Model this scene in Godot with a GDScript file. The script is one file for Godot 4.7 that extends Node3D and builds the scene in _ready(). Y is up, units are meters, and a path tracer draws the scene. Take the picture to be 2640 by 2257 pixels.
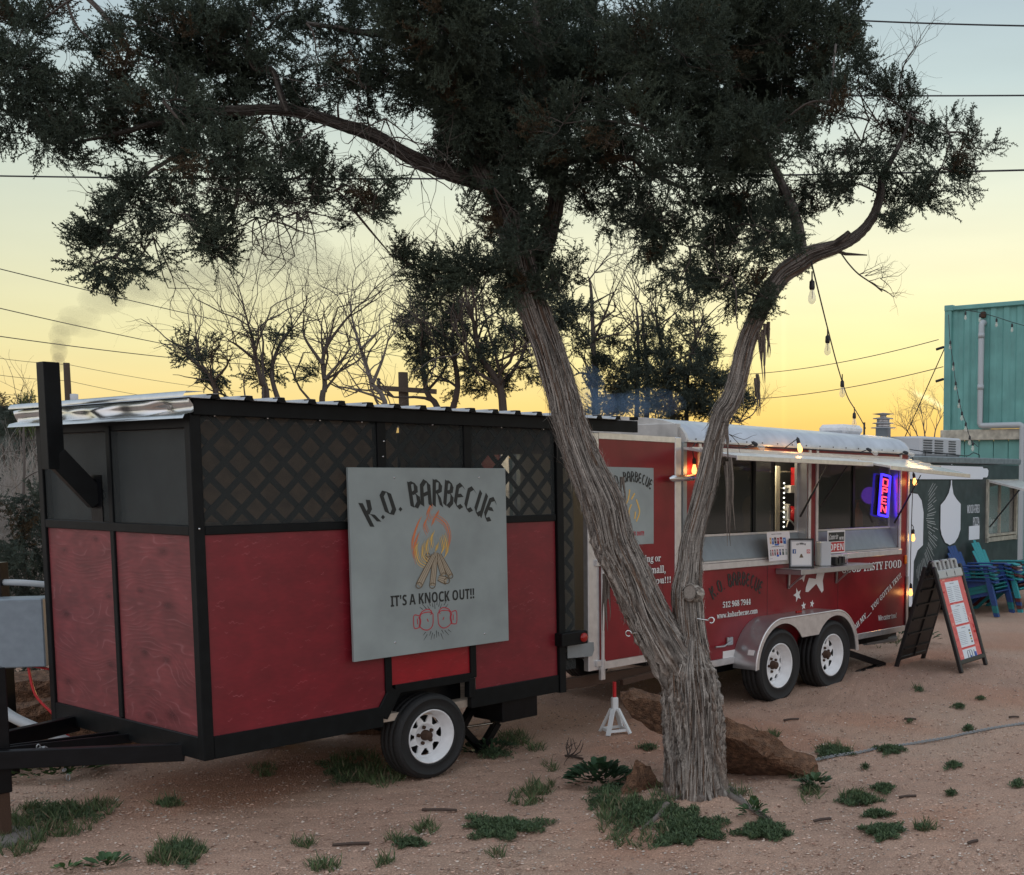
extends Node3D
# A red smoker trailer and a food trailer parked behind a forked juniper at sunset. Metres, y up; the camera stands near the origin looking to -z.

const CAM := Vector3(0, 2.1, 0)
const FOCAL := 3150.0
var rng := RandomNumberGenerator.new()
var taken := {}
var M := {}
var grains := {}

# ---------- naming ----------
func numbered(called: String) -> String:
	if not taken.has(called):
		taken[called] = 0
		return called
	taken[called] += 1
	return "%s_%03d" % [called, taken[called]]

func tag(o: Node, label: String, category: String, group := "") -> Node:
	o.set_meta("label", label)
	o.set_meta("category", category)
	if group: o.set_meta("group", group)
	return o

func thing(called: String, label: String, category: String, at := Vector3.ZERO, turn := 0.0, group := "") -> Node3D:
	var o := Node3D.new()
	o.name = numbered(called)
	add_child(o)
	o.position = at
	o.rotation.y = turn
	tag(o, label, category, group)
	return o

func put(called: String, mesh: Mesh, m: Material, parent: Node = null, xf := Transform3D.IDENTITY) -> MeshInstance3D:
	var o := MeshInstance3D.new()
	o.name = numbered(called) if parent == null else called
	if parent != null and parent.has_node(NodePath(called)):
		var k := 1
		while parent.has_node(NodePath("%s_%03d" % [called, k])): k += 1
		o.name = "%s_%03d" % [called, k]
	o.mesh = mesh
	o.material_override = m
	o.transform = xf
	(parent if parent != null else self).add_child(o, true)
	return o

func obj(called: String, st: SurfaceTool, m: Material, parent: Node = null, xf := Transform3D.IDENTITY) -> MeshInstance3D:
	st.generate_normals()
	return put(called, st.commit(), m, parent, xf)

func struct(o: Node, kind := "structure") -> Node:
	o.set_meta("kind", kind)
	return o

# ---------- geometry ----------
func S() -> SurfaceTool:
	var st := SurfaceTool.new()
	st.begin(Mesh.PRIMITIVE_TRIANGLES)
	st.set_smooth_group(-1)
	return st

func tri(st: SurfaceTool, a: Vector3, b: Vector3, c: Vector3) -> void:
	st.add_vertex(a); st.add_vertex(c); st.add_vertex(b)

func quad(st: SurfaceTool, a: Vector3, b: Vector3, c: Vector3, d: Vector3) -> void:
	tri(st, a, b, c); tri(st, a, c, d)

func box(st: SurfaceTool, c: Vector3, s: Vector3, b := Basis.IDENTITY, bev := 0.0) -> void:
	st.set_smooth_group(-1)
	var h := s * 0.5
	if bev <= 0.0:
		var p := []
		for i in 8: p.append(c + b * Vector3(h.x if i & 1 else -h.x, h.y if i & 2 else -h.y, h.z if i & 4 else -h.z))
		for f in [[4, 5, 7, 6], [1, 0, 2, 3], [5, 1, 3, 7], [0, 4, 6, 2], [6, 7, 3, 2], [0, 1, 5, 4]]:
			quad(st, p[f[0]], p[f[1]], p[f[2]], p[f[3]])
		return
	bev = minf(bev, minf(h.x, minf(h.y, h.z)) * 0.9)
	var ax := [Vector3.RIGHT, Vector3.UP, Vector3.BACK]
	for i in 3:
		for s1 in [-1.0, 1.0]:
			var n: Vector3 = ax[i] * s1
			var u: Vector3 = ax[(i + 1) % 3] * s1
			var v: Vector3 = ax[(i + 2) % 3]
			var hu: float = h[(i + 1) % 3] - bev
			var hv: float = h[(i + 2) % 3] - bev
			var o: Vector3 = n * h[i]
			quad(st, c + b * (o - u * hu - v * hv), c + b * (o + u * hu - v * hv), c + b * (o + u * hu + v * hv), c + b * (o - u * hu + v * hv))
	for i in 3:
		var e: Vector3 = ax[i]
		var j := (i + 1) % 3
		var k := (i + 2) % 3
		for sj in [-1.0, 1.0]:
			for sk in [-1.0, 1.0]:
				var pj: Vector3 = ax[j] * sj
				var pk: Vector3 = ax[k] * sk
				var a1: Vector3 = pj * h[j] + pk * (h[k] - bev)
				var a2: Vector3 = pj * (h[j] - bev) + pk * h[k]
				var l: Vector3 = e * (h[i] - bev)
				if sj * sk > 0: quad(st, c + b * (a1 - l), c + b * (a2 - l), c + b * (a2 + l), c + b * (a1 + l))
				else: quad(st, c + b * (a1 - l), c + b * (a1 + l), c + b * (a2 + l), c + b * (a2 - l))
	for sx in [-1.0, 1.0]:
		for sy in [-1.0, 1.0]:
			for sz in [-1.0, 1.0]:
				var q := Vector3(h.x * sx, h.y * sy, h.z * sz)
				var x1 := c + b * (q - Vector3(0, bev * sy, bev * sz))
				var y1 := c + b * (q - Vector3(bev * sx, 0, bev * sz))
				var z1 := c + b * (q - Vector3(bev * sx, bev * sy, 0))
				if sx * sy * sz > 0: tri(st, x1, y1, z1)
				else: tri(st, x1, z1, y1)

func boxm(s: Vector3, bev := 0.0) -> Mesh:
	var st := S()
	box(st, Vector3.ZERO, s, Basis.IDENTITY, bev)
	st.generate_normals()
	return st.commit()

# a bar of rectangular section from a to b, its width w across side, its height h along up
func bar(st: SurfaceTool, a: Vector3, b: Vector3, w: float, h: float, up := Vector3.UP, bev := 0.0) -> void:
	var z := (b - a).normalized()
	if absf(z.dot(up)) > 0.98: up = Vector3.BACK if absf(z.z) < 0.9 else Vector3.RIGHT
	var x := up.cross(z).normalized()
	var y := z.cross(x)
	box(st, (a + b) * 0.5, Vector3(w, h, a.distance_to(b)), Basis(x, y, z), bev)

func tube(st: SurfaceTool, pts: Array, rads, sides := 8, capped := true, col := Color(-1, 0, 0)) -> void:
	st.set_smooth_group(1)
	var n := pts.size()
	var rings := []
	var t0: Vector3 = (pts[1] - pts[0]).normalized()
	var x := t0.cross(Vector3.UP if absf(t0.y) < 0.9 else Vector3.RIGHT).normalized()
	for i in n:
		var t: Vector3 = (pts[mini(i + 1, n - 1)] - pts[maxi(i - 1, 0)]).normalized()
		x = (x - t * x.dot(t)).normalized()
		var y := t.cross(x)
		var r: float = rads if rads is float else rads[i]
		var ring := []
		for k in sides: ring.append(pts[i] + (x * cos(TAU * k / sides) + y * sin(TAU * k / sides)) * r)
		rings.append(ring)
	if col.r >= 0: st.set_color(col)
	for i in n - 1:
		for k in sides:
			var k2 := (k + 1) % sides
			quad(st, rings[i][k], rings[i][k2], rings[i + 1][k2], rings[i + 1][k])
	if capped:
		st.set_smooth_group(-1)
		for k in range(1, sides - 1):
			tri(st, rings[0][0], rings[0][k + 1], rings[0][k])
			tri(st, rings[n - 1][0], rings[n - 1][k], rings[n - 1][k + 1])

# profile: Vector2(radius, height) upwards along +y of b; smooth groups break where a profile point repeats
func lathe(st: SurfaceTool, prof: Array, segs: int, xf := Transform3D.IDENTITY, ripple := 0.0, every := 3) -> void:
	var g := 1
	st.set_smooth_group(g)
	for i in prof.size() - 1:
		var p: Vector2 = prof[i]
		var q: Vector2 = prof[i + 1]
		if p.is_equal_approx(q):
			g += 1
			st.set_smooth_group(g)
			continue
		for k in segs:
			var a := TAU * k / segs
			var b := TAU * (k + 1) / segs
			var ra := 1.0 - (ripple if ripple > 0 and k % every == 0 else 0.0)
			var rb := 1.0 - (ripple if ripple > 0 and (k + 1) % segs % every == 0 else 0.0)
			var p0 := xf * Vector3(p.x * ra * sin(a), p.y, p.x * ra * cos(a))
			var p1 := xf * Vector3(p.x * rb * sin(b), p.y, p.x * rb * cos(b))
			var q0 := xf * Vector3(q.x * ra * sin(a), q.y, q.x * ra * cos(a))
			var q1 := xf * Vector3(q.x * rb * sin(b), q.y, q.x * rb * cos(b))
			if p.x < 1e-5: tri(st, p0, q1, q0)
			elif q.x < 1e-5: tri(st, p0, p1, q0)
			else: quad(st, p0, p1, q1, q0)

# a flat outline in the xy plane given thickness from z0 (back) to z1 (front)
func prism(st: SurfaceTool, poly: PackedVector2Array, z0: float, z1: float, xf := Transform3D.IDENTITY) -> void:
	st.set_smooth_group(-1)
	if Geometry2D.is_polygon_clockwise(poly): poly.reverse()
	var ix := Geometry2D.triangulate_polygon(poly)
	for i in range(0, ix.size(), 3):
		var a := poly[ix[i]]
		var b := poly[ix[i + 1]]
		var c := poly[ix[i + 2]]
		if (b - a).cross(c - a) < 0:
			var s := b
			b = c
			c = s
		tri(st, xf * Vector3(a.x, a.y, z1), xf * Vector3(b.x, b.y, z1), xf * Vector3(c.x, c.y, z1))
		if z1 - z0 > 0.0009: tri(st, xf * Vector3(a.x, a.y, z0), xf * Vector3(c.x, c.y, z0), xf * Vector3(b.x, b.y, z0))
	if z1 - z0 > 0.0009:
		for i in poly.size():
			var a := poly[i]
			var b := poly[(i + 1) % poly.size()]
			quad(st, xf * Vector3(a.x, a.y, z0), xf * Vector3(b.x, b.y, z0), xf * Vector3(b.x, b.y, z1), xf * Vector3(a.x, a.y, z1))

# a printed stroke: a thin ribbon of varying width at height z
func ribbon(st: SurfaceTool, pts: Array, w, z: float, xf := Transform3D.IDENTITY) -> void:
	st.set_smooth_group(-1)
	var n := pts.size()
	for i in n - 1:
		var p: Vector2 = pts[i]
		var q: Vector2 = pts[i + 1]
		var d0: Vector2 = (pts[mini(i + 1, n - 1)] - pts[maxi(i - 1, 0)]).normalized().orthogonal()
		var d1: Vector2 = (pts[mini(i + 2, n - 1)] - pts[i]).normalized().orthogonal()
		var w0: float = w if w is float else w[i]
		var w1: float = w if w is float else w[i + 1]
		var a := p - d0 * w0 * 0.5
		var b := q - d1 * w1 * 0.5
		var c := q + d1 * w1 * 0.5
		var d := p + d0 * w0 * 0.5
		quad(st, xf * Vector3(a.x, a.y, z), xf * Vector3(d.x, d.y, z), xf * Vector3(c.x, c.y, z), xf * Vector3(b.x, b.y, z))

func curve(pts: Array, steps := 8) -> Array:
	var out := []
	for i in pts.size() - 1:
		var a = pts[maxi(i - 1, 0)]
		var b = pts[i]
		var c = pts[i + 1]
		var d = pts[mini(i + 2, pts.size() - 1)]
		for k in steps:
			out.append(b.cubic_interpolate(c, a, d, float(k) / steps))
	out.append(pts[-1])
	return out

func smooth_rads(rads: Array, steps := 8) -> Array:
	var out := []
	for i in rads.size() - 1:
		for k in steps: out.append(lerpf(rads[i], rads[i + 1], float(k) / steps))
	out.append(rads[-1])
	return out

# ---------- places ----------
# the point that stands d metres in front of the camera on the line of sight of the photograph's point (u, v)
func dir(u: float, v: float) -> Vector3:
	return Vector3((u - 2016.0) / FOCAL, -(v - 1512.0) / FOCAL, -1.0).rotated(Vector3.RIGHT, -atan(287.0 / FOCAL))

func P(u: float, v: float, d: float) -> Vector3:
	var r := dir(u, v)
	return CAM + r * (d / -r.z)

func G(u: float, v: float, y := 0.0) -> Vector3:
	var r := dir(u, v)
	return CAM + r * ((y - CAM.y) / r.y)

# ---------- materials ----------
func lin(r: float, g: float, b: float) -> Color:
	return Color(r, g, b).linear_to_srgb()

func grain(freq: float, lo: float, hi: float, seed_ := 1, kind := FastNoiseLite.TYPE_SIMPLEX_SMOOTH, octaves := 4) -> NoiseTexture2D:
	var key := "%s %s %s %s %s" % [freq, lo, hi, seed_, kind]
	if grains.has(key): return grains[key]
	var t := NoiseTexture2D.new()
	t.width = 512
	t.height = 512
	t.seamless = true
	var n := FastNoiseLite.new()
	n.noise_type = kind
	n.frequency = freq
	n.fractal_octaves = octaves
	n.seed = seed_
	t.noise = n
	var g := Gradient.new()
	g.set_color(0, Color(lo, lo, lo))
	g.set_color(1, Color(hi, hi, hi))
	t.color_ramp = g
	grains[key] = t
	return t

func mat(key: String, c: Color, rough: float, metal := 0.0, tex: Texture2D = null, scale := 1.0, bump: Texture2D = null, height := 0.0, world := false) -> StandardMaterial3D:
	var m := StandardMaterial3D.new()
	m.albedo_color = c
	m.roughness = rough
	m.metallic = metal
	if tex: m.albedo_texture = tex
	if bump:
		m.heightmap_enabled = true
		m.heightmap_texture = bump
		m.heightmap_scale = height
	if tex or bump:
		m.uv1_triplanar = true
		m.uv1_world_triplanar = world
		m.uv1_scale = Vector3.ONE * scale
	M[key] = m
	return m

func glow(key: String, c: Color, energy: float) -> StandardMaterial3D:
	var m := StandardMaterial3D.new()
	m.albedo_color = c
	m.emission_enabled = true
	m.emission = c
	m.emission_energy_multiplier = energy
	m.roughness = 0.4
	M[key] = m
	return m

func materials() -> void:
	var patchy := grain(0.01, 0.72, 1.0, 3)
	var subtle := grain(0.012, 0.9, 1.0, 4)
	var fine := grain(0.05, 0.7, 1.0, 5)
	var rough := grain(0.06, 0.0, 1.0, 7)
	var soft := grain(0.012, 0.0, 1.0, 9)
	mat("black", lin(0.007, 0.009, 0.010), 0.5, 0.0, patchy, 1.5).metallic_specular = 0.3
	mat("black_steel", lin(0.006, 0.007, 0.009), 0.35, 0.0, patchy, 1.5, soft, 0.1).metallic_specular = 0.35
	mat("red_panel", lin(0.20, 0.020, 0.030), 0.36, 0.0, grain(0.006, 0.84, 1.0, 11), 0.5, grain(0.02, 0.0, 1.0, 12), 0.05)
	mat("red_bright", lin(0.30, 0.008, 0.016), 0.38, 0.0, patchy, 1.2)
	mat("red_paint", lin(0.25, 0.012, 0.020), 0.3, 0.0, grain(0.008, 0.82, 1.0, 13), 0.6)
	mat("plywood_tan", lin(0.68, 0.57, 0.46), 0.8, 0.0, patchy, 1.2)
	mat("galvanised", lin(0.72, 0.74, 0.75), 0.2, 1.0, subtle, 1.4)
	mat("roof_sheet", lin(0.62, 0.65, 0.68), 0.32, 0.6, patchy, 1.0)
	mat("sign_white", lin(0.33, 0.385, 0.385), 0.5, 0.0, grain(0.008, 0.9, 1.0, 15), 0.7)
	mat("sign_edge", lin(0.32, 0.26, 0.25), 0.8)
	mat("ink", lin(0.014, 0.018, 0.018), 0.5)
	mat("ink_brown", lin(0.14, 0.10, 0.055), 0.6)
	mat("ink_tan", lin(0.42, 0.36, 0.27), 0.6)
	mat("ink_orange", lin(0.72, 0.22, 0.09), 0.6)
	mat("ink_red", lin(0.5, 0.035, 0.055), 0.6)
	mat("ink_yellow", lin(0.78, 0.50, 0.12), 0.6)
	mat("white_paint", lin(0.82, 0.83, 0.83), 0.4, 0.0, subtle, 2.0)
	mat("rim_white", lin(0.90, 0.92, 0.93), 0.28, 0.0, subtle, 2.0)
	mat("rubber", lin(0.017, 0.018, 0.019), 0.72, 0.0, grain(0.03, 0.7, 1.0, 18), 4.0)
	mat("rust", lin(0.10, 0.055, 0.035), 0.85, 0.2, fine, 5.0)
	mat("dark_hole", lin(0.006, 0.006, 0.007), 0.9)
	mat("aluminium", lin(0.78, 0.78, 0.78), 0.3, 0.7, subtle, 1.6, soft, 0.04)
	mat("white_trim", lin(0.74, 0.72, 0.70), 0.25, 0.35, subtle, 1.4)
	mat("steel", lin(0.56, 0.57, 0.58), 0.28, 0.8, subtle, 1.2, soft, 0.05)
	mat("steel_grey", lin(0.28, 0.32, 0.34), 0.38, 0.4, subtle, 1.2)
	mat("roof_white", lin(0.72, 0.71, 0.68), 0.4, 0.15, grain(0.01, 0.8, 1.0, 19), 0.8)
	mat("roof_blue", lin(0.62, 0.66, 0.72), 0.33, 0.25, grain(0.01, 0.84, 1.0, 20), 0.8)
	mat("jack_paint", lin(0.70, 0.74, 0.75), 0.4)
	mat("bright_red", lin(0.5, 0.02, 0.025), 0.35)
	mat("orange_lens", lin(0.75, 0.20, 0.02), 0.25)
	mat("red_lens", lin(0.35, 0.015, 0.012), 0.2)
	mat("cord", lin(0.02, 0.02, 0.022), 0.6)
	mat("wood_dark", lin(0.13, 0.07, 0.04), 0.85, 0.0, grain(0.03, 0.5, 1.0, 21), 3.0, rough, 0.3)
	mat("sandstone", lin(0.33, 0.18, 0.105), 0.92, 0.0, grain(0.016, 0.45, 1.0, 22), 2.2, rough, 2.4)
	mat("concrete", lin(0.26, 0.24, 0.22), 0.9, 0.0, fine, 2.0, rough, 0.3)
	mat("box_grey", lin(0.24, 0.30, 0.35), 0.45, 0.1, subtle, 2.0)
	mat("pipe_grey", lin(0.42, 0.46, 0.48), 0.45)
	mat("teal", lin(0.17, 0.44, 0.41), 0.5, 0.0, grain(0.006, 0.85, 1.0, 23), 0.4)
	mat("cream", lin(0.62, 0.60, 0.50), 0.5, 0.0, patchy, 1.0)
	mat("charcoal", lin(0.06, 0.075, 0.076), 0.42, 0.0, patchy, 0.7)
	mat("print_white", lin(0.78, 0.82, 0.88), 0.45)
	mat("print_line", lin(0.42, 0.45, 0.45), 0.5)
	mat("band_grey", lin(0.30, 0.34, 0.36), 0.4, 0.2, patchy, 1.0)
	mat("unit_grey", lin(0.50, 0.52, 0.54), 0.5)
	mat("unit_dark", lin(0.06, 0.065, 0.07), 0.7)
	mat("chair_blue", lin(0.030, 0.085, 0.30), 0.42, 0.0, fine, 3.0)
	mat("chair_teal", lin(0.020, 0.25, 0.26), 0.42, 0.0, fine, 3.0)
	mat("chair_turquoise", lin(0.05, 0.42, 0.46), 0.42, 0.0, fine, 3.0)
	mat("chair_red", lin(0.16, 0.04, 0.04), 0.42, 0.0, fine, 3.0)
	mat("chair_grey", lin(0.10, 0.11, 0.115), 0.5)
	mat("plastic_black", lin(0.014, 0.014, 0.015), 0.45)
	mat("plastic_grey", lin(0.42, 0.44, 0.43), 0.4)
	mat("pole_wood", lin(0.10, 0.075, 0.055), 0.9, 0.0, fine, 3.0)
	mat("wire", lin(0.02, 0.02, 0.025), 0.6)
	mat("chain", lin(0.35, 0.37, 0.38), 0.4, 0.8)
	mat("paper", lin(0.78, 0.78, 0.77), 0.7)
	mat("inner_wall", lin(0.30, 0.28, 0.24), 0.6)
	mat("cutwood", lin(0.30, 0.265, 0.23), 0.9, 0.0, grain(0.02, 0.75, 1.0, 25), 6.0)
	mat("stick", lin(0.07, 0.05, 0.04), 0.9)
	var b := mat("bark", Color.WHITE, 0.9, 0.0, grain(0.05, 0.75, 1.0, 26), 2.5, rough, 0.5)
	b.vertex_color_use_as_albedo = true
	mat("twig", lin(0.085, 0.07, 0.06), 0.9)
	mat("twig_grey", lin(0.16, 0.14, 0.125), 0.9)
	mat("brush", lin(0.28, 0.26, 0.235), 0.9)
	var f := mat("leaf", Color.WHITE, 0.75)
	f.vertex_color_use_as_albedo = true
	f.backlight_enabled = true
	f.backlight = lin(0.02, 0.03, 0.012)
	var scr := mat("screen", Color(lin(0.05, 0.06, 0.06), 0.28), 0.8)
	scr.transparency = BaseMaterial3D.TRANSPARENCY_ALPHA
	var gl := mat("glass", Color(lin(0.75, 0.78, 0.75), 0.16), 0.05)
	gl.transparency = BaseMaterial3D.TRANSPARENCY_ALPHA
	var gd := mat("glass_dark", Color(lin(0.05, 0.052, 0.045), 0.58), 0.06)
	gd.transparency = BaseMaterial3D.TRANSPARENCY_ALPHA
	var gb := mat("bulb_glass", Color(lin(0.9, 0.85, 0.75), 0.25), 0.05)
	gb.transparency = BaseMaterial3D.TRANSPARENCY_ALPHA
	glow("lit_bulb", lin(1.0, 0.42, 0.10), 1.9)
	glow("filament", lin(1.0, 0.75, 0.35), 6.0)
	glow("neon_blue", lin(0.05, 0.03, 1.0), 1.5)
	glow("neon_red", lin(1.0, 0.07, 0.10), 1.1)
	glow("led", lin(0.95, 1.0, 0.85), 2.0)
	glow("tube_light", lin(1.0, 0.86, 0.52), 1.0)
	var tp := mat("tarp", lin(0.30, 0.24, 0.19), 0.9, 0.0, patchy, 1.0)
	tp.backlight_enabled = true
	tp.backlight = lin(0.55, 0.45, 0.36)
	M["lit_bulb"].albedo_color = lin(0.8, 0.5, 0.3)

# ---------- sky, ground ----------
func sky_color(d: Vector3) -> Color:
	var e := rad_to_deg(asin(clampf(d.y, -1.0, 1.0)))
	var az := rad_to_deg(atan2(d.x, -d.z))
	var near := exp(-pow((az - 7.0) / 34.0, 2.0))          # how close to the place where the sun went down
	var side := 0.5 + 0.5 * cos(deg_to_rad(az - 7.0))
	var warm := [[-4.0, Color(0.649, 0.301, 0.068)], [1.0, Color(0.697, 0.383, 0.082)], [3.0, Color(0.725, 0.505, 0.144)], [5.5, Color(0.717, 0.629, 0.287)], [9.0, Color(0.670, 0.635, 0.410)], [13.0, Color(0.547, 0.575, 0.465)], [17.0, Color(0.383, 0.458, 0.451)], [22.0, Color(0.274, 0.342, 0.390)], [35.0, Color(0.318, 0.379, 0.455)], [90.0, Color(0.379, 0.432, 0.500)]]
	var mild := [[-4.0, Color(0.465, 0.301, 0.136)], [1.0, Color(0.588, 0.396, 0.150)], [3.0, Color(0.588, 0.478, 0.225)], [5.5, Color(0.533, 0.499, 0.287)], [9.0, Color(0.424, 0.451, 0.342)], [13.0, Color(0.342, 0.410, 0.383)], [17.0, Color(0.287, 0.362, 0.390)], [22.0, Color(0.246, 0.315, 0.376)], [35.0, Color(0.318, 0.379, 0.455)], [90.0, Color(0.379, 0.432, 0.500)]]
	var far := [[-4.0, Color(0.50, 0.47, 0.48)], [2.0, Color(0.58, 0.54, 0.55)], [9.0, Color(0.66, 0.62, 0.63)], [20.0, Color(0.64, 0.64, 0.68)], [35.0, Color(0.58, 0.62, 0.68)], [90.0, Color(0.50, 0.57, 0.66)]]
	var a := ramp(warm, e)
	var b := ramp(mild, e)
	var c := ramp(far, e)
	return c.lerp(b, smoothstep(0.25, 0.95, side)).lerp(a, near)

func ramp(keys: Array, e: float) -> Color:
	if e <= keys[0][0]: return keys[0][1]
	for i in keys.size() - 1:
		if e < keys[i + 1][0]: return (keys[i][1] as Color).lerp(keys[i + 1][1], (e - keys[i][0]) / (keys[i + 1][0] - keys[i][0]))
	return keys[-1][1]

func make_sky() -> void:
	var w := 512
	var h := 256
	var im := Image.create_empty(w, h, false, Image.FORMAT_RGBF)
	for y in h:
		var el := PI * (0.5 - (y + 0.5) / h)
		for x in w:
			var az := wrapf(TAU * (x + 0.5) / w, -PI, PI)
			var d := Vector3(sin(az) * cos(el), sin(el), -cos(az) * cos(el))
			var c := sky_color(d)
			if el < 0: c = c.lerp(Color(0.20, 0.15, 0.12), smoothstep(0.0, -0.08, el))
			im.set_pixel(x, y, c)
	im.resize(4096, 2048, Image.INTERPOLATE_CUBIC)
	# faint bands of haze, and one bright streak of cloud low in the west
	var hz := noise(0.9, 19, 4)
	for y in range(720, 1024):
		var el := 90.0 - (y + 0.5) * 180.0 / 2048.0
		for x in range(-620, 420):
			var az := (x + 0.5) * 360.0 / 4096.0
			var px := posmod(x, 4096)
			var c := im.get_pixel(px, y)
			var k := 1.0 + 0.035 * hz.get_noise_2d(az * 0.10, el * 0.55) * smoothstep(27.0, 20.0, el)
			c = Color(c.r * k, c.g * k, c.b * k)
			var ad := az - 6.86
			var ed := el - (3.42 - 0.50 * ad) + 0.08 * hz.get_noise_2d(az * 1.6, 7.0)
			if absf(ad) < 0.95: c = c.lerp(Color(1.0, 0.86, 0.44), 0.95 * exp(-pow(ed / (0.07 + 0.05 * (0.9 - absf(ad))), 2.0)) * smoothstep(0.95, 0.5, absf(ad)))
			im.set_pixel(px, y, c)
	var sky := Sky.new()
	var pm := PanoramaSkyMaterial.new()
	pm.panorama = ImageTexture.create_from_image(im)
	sky.sky_material = pm
	var we := WorldEnvironment.new()
	we.name = "sky"
	var env := Environment.new()
	env.background_mode = Environment.BG_SKY
	env.sky = sky
	env.tonemap_mode = Environment.TONE_MAPPER_LINEAR
	env.tonemap_exposure = 1.55
	env.sdfgi_enabled = true
	env.ssao_enabled = true
	env.ssil_enabled = true
	env.volumetric_fog_enabled = true
	env.volumetric_fog_density = 0.0
	we.environment = env
	add_child(we)

func noise(freq: float, seed_: int, oct := 3) -> FastNoiseLite:
	var n := FastNoiseLite.new()
	n.noise_type = FastNoiseLite.TYPE_SIMPLEX_SMOOTH
	n.frequency = freq
	n.seed = seed_
	n.fractal_octaves = oct
	return n

func lines(from: float, to: float, a: float, b: float, fine: float, coarse: float) -> PackedFloat32Array:
	var out := PackedFloat32Array()
	var x := from
	while x < to:
		out.append(x)
		var out_by := maxf(maxf(a - x, x - b), 0.0)
		x += fine if out_by <= 0.0 else minf(coarse, fine + out_by * 0.035) if x > b else maxf(fine, minf(coarse, fine + (out_by) * 0.035))
	out.append(to)
	return out

var gn1 := noise(0.5, 31, 4)
var gn2 := noise(4.0, 32, 3)
func ground_y(x: float, z: float) -> float:
	var y := gn1.get_noise_2d(x, z) * 0.03
	y += 0.10 * exp(-(pow((x + 0.62) / 0.62, 2.0) + pow((z + 7.55) / 0.5, 2.0)))
	if x < -4.2 and z < -10.5: y -= smoothstep(-10.5, -16.0, z) * smoothstep(-4.2, -7.0, x) * 0.5
	return y

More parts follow.
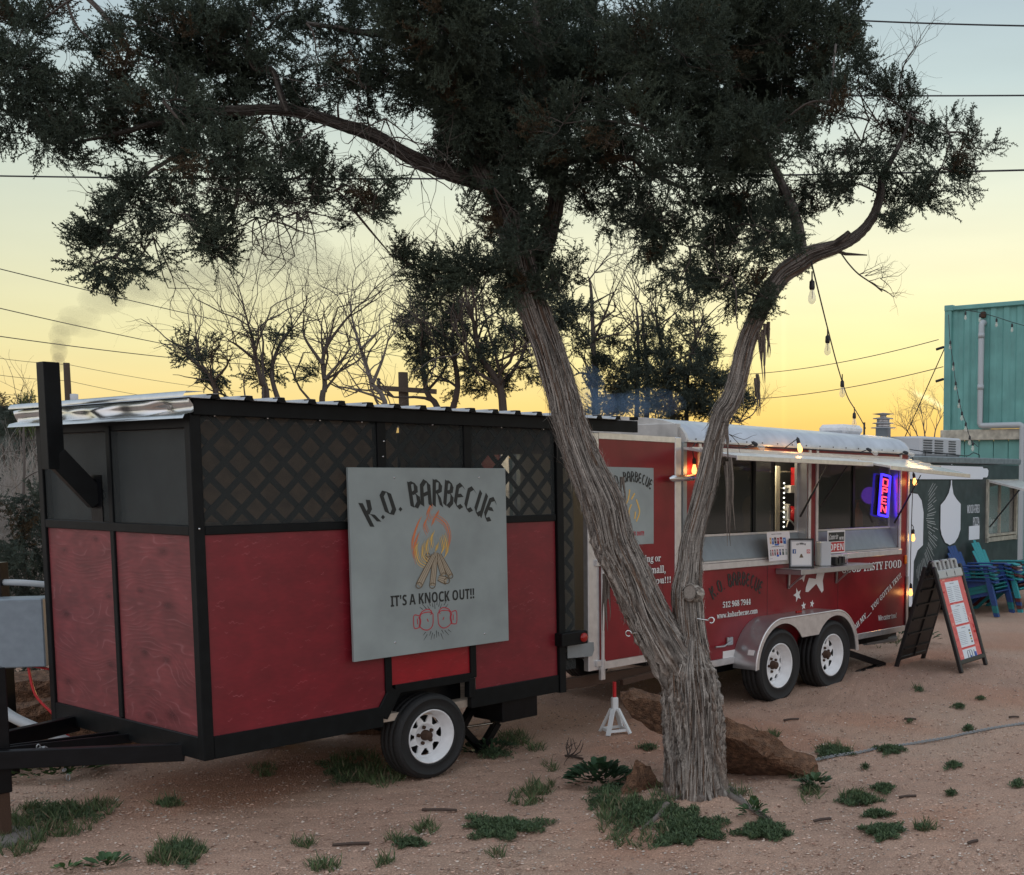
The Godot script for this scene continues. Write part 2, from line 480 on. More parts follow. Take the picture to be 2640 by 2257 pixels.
func ground() -> void:
	var st := SurfaceTool.new()
	st.begin(Mesh.PRIMITIVE_TRIANGLES)
	st.set_smooth_group(0)
	var xs := lines(-14.0, 9.0, -0.8, 3.0, 0.019, 0.14)
	var zs := lines(-26.0, -4.6, -8.9, -5.6, 0.019, 0.14)
	var nx := xs.size()
	var red := noise(0.35, 41, 3)
	var grit := noise(9.0, 42, 2)
	var base := Color(0.68, 0.445, 0.325)
	# two tyre tracks cross the lower right; lugs stand 6 cm apart
	var tracks := [[Vector2(1.15, -7.6), Vector2(2.6, -5.7), 0.20], [Vector2(0.0, -6.1), Vector2(3.1, -7.5), 0.17], [Vector2(1.5, -6.0), Vector2(3.0, -8.8), 0.19]]
	for z in zs:
		for x in xs:
			var y := ground_y(x, z)
			y += gn2.get_noise_2d(x, z) * 0.014 + grit.get_noise_2d(x, z) * 0.006
			if x > -0.8 and z > -9.2:
				for t in tracks:
					var ax: Vector2 = (t[1] - t[0]).normalized()
					var q: Vector2 = Vector2(x, z) - t[0]
					var l: float = q.dot(ax)
					var s: float = q.dot(ax.orthogonal())
					if absf(s) < t[2] and l > -0.4 and l < t[0].distance_to(t[1]) + 0.6:
						var fade: float = smoothstep(t[2], t[2] - 0.05, absf(s)) * clampf(0.5 + gn1.get_noise_2d(x * 3.0, z * 3.0) * 1.6, 0.0, 1.0)
						var ph: float = fposmod((l + absf(s) * 0.25 + (0.03 if s > 0 else 0.0)) / 0.066, 1.0)
						y += fade * (-0.010 + 0.020 * smoothstep(0.3, 0.5, ph) * smoothstep(1.0, 0.85, ph))
			var c := base * (0.93 + 0.16 * red.get_noise_2d(x * 2.0, z * 2.0))
			c = c.lerp(Color(0.62, 0.32, 0.20), smoothstep(0.05, 0.5, red.get_noise_2d(x + 40.0, z)) * 0.6)
			c = c.lerp(Color(0.66, 0.48, 0.36), smoothstep(0.1, 0.5, red.get_noise_2d(x, z + 40.0)) * 0.6)
			st.set_color(c)
			st.set_uv(Vector2(x, z))
			st.add_vertex(Vector3(x, y, z))
	for j in zs.size() - 1:
		for i in nx - 1:
			var a := j * nx + i
			for k in [a, a + 1, a + nx, a + 1, a + nx + 1, a + nx]: st.add_index(k)
	var m := mat("gravel", Color.WHITE, 0.95, 0.0, grain(0.09, 0.70, 1.0, 44, FastNoiseLite.TYPE_CELLULAR, 2), 1.7, grain(0.07, 0.0, 1.0, 45), 0.9, true)
	m.vertex_color_use_as_albedo = true
	struct(obj("ground", st, m))
	var far := S()
	for r in [[-400.0, -14.0, -26.0, 20.0], [9.0, 400.0, -26.0, 20.0], [-400.0, 400.0, -400.0, -26.0], [-400.0, 400.0, 20.0, 200.0], [-14.0, 9.0, -4.6, 20.0]]:
		quad(far, Vector3(r[0], -0.02, r[3]), Vector3(r[1], -0.02, r[3]), Vector3(r[1], -0.02, r[2]), Vector3(r[0], -0.02, r[2]))
	struct(obj("terrain", far, mat("far_soil", lin(0.45, 0.33, 0.26), 0.95, 0.0, grain(0.02, 0.7, 1.0, 46), 0.4, null, 0.0, true)))
	# loose stones
	var stone := S()
	lathe(stone, [Vector2(0, -0.6), Vector2(0.8, -0.3), Vector2(1.0, 0.1), Vector2(0.6, 0.5), Vector2(0, 0.6)], 6)
	stone.generate_normals()
	var mm := MultiMesh.new()
	mm.transform_format = MultiMesh.TRANSFORM_3D
	mm.use_colors = true
	mm.mesh = stone.commit()
	var n := 90000
	mm.instance_count = n
	rng.seed = 7
	for i in n:
		var z := -5.4 - 9.0 * pow(rng.randf(), 1.8)
		var x := lerpf(-0.80 * -z * 0.9, 0.27 * -z, rng.randf())
		var k := 0.0028 + 0.0085 * pow(rng.randf(), 3.0)
		if gn1.get_noise_2d(x * 2.5, z * 2.5) < -0.1 and rng.randf() < 0.6: k *= 0.7
		var bs := Basis.from_euler(Vector3(rng.randf() * 0.5, rng.randf() * TAU, rng.randf() * 0.5)).scaled(Vector3(k, k * 0.6, k * (0.7 + rng.randf() * 0.5)))
		mm.set_instance_transform(i, Transform3D(bs, Vector3(x, ground_y(x, z) + 0.003, z)))
		var tone := 0.45 + rng.randf() * 0.85
		var c := Color(0.50, 0.345, 0.265) if rng.randf() < 0.7 else Color(0.56, 0.48, 0.41) if rng.randf() < 0.8 else Color(0.32, 0.18, 0.13)
		mm.set_instance_color(i, Color(c.r * tone, c.g * tone, c.b * tone))
	var g := MultiMeshInstance3D.new()
	g.name = "gravel"
	g.multimesh = mm
	var gm := mat("stone", Color.WHITE, 0.9)
	gm.vertex_color_use_as_albedo = true
	g.material_override = gm
	g.set_meta("label", "loose pinkish crushed stone strewn over the yard")
	struct(g, "stuff")
	add_child(g)

# ---------- lettering ----------
# blackletter capitals as strokes of a broad pen, in a cell one unit high
const GLYPHS := {
	"K": [[0.12, 1.0, 0.12, 0.0], [0.46, 0.95, 0.36, 0.62, 0.16, 0.5], [0.2, 0.5, 0.36, 0.38, 0.48, 0.02]],
	"O": [[0.1, 0.84, 0.1, 0.2], [0.1, 0.2, 0.27, 0.03], [0.27, 0.03, 0.44, 0.18], [0.44, 0.18, 0.44, 0.82], [0.1, 0.84, 0.27, 0.97], [0.27, 0.97, 0.44, 0.82]],
	".": [[0.1, 0.08, 0.1, 0.0]],
	"B": [[0.12, 1.0, 0.12, 0.06], [0.12, 0.95, 0.30, 0.98], [0.30, 0.98, 0.40, 0.82], [0.40, 0.84, 0.38, 0.62], [0.38, 0.62, 0.16, 0.54], [0.3, 0.56, 0.44, 0.42], [0.44, 0.44, 0.44, 0.18], [0.44, 0.18, 0.28, 0.0], [0.28, 0.0, 0.12, 0.1]],
	"A": [[0.1, 0.8, 0.08, 0.04], [0.1, 0.8, 0.28, 1.0], [0.28, 1.0, 0.42, 0.84], [0.43, 0.86, 0.45, 0.02], [0.1, 0.42, 0.42, 0.52]],
	"R": [[0.12, 1.0, 0.12, 0.0], [0.12, 0.95, 0.30, 0.98], [0.30, 0.98, 0.42, 0.82], [0.42, 0.84, 0.40, 0.60], [0.40, 0.60, 0.18, 0.5], [0.24, 0.5, 0.36, 0.36], [0.36, 0.36, 0.47, 0.0]],
	"E": [[0.1, 0.84, 0.1, 0.2], [0.1, 0.2, 0.27, 0.03], [0.27, 0.03, 0.44, 0.16], [0.1, 0.84, 0.26, 0.98], [0.26, 0.98, 0.42, 0.84], [0.12, 0.48, 0.38, 0.56]],
	"C": [[0.1, 0.84, 0.1, 0.2], [0.1, 0.2, 0.27, 0.03], [0.27, 0.03, 0.44, 0.16], [0.1, 0.84, 0.26, 0.98], [0.26, 0.98, 0.44, 0.84]],
	"U": [[0.1, 0.98, 0.1, 0.2], [0.1, 0.2, 0.26, 0.03], [0.26, 0.03, 0.43, 0.2], [0.43, 0.98, 0.43, 0.02]],
}

func glyph(st: SurfaceTool, ch: String, at: Vector2, h: float, turn: float, z: float, xf: Transform3D, stretch := 1.0) -> void:
	var nib := Vector2(0.082, -0.05)
	var k := 0
	for stroke in GLYPHS.get(ch, []):
		var q := []
		for i in range(0, stroke.size(), 2): q.append(Vector2(stroke[i] - 0.27, stroke[i + 1] - 0.5))
		for i in q.size() - 1:
			var poly := PackedVector2Array()
			for p in [q[i] - nib, q[i] + nib, q[i + 1] + nib, q[i + 1] - nib]:
				poly.append(at + (Vector2(p.x * stretch, p.y) * h).rotated(turn))
			var zz := z + k * 0.00012
			k += 1
			if absf((poly[1] - poly[0]).cross(poly[2] - poly[0])) > 1e-7: prism(st, poly, zz, zz, xf)

# letters along an arc whose middle is at c; the arc bends down at both ends
func arc_text(st: SurfaceTool, text: String, c: Vector2, radius: float, h: float, step: float, z: float, xf := Transform3D.IDENTITY, stretch := 1.0) -> void:
	var adv := []
	var total := 0.0
	for ch in text:
		var w := 0.46 if ch == "." else 0.42 if ch == " " else 0.72
		adv.append(total + w * 0.5)
		total += w
	for i in text.length():
		var s: float = (adv[i] - total * 0.5) * h * step
		var a := s / radius
		var p := c + Vector2(sin(a), cos(a) - 1.0) * radius
		if text[i] == ".": p -= Vector2(0, 0.44 * h).rotated(-a)
		if text[i] == ".":
			var r := h * 0.075
			var poly := PackedVector2Array()
			for v in [Vector2(0, -1.2), Vector2(1.2, 0), Vector2(0, 1.2), Vector2(-1.2, 0)]: poly.append(p + v * r + Vector2(0, h * 0.04))
			prism(st, poly, z, z, xf)
		else: glyph(st, text[i], p, h, -a, z, xf, stretch)

func words(called: String, text: String, font: String, size: float, m: Material, parent: Node, xf: Transform3D, bold := false, depth := 0.0015) -> MeshInstance3D:
	var t := TextMesh.new()
	var f := SystemFont.new()
	f.font_names = PackedStringArray([font])
	if bold: f.font_weight = 700
	t.font = f
	t.text = text
	t.font_size = 48
	t.pixel_size = size / 48.0
	t.depth = depth
	t.curve_step = 3.0
	return put(called, t, m, parent, xf)

func xf_at(x: float, y: float, z: float, turn := 0.0, sx := 1.0) -> Transform3D:
	return Transform3D(Basis(Vector3.BACK, turn) * Basis.from_scale(Vector3(sx, 1, 1)), Vector3(x, y, z))

func words_fit(called: String, text: String, font: String, w: float, h: float, m: Material, parent: Node, at: Transform3D, bold := false, slant := 0.0) -> MeshInstance3D:
	var o := words(called, text, font, 0.1, m, parent, Transform3D.IDENTITY, bold)
	var bb := o.mesh.get_aabb()
	var k := Basis(Vector3(w / bb.size.x, 0, 0), Vector3(slant, h / bb.size.y, 0), Vector3(0, 0, 1))
	var c := bb.get_center()
	o.transform = at * Transform3D(k, -(k * Vector3(c.x, c.y, 0)))
	return o

# ---------- wheels ----------
func wheel(parent: Node, at: Vector3, r: float, w: float, rr: float, spokes: int, round_holes := false, flip := 0.0) -> void:
	var xf := Transform3D(Basis(Vector3.RIGHT, PI / 2), Vector3.ZERO)
	var root := MeshInstance3D.new()
	var st := S()
	lathe(st, [Vector2(rr, -w * 0.42), Vector2(r * 0.86, -w * 0.5), Vector2(r * 0.95, -w * 0.48)], 96, xf)
	lathe(st, [Vector2(r * 0.95, -w * 0.48), Vector2(r * 0.985, -w * 0.40), Vector2(r * 0.99, -w * 0.40), Vector2(r * 0.995, -w * 0.27), Vector2(r * 0.965, -w * 0.26), Vector2(r * 0.965, -w * 0.22), Vector2(r, -w * 0.21), Vector2(r, -w * 0.03), Vector2(r * 0.97, -w * 0.02), Vector2(r * 0.97, w * 0.02), Vector2(r, w * 0.03), Vector2(r, w * 0.21), Vector2(r * 0.965, w * 0.22), Vector2(r * 0.965, w * 0.26), Vector2(r * 0.995, w * 0.27), Vector2(r * 0.985, w * 0.40), Vector2(r * 0.95, w * 0.48)], 156, xf, 0.008, 3)
	lathe(st, [Vector2(r * 0.95, w * 0.48), Vector2(r * 0.90, w * 0.505), Vector2(r * 0.895, w * 0.515), Vector2(r * 0.87, w * 0.515), Vector2(r * 0.865, w * 0.505), Vector2(r * 0.76, w * 0.50), Vector2(rr * 1.10, w * 0.475), Vector2(rr * 1.09, w * 0.485), Vector2(rr * 1.06, w * 0.48), Vector2(rr * 1.02, w * 0.43), Vector2(rr, w * 0.38)], 96, xf)
	st.generate_normals()
	root.mesh = st.commit()
	root.material_override = M.rubber
	root.name = "wheel"
	root.position = at
	parent.add_child(root, true)
	var rim := S()
	lathe(rim, [Vector2(rr * 1.015, w * 0.40), Vector2(rr * 1.02, w * 0.455), Vector2(rr * 0.985, w * 0.47), Vector2(rr * 0.955, w * 0.44), Vector2(rr * 0.94, w * 0.33), Vector2(rr * 0.87, w * 0.28), Vector2(rr * 0.83, w * 0.06), Vector2(rr * 0.80, w * 0.03)], 72, xf)
	var z0 := w * 0.03
	var disc := func(ra: float, rb: float, za: float, zb: float, a0: float, a1: float, n: int):
		rim.set_smooth_group(2)
		for k in n:
			var a := lerpf(a0, a1, float(k) / n)
			var b := lerpf(a0, a1, float(k + 1) / n)
			quad(rim, Vector3(cos(a) * ra, sin(a) * ra, za), Vector3(cos(a) * rb, sin(a) * rb, zb), Vector3(cos(b) * rb, sin(b) * rb, zb), Vector3(cos(b) * ra, sin(b) * ra, za))
	var r1 := rr * (0.55 if round_holes else 0.50)
	var r2 := rr * (0.75 if round_holes else 0.76)
	disc.call(r2, rr * 0.80, z0 + 0.004, z0, 0.0, TAU, 48)
	disc.call(rr * 0.44, r1, z0 + 0.016, z0 + 0.012, 0.0, TAU, 48)
	disc.call(rr * 0.40, rr * 0.44, z0 + 0.006, z0 + 0.016, 0.0, TAU, 48)
	disc.call(rr * 0.16, rr * 0.40, z0 + 0.006, z0 + 0.006, 0.0, TAU, 48)
	# the openings between the spokes, with turned-in edges
	var sector := TAU / spokes
	var rows := 5
	for k in spokes:
		var mid := k * sector + flip
		for q in rows:
			var fa := float(q) / rows
			var fb := float(q + 1) / rows
			var ra := lerpf(r1, r2, fa)
			var rb := lerpf(r1, r2, fb)
			var wa := (0.32 * sqrt(maxf(1.0 - pow(2.0 * fa - 1.0, 2.0), 0.0)) if round_holes else 0.14 + 0.20 * minf(fa * 1.3, 1.0) * (1.0 if fa < 0.95 else 0.8)) * sector
			var wb := (0.32 * sqrt(maxf(1.0 - pow(2.0 * fb - 1.0, 2.0), 0.0)) if round_holes else 0.14 + 0.20 * minf(fb * 1.3, 1.0) * (1.0 if fb < 0.95 else 0.8)) * sector
			var za := lerpf(z0 + 0.012, z0 + 0.004, fa)
			var zb := lerpf(z0 + 0.012, z0 + 0.004, fb)
			rim.set_smooth_group(3)
			var pol := func(rad: float, a: float, z: float): return Vector3(cos(a) * rad, sin(a) * rad, z)
			var half := sector * 0.5
			quad(rim, pol.call(ra, mid + wa, za), pol.call(rb, mid + wb, zb), pol.call(rb, mid + half, zb), pol.call(ra, mid + half, za))
			quad(rim, pol.call(ra, mid - half, za), pol.call(rb, mid - half, zb), pol.call(rb, mid - wb, zb), pol.call(ra, mid - wa, za))
			rim.set_smooth_group(-1)
			quad(rim, pol.call(ra, mid + wa, za - 0.012), pol.call(rb, mid + wb, zb - 0.012), pol.call(rb, mid + wb, zb), pol.call(ra, mid + wa, za))
			quad(rim, pol.call(rb, mid - wb, zb - 0.012), pol.call(ra, mid - wa, za - 0.012), pol.call(ra, mid - wa, za), pol.call(rb, mid - wb, zb))
	obj("rim", rim, M.rim_white, root)
	var drum := S()
	lathe(drum, [Vector2(rr * 0.78, -w * 0.3), Vector2(rr * 0.78, -w * 0.12), Vector2(0, -w * 0.1)], 32, xf)
	obj("brake_drum", drum, M.dark_hole, root)
	var hub := S()
	lathe(hub, [Vector2(rr * 0.20, z0), Vector2(rr * 0.20, z0 + 0.02), Vector2(rr * 0.17, z0 + 0.022), Vector2(rr * 0.165, z0 + 0.055), Vector2(rr * 0.12, z0 + 0.065), Vector2(0, z0 + 0.067)], 20, xf)
	obj("hub_cap", hub, M.rust, root)
	for k in 5:
		var a := TAU * k / 5 + 0.5 + flip
		var nut := S()
		lathe(nut, [Vector2(0.013, 0), Vector2(0.013, 0.016), Vector2(0.006, 0.022), Vector2(0, 0.022)], 6, Transform3D(Basis(Vector3.RIGHT, PI / 2), Vector3(cos(a), sin(a), 0) * rr * 0.31 + Vector3(0, 0, z0 + 0.006)))
		obj("lug_nut", nut, M.rust, root)

# ---------- smoker trailer ----------
# painted plywood: long wavy grain that bends round the knots, in a w by h picture
func plywood(seed_: int, knots: Array, stain: Color) -> StandardMaterial3D:
	var w := 256
	var h := 512
	var im := Image.create_empty(w, h, false, Image.FORMAT_RGB8)
	var bm := Image.create_empty(w, h, false, Image.FORMAT_RGB8)
	var a := noise(0.006, seed_, 3)
	var b := noise(0.09, seed_ + 1, 2)
	for y in h:
		for x in w:
			var f := y * 0.11 + a.get_noise_2d(x * 0.45, y) * 9.0 + sin(x * 0.02 + seed_) * 2.0
			var knot := 0.0
			for k in knots:
				var d: float = Vector2((x - k.x * w) * 0.8, (y - k.y * h) * 1.25).length() / k.z
				f += 6.0 * exp(-d * 0.16)
				knot = maxf(knot, exp(-pow(d / 2.0, 2.0)) * (0.7 + 0.6 * b.get_noise_2d(x * 3.0, y * 3.0)))
			var g := 0.5 + 0.5 * sin(f * 2.6)
			var t := 0.92 + 0.03 * pow(g, 6.0) + 0.07 * b.get_noise_2d(x * 0.2, y) + 0.16 * a.get_noise_2d(x * 1.5 + 300.0, y * 1.5)
			var c := stain * t
			c = c.lerp(Color(0.62, 0.45, 0.46), pow(g, 24.0) * 0.45 * smoothstep(-0.1, 0.3, a.get_noise_2d(x * 2.0, y * 2.0 + 700.0)))
			c = c.lerp(Color(0.20, 0.04, 0.06), clampf(knot, 0.0, 1.0) * 0.75)
			im.set_pixel(x, y, c)
			bm.set_pixel(x, y, Color.WHITE * clampf(0.5 + 0.12 * g + knot * 0.3, 0.0, 1.0))
	var m := StandardMaterial3D.new()
	m.albedo_texture = ImageTexture.create_from_image(im)
	m.heightmap_enabled = true
	m.heightmap_texture = ImageTexture.create_from_image(bm)
	m.heightmap_scale = 0.25
	m.roughness = 0.5
	return m

# red paint with scuffs, pale scratches and a dusty film near the edges
func scuffed(seed_: int, c: Color, size: Vector2) -> StandardMaterial3D:
	var w := int(size.x * 300.0)
	var h := int(size.y * 300.0)
	var im := Image.create_empty(w, h, false, Image.FORMAT_RGB8)
	var a := noise(0.012, seed_, 3)
	var b := noise(0.15, seed_ + 1, 2)
	for y in h:
		for x in w:
			var t := 1.0 + 0.10 * a.get_noise_2d(x, y * 1.4) + 0.05 * b.get_noise_2d(x * 0.3, y)
			var e := minf(minf(x, w - x), minf(y, h - y))
			var dust := 0.10 * exp(-e / 40.0) + 0.07 * maxf(a.get_noise_2d(x * 0.6 + 90.0, y * 0.6), 0.0)
			im.set_pixel(x, y, (c * t).lerp(Color(0.52, 0.33, 0.33), dust))
	rng.seed = seed_
	for k in int(120.0 * size.x * size.y):
		var p := Vector2(rng.randf() * w, rng.randf() * h)
		if rng.randf() < 0.5: p.y = (pow(rng.randf(), 3.0) if rng.randf() < 0.6 else 1.0 - pow(rng.randf(), 3.0)) * h
		var d := Vector2(1, rng.randf() - 0.5).normalized()
		var l := 3 + rng.randi() % 18
		var s := 0.15 + 0.45 * rng.randf() * rng.randf()
		for i in l:
			var q := Vector2i(p + d * i + Vector2(0, sin(i * 0.7) * 1.2))
			if q.x >= 0 and q.y >= 0 and q.x < w and q.y < h: im.set_pixel(q.x, q.y, im.get_pixel(q.x, q.y).lerp(Color(0.78, 0.6, 0.6), s))
	var m := StandardMaterial3D.new()
	m.albedo_texture = ImageTexture.create_from_image(im)
	m.roughness = 0.36
	return m

func lattice(parent: Node, called: String, x0: float, x1: float, y0: float, y1: float, z: float, pitch: float) -> void:
	var p := MeshInstance3D.new()
	p.name = called
	var edge := S()
	for e in [[Vector3(x0, y1, z), Vector3(x1, y1, z)]]: bar(edge, e[0], e[1], 0.012, 0.014)
	edge.generate_normals()
	p.mesh = edge.commit()
	p.material_override = M.black
	parent.add_child(p, true)
	var rect := PackedVector2Array([Vector2(x0, y0), Vector2(x1, y0), Vector2(x1, y1), Vector2(x0, y1)])
	var h := y1 - y0
	for way in 2:
		var k := floorf((x0 - h) / pitch)
		while k * pitch < x1 + h:
			var a := Vector2(k * pitch, y0)
			var d := Vector2(1, 1) if way == 0 else Vector2(-1, 1)
			var w := Vector2(0.0255, 0) * 1.0
			var strip := PackedVector2Array([a - w - d * 0.05, a + w - d * 0.05, a + w + d * (h + 0.05), a - w + d * (h + 0.05)])
			for piece in Geometry2D.intersect_polygons(strip, rect):
				var st := S()
				prism(st, piece, z - 0.006 - way * 0.0075, z - way * 0.0075)
				obj("slat", st, M.black, p)
			k += 1

func screws(parent: Node, spots: Array, m: Material) -> void:
	for q in spots:
		var st := S()
		lathe(st, [Vector2(0.007, 0), Vector2(0.006, 0.004), Vector2(0, 0.005)], 8, Transform3D(Basis(Vector3.RIGHT, PI / 2), q))
		obj("screw", st, m, parent)

func smoker_trailer() -> void:
	var t := thing("smoker_trailer", "black framed red smoker trailer with lattice windows and barbecue sign board", "trailer", Vector3(-2.4647, 0, -8.2478), deg_to_rad(53.34))
	var W := 2.0
	var post := func(a: Vector3, b: Vector3, w := 0.065, h := 0.065): 
		var st := S()
		bar(st, a, b, w, h, Vector3.UP, 0.004)
		obj("frame_post", st, M.black, t)
	# uprights and rails of the long side (z = 0) and the front (x = -1.53)
	post.call(Vector3(-1.4975, 0.43, -0.0325), Vector3(-1.4975, 2.455, -0.0325))
	post.call(Vector3(1.3075, 0.43, -0.0325), Vector3(1.3075, 2.455, -0.0325), 0.065, 0.075)
	post.call(Vector3(-1.4975, 0.43, -W + 0.0325), Vector3(-1.4975, 2.44, -W + 0.0325))
	post.call(Vector3(1.3075, 0.43, -W + 0.0325), Vector3(1.3075, 2.455, -W + 0.0325))
	post.call(Vector3(-0.2535, 1.803, -0.034), Vector3(-0.2535, 2.455, -0.034))
	post.call(Vector3(0.4505, 1.803, -0.034), Vector3(0.4505, 2.455, -0.034), 0.065, 0.057)
	post.call(Vector3(-0.248, 0.66, -0.032), Vector3(-0.248, 1.752, -0.032), 0.05, 0.055)
	post.call(Vector3(0.459, 0.66, -0.032), Vector3(0.459, 1.752, -0.032), 0.05, 0.055)
	post.call(Vector3(-1.499, 0.57, -1.01), Vector3(-1.499, 2.40, -1.01), 0.055, 0.05)
	var rail := func(a: Vector3, b: Vector3, h: float, w := 0.05):
		var st := S()
		bar(st, a, b, w, h, Vector3.UP, 0.004)
		obj("frame_rail", st, M.black, t)
	rail.call(Vector3(-1.464, 1.7775, -0.031), Vector3(1.27, 1.7775, -0.031), 0.052)
	rail.call(Vector3(-1.504, 1.7775, -0.066), Vector3(-1.504, 1.7775, -W + 0.066), 0.056)
	rail.call(Vector3(-1.464, 0.4975, -0.029), Vector3(-0.30, 0.4975, -0.029), 0.135)
	rail.call(Vector3(0.43, 0.505, -0.029), Vector3(1.27, 0.505, -0.029), 0.13)
	rail.call(Vector3(-0.20, 0.667, -0.029), Vector3(0.44, 0.667, -0.029), 0.06)
	rail.call(Vector3(-0.31, 0.50, -0.03), Vector3(-0.20, 0.667, -0.03), 0.10)
	rail.call(Vector3(0.435, 0.52, -0.03), Vector3(0.44, 0.66, -0.03), 0.06)
	rail.call(Vector3(-1.502, 0.4975, -0.066), Vector3(-1.502, 0.4975, -W + 0.066), 0.135)
	rail.call(Vector3(-1.49, 2.405, -0.066), Vector3(-1.49, 2.405, -W + 0.066), 0.07)
	# red boards
	for q in [[-1.465, -0.2735, 0.565, 1.752, "red_panel"], [-0.2225, 0.4335, 0.697, 1.752, "red_bright"], [0.4845, 1.27, 0.57, 1.752, "red_panel"]]:
		var qm := QuadMesh.new()
		qm.size = Vector2(q[1] - q[0], q[3] - q[2])
		put("side_panel", qm, scuffed(int(q[0] * 100.0) + 300, Color(0.47, 0.115, 0.155) if q[4] == "red_panel" else Color(0.60, 0.085, 0.13), qm.size), t, Transform3D(Basis.IDENTITY, Vector3((q[0] + q[1]) / 2, (q[2] + q[3]) / 2, -0.022)))
	var n := 0
	for q in [[-0.984, -0.066, [Vector3(0.62, 0.09, 7), Vector3(0.3, 0.30, 5), Vector3(0.66, 0.36, 7), Vector3(0.32, 0.62, 5), Vector3(0.6, 0.64, 6), Vector3(0.64, 0.92, 8), Vector3(0.33, 0.95, 5)]], [-1.934, -1.036, [Vector3(0.25, 0.12, 6), Vector3(0.9, 0.35, 5), Vector3(0.22, 0.48, 7), Vector3(0.88, 0.72, 6), Vector3(0.2, 0.86, 7), Vector3(0.75, 0.05, 5)]]]:
		var qm := QuadMesh.new()
		qm.size = Vector2(q[1] - q[0], 1.19)
		put("plywood_panel", qm, plywood(50 + n * 9, q[2], Color(0.50, 0.23, 0.245)), t, Transform3D(Basis(Vector3.UP, -PI / 2), Vector3(-1.512, 1.157, (q[0] + q[1]) / 2)))
		n += 1
	# floor, far walls, roof
	var fl := S()
	box(fl, Vector3(-0.09, 0.47, -W / 2), Vector3(2.74, 0.05, W - 0.13))
	obj("floor", fl, M.plywood_tan, t)
	var bk := S()
	box(bk, Vector3(-0.09, 1.12, -W + 0.04), Vector3(2.72, 1.26, 0.02))
	obj("back_wall", bk, M.plywood_tan, t)
	var tp := S()
	for i in 24: quad(tp, Vector3(-1.45 + i * 0.1134, 1.75, -W + 0.05 + 0.012 * sin(i * 1.9)), Vector3(-1.45 + (i + 1) * 0.1134, 1.75, -W + 0.05 + 0.012 * sin((i + 1) * 1.9)), Vector3(-1.45 + (i + 1) * 0.1134, 2.50, -W + 0.05 + 0.008 * sin((i + 1) * 1.3)), Vector3(-1.45 + i * 0.1134, 2.50, -W + 0.05 + 0.008 * sin(i * 1.3)))
	obj("tarp", tp, M.tarp, t)
	var rw := S()
	box(rw, Vector3(1.30, 1.495, -1.42), Vector3(0.02, 2.01, 1.04))
	box(rw, Vector3(1.30, 2.38, -0.5), Vector3(0.02, 0.24, 0.84))
	obj("rear_wall", rw, M.plywood_tan, t)
	# screens with the lattice close behind them
	for q in [[-1.464, -0.287], [-0.22, 0.421], [0.48, 1.268]]:
		var st := S()
		box(st, Vector3((q[0] + q[1]) / 2, 2.129, -0.018), Vector3(q[1] - q[0], 0.651, 0.002))
		obj("insect_screen", st, M.screen, t)
		lattice(t, "lattice", q[0], q[1], 1.805, 2.452, -0.032, 0.187)
	lattice(t, "lattice", 1.345, 1.48, 0.60, 2.45, -0.05, 0.187)
	var sg := S()
	box(sg, Vector3(1.412, 1.52, -0.035), Vector3(0.13, 1.85, 0.002))
	obj("insect_screen", sg, M.screen, t)
	for q in [[-0.983, -0.068], [-1.932, -1.038]]:
		var st := S()
		box(st, Vector3(-1.513, 2.087, (q[0] + q[1]) / 2), Vector3(0.002, 0.56, q[1] - q[0]))
		obj("insect_screen", st, M.screen, t)
		var bd := S()
		box(bd, Vector3(-1.47, 2.087, (q[0] + q[1]) / 2), Vector3(0.01, 0.56, q[1] - q[0]))
		obj("inner_board", bd, M.charcoal, t)
	# corrugated roof sheet: ribs run across the trailer
	var prof := []
	var x := -1.56
	while x < 2.0:
		for k in [[0.0, 0.0], [0.115, 0.0], [0.13, 0.026], [0.165, 0.026], [0.18, 0.0]]:
			if x + k[0] < 2.02: prof.append(Vector2(x + k[0], 2.538 + k[1]))
		x += 0.205
	var rf := S()
	rf.set_smooth_group(-1)
	for i in prof.size() - 1:
		var a: Vector2 = prof[i]
		var b: Vector2 = prof[i + 1]
		quad(rf, Vector3(a.x, a.y, 0.075), Vector3(b.x, b.y, 0.075), Vector3(b.x, b.y, -2.12), Vector3(a.x, a.y, -2.12))
		quad(rf, Vector3(a.x, a.y - 0.003, -2.12), Vector3(b.x, b.y - 0.003, -2.12), Vector3(b.x, b.y - 0.003, 0.075), Vector3(a.x, a.y - 0.003, 0.075))
		quad(rf, Vector3(a.x, a.y - 0.003, 0.075), Vector3(b.x, b.y - 0.003, 0.075), Vector3(b.x, b.y, 0.075), Vector3(a.x, a.y, 0.075))
	obj("roof", rf, M.roof_sheet, t)
	var fa := S()
	box(fa, Vector3(0.32, 2.488, -0.005), Vector3(3.67, 0.092, 0.045), Basis.IDENTITY, 0.004)
	obj("fascia", fa, M.black, t)
	var cl := S()
	for i in 18:
		box(cl, Vector3(-1.413 + i * 0.205, 2.549, 0.05), Vector3(0.045, 0.026, 0.055))
	struct(obj("rib_closure", cl, M.black, t), "stuff")
	var cap := S()
	box(cap, Vector3(0.24, 2.51, -1.03), Vector3(3.45, 0.018, 1.98))
	obj("ceiling", cap, M.galvanised, t)
	# dented flashing along the front edge of the roof, in two lips
	var dn := noise(0.8, 61, 2)
